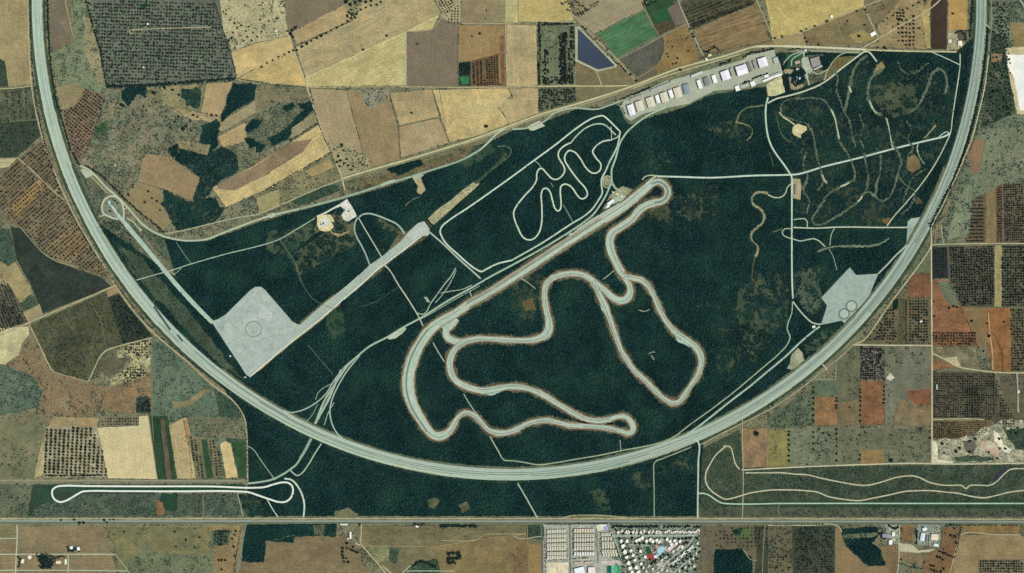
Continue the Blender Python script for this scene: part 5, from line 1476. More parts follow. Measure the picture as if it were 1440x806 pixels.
orchard("172,484 212,478 212,505 190,500 178,494", 3.8, 4, 0, 1.2, .7, 1.0)
orchard("166,528 184,514 200,515 206,528 180,536", 3.6, 3.8, 0, 1.2, .7, 1.0)
orchard("142,587 195,585 195,599 142,601", 4.0, 4.0, 0, 1.0, .9, .4)
orchard("266,616 276,616 290,671 278,671", 3.5, 5, 84, 1.15, .95, .3)
orchard("292,618 304,618 315,671 302,671", 4.0, 5.2, 84, 1.15, .92, .3)
orchard("260,620 265,620 276,671 271,671", 3.2, 5, 84, .7, .92, .3)
orchard("190,570 212,560 212,582 194,582", 3, 3, 0, 1.2, .8, 1)
orchard("609,1 636,1 640,8 628,22 618,20", 4.0, 3.6, -30, 1.05, .95, .3)
orchard("638,10 647,6 647,32 628,32", 4.2, 3.8, 2, 1.05, .95, .3)
orchard("664,90 680,84 680,120 664,120", 3.2, 5.2, 88, 1.2, .95, .3)
orchard("682,84 702,78 704,120 682,120", 3.2, 3.6, 88, 1.0, .92, .3)
orchard("646,89 661,88 661,106 646,106", 2.4, 3, 88, 1.1, .95, .3)
orchard("786,1 812,1 830,14 812,23 800,16", 4.2, 4, -27, 1.1, .8, .9)
orchard("808,20 842,2 842,8 812,24", 3.6, 3.2, -24, 1.0, .95, .3)
orchard("900,1 928,1 906,10", 3.6, 3.4, -24, 1.2, .95, .3)
orchard("957,9 988,1 1056,1 1060,4 975,40", 3.2, 4.6, -22, .95, .75, .5)
orchard("968,36 972,40 1062,5 1060,1", 2.6, 2.6, -22, .95, .95, .3)
orchard("758,32 808,33 808,36 760,36 760,119 757,119", 2.8, 2.6, 88, 1.4, .95, .5)
orchard("786,52 797,44 797,119 788,119", 2.6, 2.8, 88, 1.6, .92, .6)
orchard("800,38 808,36 808,119 800,119", 2.8, 3.6, 88, 1.3, .8, .6)
orchard("764,70 770,68 772,119 764,119", 2.8, 3.4, 88, 1.4, .8, .8)
orchard("762,108 806,106 806,119 762,119", 3.6, 3.6, 0, 1.4, .8, 1.0)
orchard("758,126 808,124 810,142 758,158", 3.5, 3.5, 88, 1.3, .7, 1.2)
orchard("1262,26 1287,22 1287,68 1262,68", 5.2, 5.8, 0, 1.35, .93, .5)
orchard("1262,16 1272,16 1270,30 1262,30", 4.4, 4.4, 0, 1.3, .93, .5)
orchard("1396,2 1416,2 1420,70 1424,160 1386,176 1396,80", 4.2, 4.2, 20, 1.2, .6, 2.2)
orchard("1368,280 1384,275 1384,340 1360,340", 2.6, 5.0, 0, 1.0, .95, .3)
orchard("1402,264 1409,261 1409,340 1402,340", 2.4, 3.4, 0, .9, .9, .3)
orchard("1412,258 1440,257 1440,340 1412,340", 3.2, 3.1, 88, 1.0, .85, .4)
orchard("1312,348 1331,348 1332,391 1312,391", 2.8, 2.8, 0, .9, .95, .2)
orchard("1334,348 1397,347 1397,430 1354,430 1337,394", 3.5, 3.6, 88, 1.2, .9, .7)
orchard("1410,346 1440,346 1440,431 1410,431", 3.7, 3.7, 0, 1.25, .93, .4)
orchard("1277,421 1307,421 1307,481 1277,481", 3.9, 3.9, 0, 1.2, .93, .5)
orchard("1246,440 1259,424 1261,480 1246,480 1230,480", 4.0, 4.0, 0, 1.2, .85, .7)
orchard("1214,480 1240,446 1246,480", 4.6, 4.4, 0, 1.1, .7, 1)
orchard("1422,436 1440,436 1440,520 1422,520", 3.8, 3.9, 88, 1.15, .8, .7)
orchard("1312,468 1371,468 1373,484 1312,485", 4.2, 3.8, 0, 1.15, .9, .6)
orchard("1312,523 1397,525 1404,556 1396,590 1312,587", 3.3, 3.3, 0, .95, .85, .4)
orchard("1312,593 1352,593 1352,616 1312,616", 2.6, 2.6, 0, .85, .95, .25)
orchard("1352,593 1388,593 1386,610 1352,616", 2.8, 2.8, 0, .7, .8, .3)
orchard("1358,545 1378,545 1378,588 1358,588", 3.8, 3.8, 0, 1.05, .9, .3)
orchard("1406,552 1428,590 1424,604 1412,600 1404,580", 3.6, 3.6, 0, 1.0, .92, .3)
orchard("1211,488 1243,488 1243,534 1211,534", 3.0, 2.9, 0, 1.15, .86, .7)
orchard("1376,788 1440,786 1440,806 1376,806", 3.6, 3.6, 0, 1.15, .95, .3)
orchard("1026,742 1080,742 1080,772 1046,772 1006,772 1006,746", 5.5, 5.0, 0, 1.05, .7, .8)
orchard("1082,742 1112,742 1114,804 1082,804", 3.8, 3.6, 0, .95, .45, 1.2)
orchard("1118,742 1172,742 1172,804 1118,804", 3.0, 3.4, 0, 1.0, .6, .8)
orchard("145,310 180,350 200,370 186,320 172,312", 4.4, 4.6, 40, 1.1, .7, .8)
orchard("300,746 322,746 318,764 302,764", 3.6, 3.6, 0, 1.2, .8, 1.0)
orchard("1316,620 1390,612 1436,600 1436,646 1322,648", 12, 12, 12, 1.6, .5, 6.0)
orchard("8,130 50,126 52,166 4,172", 3.6, 9, 86, 1.1, .6, .8)
ox, oy, orr = map(np.array, (OX, OY, OR))
mk = sample(ROADM, ox, oy) == False
ox, oy, orr = ox[mk], oy[mk], orr[mk]
# each tree as three leaf clumps around its middle
q = len(ox); rg = np.random.default_rng(8)
bx, by, br, bh = [], [], [], []
for t in range(3):
    a = rg.random(q) * 6.283; dd = orr * (.38 if t else .05) / S
    bx.append(ox + np.cos(a) * dd); by.append(oy + np.sin(a) * dd); br.append(orr * (.70 if t else .85)); bh.append(orr * (1.1 if t else 1.45))
w = batch('grove_trees', np.concatenate(bx), np.concatenate(by), np.concatenate(br), np.concatenate(bh), OLIVE, z0=.2, seed=12)
tag(w, 'small dark olive trees in close rows filling the groves around the ring', 'grove', kind='stuff')
print('grove trees', q)

def trees(label, group, s, cat='tree', name='field_tree', mes=None):
    q = sorted([float(a) for a in t.split(',')] for t in s.split())
    for k, v in enumerate(q):
        tree(name, v[0], v[1], v[2] if len(v) > 2 else 1.3, mes or DARK_ME, '%s, %s from the left' % (label, ordinal(k)), cat, group)
trees('lone round tree in the brown field beside the teardrop loop', 'trees in the brown field by the teardrop loop', "187,263.5,1.2 181,274.5,1.4 209,269.5,1.5 214,279,1.5 221,283,1.4 204,284.5,1.6 225.5,295.5,1.4")
trees('dark round tree inside the small teardrop loop', 'trees inside the teardrop loop', "162.5,282.5,1.2 165.5,286,1.3 155.5,297,1.4")
for px, py, r, l in ((544, 50.5, 1.5, 'lone tree in the straw field, north eastern of the two'), (511, 70, 1.5, 'lone tree in the straw field, south western of the two'), (587, 62, 1.3, 'lone tree standing in the mauve ploughed field'),
                     (675, 47.5, 1.6, 'larger lone tree in the red brown field above the vines'), (664, 51, 1.1, 'smaller lone tree in the red brown field above the vines'), (684, 178, 2.2, 'big round tree in the striped straw field near the service road'),
                     (579, 159, 1.5, 'dark bush like tree in the square tan field'), (1340, 19.5, 1.6, 'lone tree in the ochre field beside the ring'), (1293, 40, 1.5, 'lone tree right of the square little orchard'),
                     (1163, 30, 1.6, 'tree on the field edge beside the white shed'), (1253, 187, 1.2, 'tree beside the white road end')):
    tree('field_tree', px, py, r, DARK_ME, l, 'tree', None)
trees('dark tree in the ochre field north of the hangars', 'trees in the ochre field', "938,76,1.2 940,80,1.2 946,66,1.1 953,82,1.5 947,90,1.2 951,89,1.2 968,72,1.2 957,98.5,1.8 976,52,1.6 974,48,1.4 971,41,1.5")
trees('dark tree along the diagonal lane to the hangars', 'trees along the diagonal lane', "880,100,1.4 877,97,1.4 887,105,1.5 895,114,1.7 871,90,1.3 874,93,1.2 820,38,1.5 824,41,1.4 790,5,1.4 798,14,1.2 854,70,1.1 838,55,1.2")
trees('dark tree around the brown strips and white shed', 'trees around the brown strip fields', "1127,44,1.5 1134,41,1.3 1146,37,1.4 1192,30,1.2 1216,35.5,1.4 1132,54,1.4 1135,59,1.4 1208,51,1.8 1205,16,1.4 1217,14,1.4 1219,18,1.2 1244,67,1.8 1151,63,1.3 1100,52,1.6 1090,54,1.4")
trees('dark tree on the slanting edge above the brown strips', 'trees on the slanting field edge', "1242,30,1.2 1248,26,1.2 1256,22,1.3 1262,19,1.3 1270,15,1.4 1276,12,1.3 1284,8,1.3 1292,4,1.3 1300,1,1.2")
trees('dark tree in the row along the tan field diagonal', 'trees along the tan field diagonal', "368,94,1.2 376,89,1.2 384,85,1.2 392,80,1.3 400,77,1.3 407,73.5,1.5 413,71,1.6 418,70.5,1.5 425,66,1.8 432,62,1.8 438,58,1.4 446,54,1.7 452,51,1.8 459,47,1.4 466,43,1.2 474,39.5,1.5 482,35,1.4 489,30,1.4 494,26,1.6")
trees('dark tree in the loose clump beside the straw field top', 'trees in the clump by the straw field top', "487,3,2.4 493,7,2.2 500,4,2 507,2,2 515,3,2 522,1,2 491,18,1.8 496,21,1.8 502,20,1.7 489,23,1.8 494,14,1.4 500,25,1.6 508,14,1.4 515,11,1.4 522,8,1.5 530,7,1.6 536,3,1.5")
trees('dark tree at the crossing of the lane and the tan fields', 'trees at the lane crossing', "411,43,1.8 415,40,1.6 409,48,2 412,52,1.8 417,38,1.4 404,44,1.4 390,26,1.3")
trees('dark tree in the grass beside the big grove', 'trees on the grass field east of the big grove', "318,20,1.2 324,28,1.3 330,33,1.4 334,40,1.3 340,36,1.4 346,44,1.3 350,38,1.2 356,46,1.3 348,52,1.3 338,50,1.2 328,46,1.3 343,58,1.2 354,57,1.3 362,52,1.3 368,45,1.3 372,36,1.2 378,30,1.2 366,28,1.2 322,57,1.6 326,54,1.5 331,68,1.4 345,8,1.1")
trees('round tree in the hedged scrub north of the inner road', 'trees in the scrub triangle', "481,204,2 483,212,1.4 476,220,1.6 479,226,1.8 484,230,1.6 488,224,1.5 490,233,1.6 478,234,1.5 474,228,1.5 497,234,1.4 506,229,1.2 499,212,1.1 470,210,1.1 510,232,1.3 494,239,1.4")
trees('dark tree among the pale scrub left of the orange field', 'trees south of the big grove', "217,131,2.6 232,124,2 243,127,1.6 172,148,2.4 220,144,1.4 202,150,1.3 252,134,1.6 272,162,1.6 298,162,1.6 305,163,1.5 278,165,1.3 268,170,1.4 262,178,1.8 258,182,2.4 251,164,1.2 240,180,1.4 246,172,1.5 270,184,1.4")
trees('dark tree in the brown field beside the long farmhouse', 'trees south of the farm', "482,771,1.8 488,771,1.4 482,776,1.9 482,781,1.9 488,764,1.8 490,790.5,1.8 483,785,1.6 487.5,785,1.4 484,790,1.4 497,769,1.5 496,774,1.7 502.5,777,2 493,773,1.4 499,775,1.3 506,737.5,1.6", name='farm_tree')
trees('dark tree lined up on the highway verge', 'trees on the highway verge', "86,731.5,1.4 105,731,1.6 112,735,1.8 118,735,1.8 147,731.5,1.8 151,735,1.5 155,731,1.2 160,731,1.2")
trees('small dark tree in the plot by the lane', 'trees in the plot by the lane', "332,747,1.5 330,752,1.4 327,758,1.4 329,769,1.7 309,766,1.5 312,766,1.5 308,788,1.6 312,788,1.6 317,788,1.5 331,782,1.6 246,748,1.4 281,756,1.3 262,759.5,1.5 248,769,1.2 274,770,1.2 312,801,1.4 175,748,1.2")
trees('dark tree edging the orange and grey fields', 'trees between the orange fields', "1176.5,560,1.3 1176.5,564,1.4 1176.5,570,1.5 1176.5,574,1.5 1210,548,1.4 1210,552,1.3 1210,558,1.3 1210,564,1.4 1210,571,1.3 1210,577,1.4 1210,584,1.4 1210,592,1.4 1243.5,544,1.3 1243,550,1.3 1243,556,1.3 1243,562,1.4 1243,567,1.5 1195,573,1.2 1144,545,1.3 1144,552,1.4 1144,560,1.5 1144,568,1.4 1144,576,1.5 1144,584,1.5 1144,592,1.4")
trees('dark tree edging the thin grey fields', 'trees along the thin grey fields', "1109.5,607,1.4 1109.5,612,1.5 1109.5,619,1.5 1109.5,626,1.6 1109.5,633,1.5 1109.5,641,1.5 1109.5,648,1.5 1144,608,1.3 1144,615,1.4 1144,624,1.3 1144,632,1.3 1176.5,604,1.5 1176.5,610,1.5 1176.5,618,1.4 1176.5,628,1.4 1176.5,638,1.4 1176.5,648,1.5 1209,612,1.2 1209,640,1.3 1209,646,1.3 1152,604,1.4 1158,609,1.4 1166,612,1.4 1162,620,1.3 1151,624,1.3")
trees('dark tree in the red plot between the two southern farms', 'trees in the red plot', "1337,738,1.5 1342,743,1.4 1337,753,1.6 1343,754,1.5 1345,764,1.5 1318,783,1.5 1322,784,1.5 1326,787,1.4 1309,795,1.4 1313,796,1.5 1327,800,1.5 1314,803,1.6 1323,804,1.6 1318,804,1.3 1310,801,1.3 1267,787,1.4")
trees('tree in the red fields east of the cream lane', 'trees in the red fields', "1314,445,1.5 1366,452,1.4 1388,455,1.3 1412,453,1.4 1391,473,1.8 1383,494,1.2 1367,451,1.3 1341,431,1.6 1346,432,1.5 1335,433,1.4 1314,424,1.2")
for px, py, r, l in ((1064, 610, 3.2, 'big dark round tree in the orange field'), (1295, 603, 1.4, 'lone dark tree at the grey field top by the cream lane'), (1253, 648, 2.4, 'dark tree clump at the foot of the small tan field, larger'), (1308, 616, 1.5, 'tree on the cream lane by the quarry')):
    tree('field_tree', px, py, r, DARK_ME, l, 'tree', None)

# ---- hedges and shelter belts: each one a thing
def hedge(label, s, w=2.2, name='hedge', mat=None, gap=.06, hh=1.0):
    pts = [tuple(float(a) for a in t.split(',')) for t in s.split()]
    d = dense(pts, 1.0, False)
    rg = np.random.default_rng(int(pts[0][0] * 7 + pts[0][1]))
    X, Y, R = [], [], []
    gn = 0
    for (x_, y_) in d:
        if rg.random() < gap: gn = rg.integers(1, 4)
        if gn > 0: gn -= 1; continue
        for t in range(max(1, int(w / 1.1))):
            X.append(x_ + rg.normal(0, w * .26)); Y.append(y_ + rg.normal(0, w * .26)); R.append((.55 + .5 * rg.random()) * S * min(1.2, w * .5))
    X, Y, R = map(np.array, (X, Y, R))
    o = batch(name, X, Y, R, R * 1.5 * hh, mat or DARKLEAF, z0=.15, seed=int(pts[0][0]) + 3)
    tag(o, label, 'hedge')
    return o
hedge('dark hedge along the west edge of the big olive grove', "121,0 130,34 141,70 146,100 151,122", 2.2)
hedge('dark hedge along the south edge of the big olive grove', "151,122 180,121 220,119 260,116 300,113 331,110", 4.2, gap=.02)
hedge('dark hedge along the east edge of the big olive grove', "301,0 311,36 322,70 333,108", 2)
hedge('thin hedge below the tan field triangle', "334,111 370,117 400,120 430,122.5", 1.6)
hedge('dark hedge beside the lane through the fields, running down to the service road', "434,126 440,148 448,172 458,198 464,210 472,230", 1.8, gap=.12)
hedge('dark hedge line between the tan field and the striped brown one', "494,150 498,168 501,178 506,196", 1.5, gap=.14)
hedge('thin hedge at the top of the two lower tan fields', "450,122.5 480,121.8 520,121 560,122", 1.3, gap=.2)
hedge('dark hedge between the straw strip and the olive shrubs', "372,268 400,252 430,235 464,215", 2, gap=.05)
hedge('dark hedge on the lower side of the grey brown strip', "408,198 430,184 447,173", 2)
hedge('dark hedge along the right side of the red orchard', "148,136 142,158 134,180 125,200 118,222", 1.8)
hedge('dark hedge on the inner edge of the mauve field beside the ring', "67,0 68,40 70,76 74,110 80,144 90,178 100,212 112,232", 2.4, gap=.02)
hedge('dark hedge between the ring and its outer service track, upper west', "42,0 43,40 44,80 47,110 51,140 57,176 66,214 78,250", 2.0, gap=.08)
hedge('dark hedge along the outer side of the western ring, lower part', "95,290 112,322 134,358 160,396 185,428 210,458 240,486 270,510 300,534 330,556", 1.8, gap=.1)
hedge('dark hedge along the inner side of the eastern ring', "1368,0 1366,30 1362,70 1356,110 1349,150 1341,180", 3.0, gap=.03)
hedge('dark hedge along the outer side of the eastern ring', "1389,40 1386,80 1380,120 1372,160 1361,200 1350,230 1338,258 1322,290 1308,318", 3.6, gap=.02)
hedge('dark hedge along the inner side of the western ring, curving toward the pad', "112,236 124,264 138,296 158,332 180,366 200,394", 1.6, gap=.1)
hedge('dark hedge on the field edge above the teardrop loop', "118,232 130,238 146,250 160,264 176,280 196,298 214,312 230,326", 2.2, gap=.05)
hedge('short dark hedge below the straw field on the farm road', "63,669 84,669 110,669 148,668", 2.2)
hedge('dark shelter belt on the highway south of the wood, longer one', "620,740 632,739.5 645,740 658,739.5 670,740", 4.4, gap=.01)
hedge('short shelter belt on the highway beside the white shed', "583,737 590,737.5 597,737", 2.4)
hedge('dark hedge on the outer side of the cream lane beside the eastern ring', "1392,84 1387,122 1379,160 1370,196 1361,218 1351,242 1340,266 1328,291 1316,314 1313,338", 1.4, gap=.12)
hedge('square clump of dark trees in the brown field near the estates', "630,778 638,778 646,778 646,785 638,785 630,785 630,791 640,791", 4.6, gap=.01)
hedge('dark shelter belt at the foot of the brown field', "580,795 590,790 600,792 612,797", 4, gap=.05)
hedge('dark green hedge along the lane past the wood, south west', "340,740 337,756 332,782 329,806", 1.6)
hedge('dark hedge along the north edge of the villas beside the highway', "860,741 874,740 890,741 908,740 926,740.5", 3.4, gap=.04)
hedge('dark hedge north of the eastern villas beside the highway', "933,741 945,740 958,740.5 972,740 984,741", 3.0, gap=.14)
hedge('dark hedge between the terraced estate and the highway', "768,737 790,737.4 815,736.6 840,736.8 856,736", 1.8, gap=.04)
hedge('dark hedge along the west lane of the terraced estate', "764.5,742 766,764 767,785 767,806", 1.7, gap=.14)
hedge('dark hedge along the lane between the terraces and the villas', "858,746 865,764 870,780 877,796 882,806", 1.8, gap=.12)
hedge('thin dark hedge between the grid orchard and the reddish strip', "1274.5,421 1274.5,450 1274.5,482", 1.7, gap=.02)
hedge('thin dark hedge beneath the two small eastern orchards', "1246,482 1262,483 1280,483 1307,483", 1.4)
hedge('thin dark hedge slanting between the red field and the dense orchard', "1335,396 1344,418 1354,438 1364,460 1372,482 1380,498", 1.3, gap=.08)
hedge('bent dark hedge in the orange strip', "1400,472 1404,484 1409,494 1410,520", 1.3, gap=.03)
hedge('long dark hedge south of the eastern highway', "1084,738 1120,737.5 1160,737.6", 1.6, gap=.1)
hedge('dark hedge south of the highway at the right edge', "1330,738 1360,738.5 1400,738.5 1430,739", 1.8, gap=.05)
hedge('dark hedge on the west side of the big brown field', "1351,738 1350,752 1347,766 1342,784", 1.8, gap=.05)
hedge('dark L shaped hedge below the yard field of the southern farm', "1262,791 1276,796 1288,799 1298,799 1300,788", 1.9, gap=.08)
hedge('dark hedge at the lower edge of the grey yard', "1320,775 1330,779 1341,784", 2.2, gap=.05)
hedge('dark hedge along the big wood south of the straw loop', "346,676 349,650 346,610", 1.4, gap=.2)
trees('small dark tree at the western end of the hangar yard', 'trees at the hangar yard end', "873.5,147,1.0 875.6,152.5,1.0 876.8,156,1.0 878.4,159.4,1.1")
hedge('dark hedge under the north wall of the hangar apron, eastern end', "1046,80 1056,74 1068,73 1080,70.5 1088,68", 2.2, gap=.01)
hedge('dark hedge under the north wall of the hangar apron, middle', "1012,91 1020,88 1027,85.5", 3.2, gap=.01)
hedge('dark hedge below the western end of the hangar yard', "872,140 890,134 908,126 914,123", 2.6, gap=.03)
hedge('thick belt of dark trees between apron and lawn', "1092,76 1096,84 1101,92 1103,98", 3.4, gap=.01)
hedge('dark avenue of trees west of the swimming pool', "1104,108 1107,118 1110,128", 4.6, gap=.01)
hedge('dark ring of trees around the swimming pool', "1116,108 1114,116 1118,120 1124,118 1130,112 1128,106 1120,104", 3.4, gap=.01)
hedge('dark row of trees on the south side of the hangar apron', "1044,117 1051,114.5 1056,112 1066,108 1074,104.5 1080,104", 2.2, gap=.08)
hedge('dark trees between the parade court and the road', "1150,86 1158,84 1164,88 1162,96", 5, gap=.06)
hedge('dark row of trees along the north of the court by the white road', "1108,70 1116,69 1128,69.5 1140,74 1152,75 1160,76", 2, gap=.12)

# ------------------------------------------------------------------ buildings
WALL_WHITE = plain_mat('white_plaster', (226, 222, 208), rough=.8, spec=.2)
WALL_CREAM = plain_mat('cream_plaster', (206, 196, 168), rough=.8, spec=.2)
WALL_GREY = plain_mat('grey_cladding', (150, 154, 150), rough=.6)
GLASS = plain_mat('window_glass', (52, 62, 70), rough=.15, spec=.5)
DOORM = plain_mat('door_paint', (96, 104, 104), rough=.5)
METAL = plain_mat('vent_metal', (150, 152, 150), rough=.4, metal=.4)
def roofm(rgb, name='roof_sheet'): return plain_mat(name, rgb, rough=.7, var=.09, scale=.12, spec=.2)

def box(vs, fs, x0, x1, y0, y1, z0, z1):
    b = len(vs)
    vs += [(x0, y0, z0), (x1, y0, z0), (x1, y1, z0), (x0, y1, z0), (x0, y0, z1), (x1, y0, z1), (x1, y1, z1), (x0, y1, z1)]
    fs += [tuple(b + i for i in f) for f in ((0, 3, 2, 1), (4, 5, 6, 7), (0, 1, 5, 4), (1, 2, 6, 5), (2, 3, 7, 6), (3, 0, 4, 7))]

def mesh_data(name, boxes, mat, extra=None):
    vs, fs = [], []
    for b in boxes: box(vs, fs, *b)
    if extra:
        n = len(vs); vs += extra[0]; fs += [tuple(n + i for i in f) for f in extra[1]]
    me = bpy.data.meshes.new(name); me.from_pydata(vs, [], fs); me.materials.append(mat); me.update()
    return me

def add(name, me, parent):
    o = bpy.data.objects.new(name, me); COL.objects.link(o); part(o, parent)
    return o

def building(name, label, cat, cx, cy, w, d, rot=0.0, h=6.0, roof=(200, 200, 196), style='gable', wall=None, group=None, door='front', nwin=3, extras=()):
    """w, d in picture pixels, rot in degrees clockwise in the picture"""
    o = empty(name, P(cx, cy, 0.1), math.radians(-rot))
    W, D = w * S / 2, d * S / 2
    wall = wall or WALL_WHITE
    rm = roofm(roof)
    add('wall', mesh_data('wall', [(-W, W, -D, D, 0, h)], wall), o)
    if style == 'gable':
        along_x = W >= D
        r = min(W, D) * .16
        e = .35
        if along_x:
            ex = ([(-W - e, -D - e, h + .05), (W + e, -D - e, h + .05), (W + e, 0, h + r), (-W - e, 0, h + r), (W + e, D + e, h + .05), (-W - e, D + e, h + .05),
                   (-W - e, -D - e, h - .25), (W + e, -D - e, h - .25), (W + e, D + e, h - .25), (-W - e, D + e, h - .25)])
            fc = [(0, 1, 2, 3), (3, 2, 4, 5), (6, 7, 1, 0), (8, 9, 5, 4), (7, 8, 4, 2, 1), (9, 6, 0, 3, 5), (9, 8, 7, 6)]
        else:
            ex = ([(W + e, -D - e, h + .05), (W + e, D + e, h + .05), (0, D + e, h + r), (0, -D - e, h + r), (-W - e, D + e, h + .05), (-W - e, -D - e, h + .05),
                   (W + e, -D - e, h - .25), (W + e, D + e, h - .25), (-W - e, D + e, h - .25), (-W - e, -D - e, h - .25)])
            fc = [(0, 1, 2, 3), (3, 2, 4, 5), (6, 7, 1, 0), (8, 9, 5, 4), (7, 8, 4, 2, 1), (9, 6, 0, 3, 5), (9, 8, 7, 6)]
        rf = add('roof', mesh_data('roof', [], rm, (ex, fc)), o)
        if min(W, D) > 9:
            n = 4
            for k in range(n):
                t = -.72 + 1.44 * k / (n - 1)
                if along_x: bx_ = (t * W - .9, t * W + .9, -1.0, 1.0, h + r - .15, h + r + .55)
                else: bx_ = (-1.0, 1.0, t * D - .9, t * D + .9, h + r - .15, h + r + .55)
                v = add('roof_vent', mesh_data('roof_vent', [bx_], METAL), rf)
    else:
        p = .45
        rf = add('roof', mesh_data('roof', [(-W + p, W - p, -D + p, D - p, h + .003, h + .10), (-W - .05, W + .05, -D - .05, -D + p, h + .002, h + .7), (-W - .05, W + .05, D - p, D + .05, h + .002, h + .7),
                                            (-W - .05, -W + p, -D + p + .002, D - p - .002, h + .002, h + .7), (W - p, W + .05, -D + p + .002, D - p - .002, h + .002, h + .7)], rm), o)
        add('roof_vent', mesh_data('roof_vent', [(W * .2, W * .2 + 1.4, -D * .3, -D * .3 + 1.4, h + .1, h + 1.1)], METAL), rf)
    dw = min(2.2 if h < 7 else 5.0, W * .6)
    add('door', mesh_data('door', [(-dw, dw, -D - .12, -D + .05, 0, min(h * .66, 4.6))], DOORM), o)
    wz = (h * .38, h * .66) if h < 7 else (h * .62, h * .82)
    for k in range(nwin):
        t = -.7 + 1.4 * (k + .5) / nwin
        add('window', mesh_data('window', [(-W - .07, -W + .05, t * D - .9, t * D + .9, wz[0], wz[1])], GLASS), o)
        add('window', mesh_data('window', [(W - .05, W + .07, t * D - .9, t * D + .9, wz[0], wz[1])], GLASS), o)
    tag(o, label, cat, group)
    return o

def quad(name, label, cat, q, **k):
    p = parse(q)
    cx = sum(a[0] for a in p) / 4; cy = sum(a[1] for a in p) / 4
    e1 = math.atan2(p[1][1] - p[0][1], p[1][0] - p[0][0]); e2 = math.atan2(p[3][1] - p[0][1], p[3][0] - p[0][0]) - math.pi / 2
    rot = math.degrees((e1 + e2) / 2)
    w = (math.dist(p[0], p[1]) + math.dist(p[3], p[2])) / 2; d = (math.dist(p[0], p[3]) + math.dist(p[1], p[2])) / 2
    return building(name, label, cat, cx, cy, w, d, rot, **k)

LILAC = (226, 225, 226); CREAMR = (204, 199, 174); WHITER = (232, 233, 230)
for q, l, c, h in (
    ("881,149 889,147 894.5,161 886,163", 'white roofed hangar at the western end of the test centre row', LILAC, 9),
    ("892,144 902,141.5 907,155 897,158", 'cream roofed workshop next to the westernmost white hangar', CREAMR, 8),
    ("907.5,139 917,136 922,149 912,152.5", 'cream roofed workshop in the middle of three, above the curved apron edge', CREAMR, 8),
    ("920.5,135 925,134 929,144 924.2,146", 'narrow white hangar between two cream workshops, western one', WHITER, 8),
    ("927,132 936,129.5 941,142 931.5,145", 'cream roofed workshop between the two narrow white hangars', CREAMR, 8),
    ("939,128 944,126.5 948,137 943,138.7", 'narrow white hangar between two cream workshops, eastern one', WHITER, 8),
    ("946,125 955,122.5 960,136 950.3,139", 'cream roofed workshop next to the blue grey building', CREAMR, 8),
    ("960,120 968,117.5 971,131 962.5,133.5", 'blue grey roofed building in the middle of the hangar row', (128, 146, 150), 7),
    ("979,114 983.3,112.8 988,124 983.3,125.5", 'narrow white hangar left of the dark grey roofed one', WHITER, 8),
    ("988.5,110.5 995.5,108.5 999.5,119 992.2,121.5", 'dark grey roofed hangar between two narrow white ones', (126, 130, 122), 8),
    ("1000,107 1005,105.5 1008.7,116 1003.6,117.6", 'narrow white hangar right of the dark grey roofed one', WHITER, 8),
    ("1012,102 1023,99 1028,110.5 1017,114", 'wide pale lilac roofed hangar, smaller of the two square western ones', LILAC, 10),
    ("1025.5,97 1029,96 1033,106 1029.5,107.5", 'slim green grey shed between the two square lilac hangars', (150, 162, 146), 7),
    ("1033.5,95 1048,90.5 1052.5,102.8 1037.5,107.5", 'largest square pale lilac roofed hangar of the test centre', LILAC, 11),
    ("1049.5,89 1054,87.5 1058.5,100 1053.8,101.7", 'slim dark grey shed on the east side of the largest hangar', (120, 120, 114), 7),
    ("1057.5,86.5 1061,85.3 1065,96 1061.5,97.3", 'slim mauve grey shed west of the eastern square hangar', (150, 140, 136), 7),
    ("1064.5,84 1076,80.5 1080.3,92.5 1068.3,96.2", 'square white lilac roofed hangar at the eastern end of the row', LILAC, 11)):
    quad('hangar', l, 'hangar', q, h=h, roof=c, wall=WALL_GREY, group='hangars and workshops of the test centre')
quad('flat_building', 'low grey green flat roofed building at the east end of the apron', 'building', "1086.5,82.3 1092.5,80.2 1096.3,87.6 1089,90", h=6, roof=(168, 178, 160), style='flat')
quad('flat_building', 'small white square building on the southern apron edge, western one', 'building', "1033,122 1038.8,120 1041.2,127 1035.2,129", h=6, roof=WHITER, style='flat')
quad('flat_building', 'white building on the southern apron edge by the road bend', 'building', "1054,116 1060,113.6 1063,120.3 1057,122.5", h=7, roof=LILAC, style='flat')
quad('flat_building', 'long green grey office between the two white buildings on the southern apron edge', 'office', "1040.5,121 1052,116.6 1053.8,121 1042,125.4", h=6, roof=(166, 178, 156), style='flat')
quad('gate_house', 'small white canopy on the southern apron below the dark trees', 'building', "1074,106.5 1080,104.6 1081.4,108 1075,110", h=5, roof=WHITER, style='flat')
quad('long_shed', 'long white shed along the southern apron edge above the pale yard', 'shed', "1072,113 1099,103.5 1100,106 1073,115.5", h=6, roof=WHITER, style='flat', nwin=1)
quad('long_shed', 'long grey green shed by the southern apron edge, above the white one', 'shed', "1078,108.5 1096,102 1097,104 1079,110.6", h=5, roof=(176, 184, 168), style='flat', nwin=1)
quad('long_shed', 'long grey roofed shed along the northern wall, western one', 'shed', "914,126 944,115.2 945.3,118.4 915.3,129", h=6, roof=(160, 164, 156), style='gable', wall=WALL_GREY, nwin=1)
quad('long_shed', 'long pale roofed shed along the northern wall, eastern one', 'shed', "971,106 987,100.2 988.4,103.4 972.4,109", h=6, roof=(186, 192, 182), style='gable', wall=WALL_GREY, nwin=1)
quad('long_shed', 'low mauve roofed shed at the western tip of the hangar yard', 'shed', "885,138.5 902,133 903.4,136.4 886.4,141.6", h=5, roof=(158, 148, 138), style='gable', wall=WALL_GREY, nwin=1)
quad('office_block', 'grey flat roofed block on the east side of the paved court', 'office', "1138,83 1150,80.5 1155,91 1143,96", h=9, roof=(142, 140, 130), style='flat', wall=WALL_CREAM)
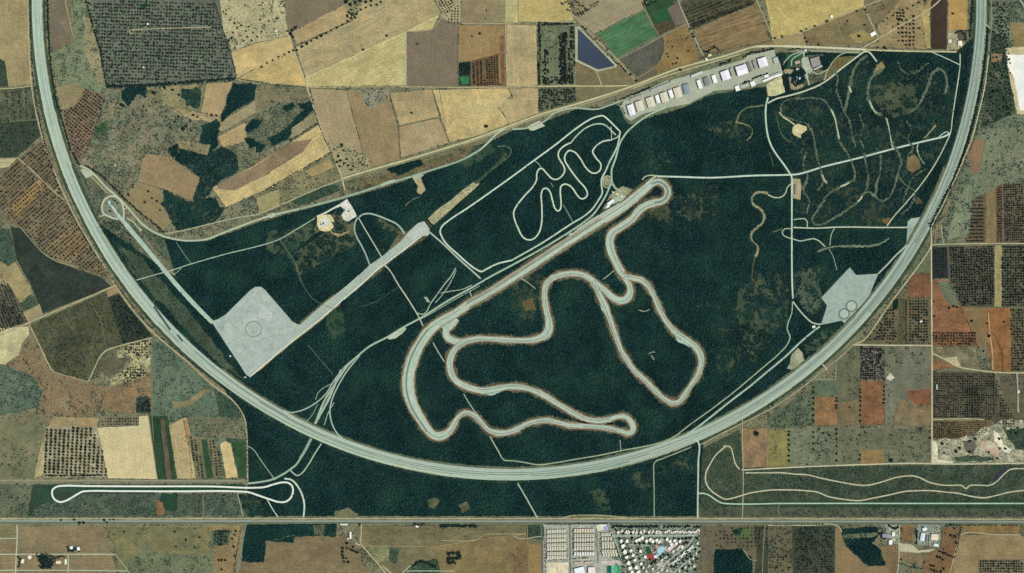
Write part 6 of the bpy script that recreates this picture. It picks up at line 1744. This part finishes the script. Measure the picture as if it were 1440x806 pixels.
quad('office_wing', 'pale wing wrapped round the corner of the grey flat roofed block', 'building', "1143.5,97 1155.6,92.2 1156.6,94.4 1144.5,99", h=7, roof=(176, 182, 168), style='flat', wall=WALL_CREAM, nwin=1)
quad('office_wing', 'small beige building at the west side of the paved court', 'building', "1117,87 1124,85 1125.4,89 1118.5,91", h=6, roof=(176, 162, 146), style='flat', wall=WALL_CREAM)
quad('control_tower', 'white two step control building beside the pit straight', 'control tower', "853,286.5 861.5,280.2 864.5,283.2 855.5,289.6", h=8, roof=WHITER, style='flat')
quad('pit_building', 'low white annex under the control building by the pit straight', 'building', "852,290 856.5,288.6 857.5,291.4 853,292.6", h=4, roof=(232, 234, 232), style='flat')
quad('pit_shelter', 'long dark roofed shelter on the inner edge of the western ring, longer of the two', 'shelter', "214.3,433.4 216.4,432.3 242.6,461.8 240.8,463.4", h=4, roof=(66, 76, 74), style='gable', wall=WALL_GREY, nwin=1)
quad('pit_shelter', 'dark roofed shelter on the inner edge of the western ring, shorter of the two', 'shelter', "248.6,472.4 250.6,471.2 258.6,479 257,480.4", h=4, roof=(66, 76, 74), style='gable', wall=WALL_GREY, nwin=1)
quad('track_building', 'tan roofed building on the pad beside the north south road', 'building', "1117.2,260 1121.6,260.2 1122,274 1117.8,273.8", h=5, roof=(150, 138, 124), style='gable', wall=WALL_CREAM)
quad('flat_building', 'small white building where the pad road meets the wood, east', 'building', "1141.5,459 1145.5,457.6 1147,460.5 1143,462", h=4, roof=WHITER, style='flat')
F('bare_ground', (150, 84, 70), "1138,456 1142,454 1143,457 1140,459", edge=.3)
for px, py, l in ((868, 273, 'small cream hut in the paddock, northern one'), (874, 276.5, 'small cream hut in the paddock, eastern one'), (862, 270, 'long pale hut in the paddock beside the roundabout')):
    building('hut', l, 'hut', px, py, 3.2, 1.8, 40, h=3, roof=(226, 220, 186), style='gable', nwin=1)
building('hut', 'small hut standing on the cream yard, upper one', 'hut', 484, 295, 2.6, 1.8, 20, h=3, roof=(104, 108, 100), nwin=1)
building('hut', 'small hut standing on the cream yard, right hand one', 'hut', 490.5, 297, 1.9, 1.9, 20, h=3, roof=(96, 98, 92), nwin=1)
building('storage_tank_house', 'tiny dark shed on the round white yard, right hand one', 'shed', 455, 314.5, 1.4, 2.2, 0, h=3, roof=(70, 74, 70), nwin=1)
building('storage_tank_house', 'tiny dark shed on the round white yard, left hand one', 'shed', 451.5, 315.6, 1.4, 1.6, 0, h=3, roof=(74, 74, 66), nwin=1)
building('hut', 'white hut at the south eastern foot of the dynamic pad', 'hut', 345, 530.5, 2.6, 2.0, -30, h=3.5, roof=(226, 214, 198), nwin=1)
building('hut', 'small pale hut in the bare patch west of the dynamic pad', 'hut', 324, 501, 2.0, 2.0, 30, h=3.5, roof=(214, 206, 186), nwin=1)
building('pump_house', 'small house at the tip of the reservoir track by the field', 'house', 388, 43.5, 2.6, 2.6, 10, h=4, roof=(226, 222, 206), nwin=1)
building('farm_shed', 'white shed at the end of the slanting farm lane in the brown strips', 'shed', 1227.5, 48, 7.5, 5, -30, h=5, roof=(240, 238, 226))
building('farm_shed', 'small white house on the field edge between straw and brown strips', 'house', 1169, 23.5, 3.4, 3.6, -20, h=5, roof=(236, 230, 214))
building('farm_house', 'cream farmhouse by the small farm above the hangars', 'house', 998, 78, 4.6, 3.2, -20, h=6, roof=(214, 196, 150))
building('farm_shed', 'pale shed by the small farm above the hangars', 'shed', 993.5, 84, 2.6, 4, -24, h=4, roof=(226, 222, 200))
building('farm_house', 'pale farmhouse at the lane end beside the eastern ring', 'house', 1349.5, 61, 5.4, 6.4, 0, h=6, roof=(226, 224, 200))
building('farm_shed', 'low pale shed west of the farmhouse beside the eastern ring', 'shed', 1335.5, 58, 4.2, 4.6, 0, h=4, roof=(214, 206, 184))
building('grove_hut', 'white hut in the middle of the big olive grove', 'hut', 208, 34, 2.4, 2.4, 30, h=4, roof=(232, 232, 220), nwin=1)
building('grove_hut', 'small pale hut in the lower part of the big olive grove', 'hut', 202, 94.5, 2.2, 1.6, 0, h=4, roof=(220, 220, 206), nwin=1)
building('grove_hut', 'white hut in the grid orchard near the eastern ring', 'hut', 1295, 452, 3, 2.2, -20, h=4, roof=(236, 230, 222), nwin=1)
building('grove_hut', 'small pale hut in the quarry side orchard', 'hut', 1317.5, 544, 1.6, 7.2, 0, h=3, roof=(206, 208, 200), nwin=1)
building('grove_hut', 'small white hut on the far eastern dirt strip', 'hut', 1432, 551, 2.6, 3.2, 0, h=4, roof=(232, 232, 226), nwin=1)
building('scrub_hut', 'tiny white hut in the scrub between grove and teardrop loop', 'hut', 162.5, 232.7, 2.0, 1.4, 30, h=3.5, roof=(232, 226, 214), nwin=1)
building('office_wing', 'small white lodge under the trees between lawn and paved court', 'lodge', 1121.5, 97.5, 4, 2.6, -15, h=5, roof=(206, 200, 186), style='flat')
building('office_wing', 'long low pavilion on the south side of the paved court', 'pavilion', 1133, 108, 2.4, 6.5, -12, h=4, roof=(176, 180, 168), style='flat', nwin=1)
building('gate_house', 'little white gatehouse where the court drive meets the white road', 'gatehouse', 1132.5, 71, 3, 1.8, 0, h=4, roof=(226, 226, 220), nwin=1)
# southern farms
building('farm_house', 'long white farmhouse south of the highway in the narrow plot', 'house', 493, 752.5, 2.4, 9.6, 0, h=6, roof=(232, 230, 218))
building('service_station', 'pale flat canopy on the highway before the narrow plot', 'canopy', 484, 737.5, 11, 2.4, 0, h=5, roof=(206, 212, 208), style='flat')
building('farm_shed', 'small white shed at the left of the narrow plot', 'shed', 489.5, 757.5, 2, 2, 0, h=4, roof=(228, 228, 218), nwin=1)
building('farm_shed', 'white shed beside the short shelter belt on the highway', 'shed', 586.5, 740.4, 3.6, 2.2, 10, h=4, roof=(230, 230, 220), nwin=1)
building('farm_house', 'white house among the dark square trees, south west corner, left one', 'house', 100.5, 770, 3.4, 4, 0, h=5, roof=(226, 232, 232))
building('farm_house', 'white house among the dark square trees, south west corner, right one', 'house', 110.5, 771.5, 3.8, 4.4, -10, h=5, roof=(232, 236, 238))
building('farm_house', 'cream house in the yard left of the dark green plot', 'house', 42, 783.5, 4.4, 5, -35, h=5, roof=(230, 220, 196))
building('farm_shed', 'pale shed in the yard left of the dark green plot', 'shed', 32, 789, 3.6, 5.6, 20, h=4, roof=(222, 224, 204))
building('farm_house', 'cream square house in the walled garden near the lower left', 'house', 82.5, 790.5, 6.6, 4, 0, h=5, roof=(222, 206, 178))
building('farm_shed', 'white shed at the garden wall near the lower left', 'shed', 92.5, 790, 2.6, 7, 0, h=4, roof=(214, 228, 206), nwin=1)
building('farm_house', 'mauve roofed farmhouse under trees east of the small wood', 'house', 1245, 753, 9, 5.4, -8, h=6, roof=(140, 134, 150), wall=WALL_CREAM)
building('farm_shed', 'white shed below the mauve roofed farmhouse', 'shed', 1252, 762.5, 4.4, 6.2, 5, h=5, roof=(222, 230, 234))
building('farm_shed', 'white shed right of the mauve roofed farmhouse', 'shed', 1256, 751, 3.8, 6, 5, h=5, roof=(222, 226, 210))
building('depot', 'cream roofed depot in the grey yard south of the highway', 'depot', 1314, 755, 9.5, 8, 5, h=7, roof=(222, 210, 178))
building('depot', 'long pale depot on the left edge of the grey yard', 'depot', 1297, 755, 5.5, 11, 10, h=6, roof=(206, 214, 218))
building('depot', 'white depot at the upper left of the grey yard', 'depot', 1300, 744, 6, 4.4, -25, h=6, roof=(222, 224, 222))
building('farm_shed', 'white shed at the lower right of the grey yard', 'shed', 1316, 766.5, 6.5, 3.4, 8, h=5, roof=(216, 224, 216))
building('greenhouse', 'slim grey glasshouse in the grey yard, left one', 'greenhouse', 1303.5, 758, 1.8, 10, 3, h=4, roof=(120, 136, 136), wall=WALL_GREY, nwin=1)
building('greenhouse', 'slim grey glasshouse in the grey yard, right one', 'greenhouse', 1307.2, 757.5, 1.8, 10, 3, h=4, roof=(136, 150, 148), wall=WALL_GREY, nwin=1)

# dark plots of the lower left are tall tree blocks behind walls
hedge('dark square block of trees in the south west, upper of two', "54,782 60,782 66,783 66,787 60,787 54,788", 6.6, gap=0)
hedge('dark square block of trees in the south west, lower of two', "58,791 66,791 72,786 72,796 66,797 58,797", 7.0, gap=0)
hedge('dark clump of trees around the two white houses, south west corner', "94,769 97,774 103,775 106,771 112,775", 3.2, gap=0)
hedge('dark clump of trees at the left of the yard, south west corner', "25,783 29,786 27,795 26,798", 3.0, gap=.1)
hedge('dark garden trees at the walled garden near the lower left', "74,782 76,786 80,784 86,782 90,783", 2.2, gap=.2)
hedge('dark garden trees left of the mauve roofed farmhouse', "1240,748 1239,752 1240,756 1246,758", 2.6, gap=.1)
hedge('dark garden trees north of the mauve roofed farmhouse', "1250,738 1254,742 1260,744 1263,740", 2.6, gap=.1)
hedge('dark trees by the small farm above the hangars', "990,72 994,74 1000,68 1006,66 1010,70", 2.6, gap=.15)
hedge('dark trees beside the farmhouse on the eastern ring', "1344,46 1350,44 1357,48 1358,56", 2.8, gap=.1)
hedge('dark tree row left of the depot yard', "1288,746 1290,756 1288,766", 2.4, gap=.15)

# ---- the terraced estate
def terrace_proto(roof, wall):
    o = empty('terraced_house', (0, 0, -500)); W, D, h = 4.2, 6.6, 6.2
    add('wall', mesh_data('wall', [(-W, W, -D, D, 0, h)], wall), o)
    rm = roofm(roof, 'terrace_roof')
    rf = add('roof', mesh_data('roof', [(-W + .3, W - .3, -D + .3, D - .3, h + .003, h + .12), (-W, -W + .3, -D, D, h + .002, h + .6), (W - .3, W, -D, D, h + .002, h + .6), (-W + .3, W - .3, -D, -D + .3, h + .002, h + .6), (-W + .3, W - .3, D - .3, D, h + .002, h + .6)], rm), o)
    add('stair_hut', mesh_data('stair_hut', [(-W + .8, -W + 3.6, -1.6, 2.0, h + .12, h + 2.5)], wall), rf)
    add('porch', mesh_data('porch', [(-W + .4, W - 3.2, -D - 2.6, -D - .01, 0, 2.9)], wall), o)
    add('door', mesh_data('door', [(W - 2.4, W - 1.2, -D - .08, -D + .04, 0, 2.2)], DOORM), o)
    for sx in (-2.6, 1.4):
        add('window', mesh_data('window', [(sx, sx + 1.4, -D - .06, -D + .04, 3.8, 5.2)], GLASS), o)
        add('window', mesh_data('window', [(sx, sx + 1.4, D - .04, D + .06, 3.8, 5.2)], GLASS), o)
    return o
T_CREAM = terrace_proto((204, 204, 182), WALL_CREAM); T_PINK = terrace_proto((226, 204, 184), WALL_CREAM); T_WHITE = terrace_proto((222, 224, 216), WALL_WHITE)
first = {id(T_CREAM): True, id(T_PINK): True, id(T_WHITE): True}
def terrace_row(x0, x1, y0, y1, n, proto, what, where, flip=False):
    for k in range(n):
        t = (k + .5) / n
        if first[id(proto)]: o = proto; first[id(proto)] = False
        else: o = copy_tree(proto)
        o.location = P(x0 + (x1 - x0) * t, y0 + (y1 - y0) * t, .1)
        o.rotation_euler = (0, 0, math.pi if flip else 0)
        o['label'] = '%s terraced house, %s from left in the %s' % (what, ordinal(k), where)
        o['category'] = 'terraced house'; o['group'] = 'terraced houses of the estate south of the highway'
A = ['top row of the left column', 'second row of the left column', 'third row of the left column', 'fourth row of the left column', 'fifth row of the left column', 'bottom row of the left column']
for (y, fl), wh in zip(((746.8, 0), (753.6, 1), (759.4, 0), (766.2, 1), (771.2, 0), (783.4, 0)), A):
    terrace_row(769, 796, y + .3, y - .4, 8, T_CREAM, 'cream', wh, fl)
terrace_row(769.5, 796, 778.6, 778, 8, T_CREAM, 'cream', 'last but one row of the left column', True)
terrace_row(807, 836, 746, 745.6, 8, T_PINK, 'pinkish', 'top row of the middle column', False)
for (y, fl, pr, wd), wh in zip(((753.4, 1, T_CREAM, 'cream'), (759, 0, T_CREAM, 'cream'), (766, 1, T_CREAM, 'cream'), (771, 0, T_CREAM, 'cream'), (778.6, 0, T_WHITE, 'white')), ('second', 'third', 'fourth', 'fifth', 'bottom')):
    terrace_row(807, 836, y, y - .5, 8, pr, wd, wh + ' row of the middle column', fl)
for (x0, x1, y, fl), wh in zip(((845.5, 859, 751.8, 1), (845.5, 861.5, 757.6, 0), (846, 864, 764, 1), (846, 865, 768.6, 0), (846, 867.5, 775.4, 1), (847, 869, 779.8, 0)), ('top', 'second', 'third', 'fourth', 'fifth', 'bottom')):
    terrace_row(x0, x1, y, y - .3, 4 if x1 < 862 else 5 if x1 < 866 else 6, T_CREAM, 'cream', wh + ' row of the right column', fl)
for nm_, s_ in (('top and second rows, left column', '769,750 796,749.2'), ('third and fourth rows, left column', '769,763.2 796,762.6'), ('fifth and lower rows, left column', '769,775 796,774.4'), ('bottom row and beige yard, left column', '769,787.8 796,787.2'),
               ('top and second rows, middle column', '807,749.6 836,749'), ('third and fourth rows, middle column', '807,762.6 836,762'), ('fifth and white rows, middle column', '807,774.6 836,774'),
               ('top and second rows, right column', '845,761 862,760.6'), ('third and fourth rows, right column', '846,772 866,771.6'), ('bottom rows, right column', '847,783.4 868,783')):
    hedge('low dark garden hedge between the ' + nm_ + ' of terraces' if 'and' in nm_ else 'low dark garden hedge below the ' + nm_ + ' of terraces', s_, 1.5, gap=.22, hh=.6)
for nm_, s_ in (('left column of terraces', '797.5,745 797.5,758 797.8,772 798,786'), ('middle column of terraces, left end', '805,744 805,756 805,770 805,782'), ('middle column of terraces, right end', '837,744 837,756 837,770'), ('right column of terraces', '843.5,750 843.8,762 844,774 844.4,784')):
    hedge('thin dark hedge along the street beside the ' + nm_, s_, 1.4, gap=.16, hh=.7)
F('yard', (214, 200, 140), "769,792 799,791 801,806 768,806", rgb2=(232, 210, 190), edge=.4, road=True, big=16)
F('yard', (222, 218, 206), "838.5,738.5 852,737.5 855,744 840,746.5", edge=.2, road=True)
F('sports_court', (206, 214, 120), "841.5,740.5 845,740.3 845.2,744.6 841.7,745", edge=0, road=True)
F('sports_court', (168, 160, 224), "848,740 853.5,739.6 854.2,744.6 849,745", edge=0, road=True)
F('sports_court', (24, 108, 92), "853.5,796 860,795 860,806 853,806", edge=0, mott=.05, road=True)
F('sports_court', (88, 190, 136), "862.5,795.5 871.5,794 874.5,806 862.5,806", edge=.1, mott=.05, road=True)
F('yard', (206, 190, 176), "845,789 872,788 876,794 846,795", edge=.3, road=True)
building('supermarket', 'big white roofed building at the bottom of the estate', 'supermarket', 815, 803, 14, 10, -14, h=7, roof=(222, 232, 230), style='flat')
building('estate_block', 'pinkish white block right of the big white roofed building', 'building', 832, 802, 10, 9, 0, h=7, roof=(226, 214, 208), style='flat')
building('estate_block', 'long low beige block above the sports courts, left one', 'building', 812, 791.5, 10, 2.6, -4, h=5, roof=(190, 170, 150), style='flat', nwin=1)
building('estate_block', 'long low beige block above the sports courts, right one', 'building', 828, 791, 12, 2.6, -4, h=5, roof=(196, 178, 160), style='flat', nwin=1)
hedge('row of dark trees between the white terraces and the beige blocks', "806,786 814,785 822,784.5 830,784.5", 1.8, gap=.2)

# ---- the villas
def villa_proto(kind):
    o = empty('villa', (0, 0, -500)); h = 6.0
    if kind == 0:
        walls = [(-5.4, 5.4, -4.2, 4.2, 0, h)]; tops = [(-5.0, 5.0, -3.8, 3.8, h + .003, h + .35)]; terr = [(-5.4, 1.0, -7.4, -4.21, 0, 3.1)]
    elif kind == 1:
        walls = [(-5.6, 5.6, 0, 4.6, 0, h), (-5.6, -1.2, -6.4, -.01, 0, h)]; tops = [(-5.3, 5.3, .3, 4.3, h + .003, h + .35), (-5.3, -1.5, -6.1, .29, h + .003, h + .34)]; terr = [(-1.19, 3.6, -3.4, -.02, 0, 3.0)]
    else:
        walls = [(-6.4, 6.4, 1.4, 5.0, 0, h), (-6.4, -3.2, -4.6, 1.39, 0, h), (3.2, 6.4, -4.6, 1.39, 0, h)]; tops = [(-6.1, 6.1, 1.7, 4.7, h + .003, h + .35), (-6.1, -3.5, -4.3, 1.69, h + .003, h + .34), (3.5, 6.1, -4.3, 1.69, h + .003, h + .34)]; terr = [(-3.19, 3.19, -1.4, 1.38, 0, 2.9)]
    add('wall', mesh_data('wall', walls, WALL_WHITE), o)
    rf = add('roof', mesh_data('roof', tops, roofm(((234, 232, 220), (222, 212, 194), (226, 224, 216))[kind], 'villa_roof')), o)
    add('chimney', mesh_data('chimney', [(-4.6, -3.8, 2.6, 3.4, h + .35, h + 1.5)], WALL_CREAM), rf)
    add('terrace', mesh_data('terrace', terr, roofm((214, 206, 188), 'terrace_tiles')), o)
    y1 = walls[0][3]
    add('door', mesh_data('door', [(.4, 1.6, y1 - .04, y1 + .07, 0, 2.2)], DOORM), o)
    for sx in (-3.6, 2.8): add('window', mesh_data('window', [(sx, sx + 1.4, y1 - .04, y1 + .06, 3.6, 5.0)], GLASS), o)
    return o
VP = [villa_proto(0), villa_proto(1), villa_proto(2)]
vused = [False] * 3
def villa_row(where, pts, kind, rots=(0,), sc=1.0, shape='villa'):
    for k, t in enumerate(pts.split()):
        a = [float(v) for v in t.split(',')]
        if not vused[kind]: o = VP[kind]; vused[kind] = True
        else: o = copy_tree(VP[kind])
        o.location = P(a[0], a[1], .1)
        o.rotation_euler = (0, 0, math.radians(rots[k % len(rots)]))
        q = 1.10 * sc * (a[2] if len(a) > 2 else 1)
        o.scale = (q, q, q)
        o['label'] = 'white %s, %s from left, %s' % (shape, ordinal(k), where)
        o['category'] = 'villa'; o['group'] = 'white villas south of the highway'
villa_row('northern villa row west of the short cross lane', "869.5,748.5 874,746.5 881,748 884,748.5 890.5,748 894.5,748.5 901.5,748.3 905.5,747.5 913,748 917.5,747.5 923.5,748 927,748.5", 1, (30, 200, 60, 240), 1.05, 'angular villa')
villa_row('northern villa row east of the short cross lane', "936.5,748.5 940.5,746.8 945.5,748.5 950.5,748 954.5,748.5 958.5,747 963,749 969,748.5 973,747.5 978,748.5 981.5,746", 2, (20, 340, 200), .95, 'crescent shaped villa')
villa_row('second villa row below the northern lane', "873.5,760.5 881.5,760.5 895,760 899,758.5 903,756 909,760.5 914.5,758.5 918,761 923.5,759.5 927,762 938,758 942,761", 0, (35, 55, 30), 1.1, 'square villa')
villa_row('second villa row below the northern lane, eastern end', "948.5,760 951,764 944,765 956,761 959,769", 0, (50, 35), 1.0, 'square villa')
villa_row('villa column beside the curved western lane', "876,767.5,1.35 878.5,775.5,1.35 881,783.5,1.2 883.5,791.5,1.3 886,798.5,1.3 888.5,804.5,1.2", 0, (20, 60), 1.0, 'large square villa')
villa_row('inner villa column right of the curved western lane', "887,774 890,780.5 892.5,787.5 894.5,797.5,1.3 897.5,804.5,1.3 900.5,775 901.5,792.5 907,783", 0, (30, 70), 1.0, 'square villa')
villa_row('upper left side of the slanting eastern lane', "956,768.5 952.5,771.5 947,775.5 936,783.5 931,788 925,793", 2, (40, 220), .85, 'bracket shaped villa')
villa_row('strip between the two slanting eastern lanes', "974.5,768.5 971,771.5 968,774.5 963,777 960.5,780 957,783 953.5,786 949.5,789.5 945.5,792.5", 2, (130, 40, 310), .95, 'bracket shaped villa')
villa_row('strip below the lower slanting lane', "981,764 979,779 975,785 969,790 964,798 955,803 976,796", 1, (50, 240), .8, 'angular villa')
villa_row('bottom of the villa park', "905,798 912,796 918,800 909,803 930,801 925,805 938,802", 1, (70, 200, 20), .9, 'angular villa')
F('swimming_pool', (176, 216, 224), "924,772 929,768.5 933,768.5 935,773 931,778 926,782 923.5,780", edge=.2, mott=.06, road=True)
F('terrace', (226, 204, 208), "916,770 924,766 928,768 922.5,774 922,784 918,782", edge=.3, rgb2=(176, 110, 110), road=True, big=12)
F('terrace', (226, 206, 206), "935,769 950,764 952,769 940,776 935,775", edge=.3, rgb2=(196, 176, 160), road=True, big=14)
F('terrace', (206, 196, 184), "928,790 940,788 944,794 932,802 924,800", edge=.3, rgb2=(170, 160, 140), road=True, big=14)
F('sports_court', (32, 96, 66), "907.5,769 912.5,768 916.5,778 910,780", edge=0, mott=.06, road=True)
F('sports_court', (178, 74, 64), "910,780 916.5,778 919,786.5 912.5,790", edge=0, mott=.06, road=True)
F('swimming_pool', (126, 206, 226), "1118.5,108.5 1121,107 1123.5,107.3 1123,113 1120,114.5 1119,112", edge=.1, mott=.05)
building('bath_house', 'small white pool house beside the bright blue pool', 'building', 1124.5, 110.5, 2, 3, 10, h=3, roof=(226, 220, 206), nwin=1)
building('club_house', 'pale round edged club house beside the villa pool', 'club house', 922, 782.5, 5, 4, -30, h=5, roof=(220, 222, 226), style='flat')
building('club_house', 'long pinkish restaurant roof right of the villa pool', 'restaurant', 943, 770, 9, 3.6, -32, h=5, roof=(226, 206, 204), style='flat')
trees('dark garden tree north of the northern villa lane', 'garden trees of the villa park', "866,745,1.5 877,750.5,1.3 887,750.5,1.4 898,751,1.3 909,750.5,1.4 920,750.5,1.3 931,746,1.2", 'tree', 'garden_tree')
trees('dark garden tree under the northern villa lane', 'garden trees of the villa park', "877,764,1.3 870,757,1.4 889,757,1.8 893.5,764.5,1.6 899.5,764.5,1.8 906,764,1.7 913.5,764.5,1.6 921,764,1.6 928,765,1.4 935,757.5,1.6 940.5,757.5,1.5 949,757.5,1.4 955,758,1.6 960,757.5,1.6 965,757,1.8 970,757,1.6 966,763,1.8 962,765,1.6 980,757,2", 'tree', 'garden_tree')
trees('dark garden tree among the western square villas', 'garden trees of the villa park', "879.5,770.5,1.4 882,779,1.6 880,786,1.6 885,779,1.4 887.5,787,1.5 890,794,1.5 896,780,1.3 897,772,1.4 899.5,786,1.5 903,798,1.5", 'tree', 'garden_tree')
trees('dark garden tree among the villas around the pool', 'garden trees of the villa park', "914,787,1.4 921,774,1.2 921,790,1.8 923,787,1.4 917,792,1.5 929,784,1.6 933,780,1.4 940,780,1.4 938,796,1.2", 'tree', 'garden_tree')
trees('dark garden tree along the slanting eastern lanes', 'garden trees of the villa park', "948,797,1.8 944,797,1.6 951,794,1.6 955,790,1.5 960,786,1.5 966,781,1.6 970,778,1.5 961,790,1.6 966,786,1.5 972,783,1.6 978,772,1.5 983,768,1.2 969,796,1.6 974,791,1.5 960,800,1.6 981,786,1.5 984,776,1.4 978,801,1.5 966,803,1.5 943,784,1.2", 'tree', 'garden_tree')
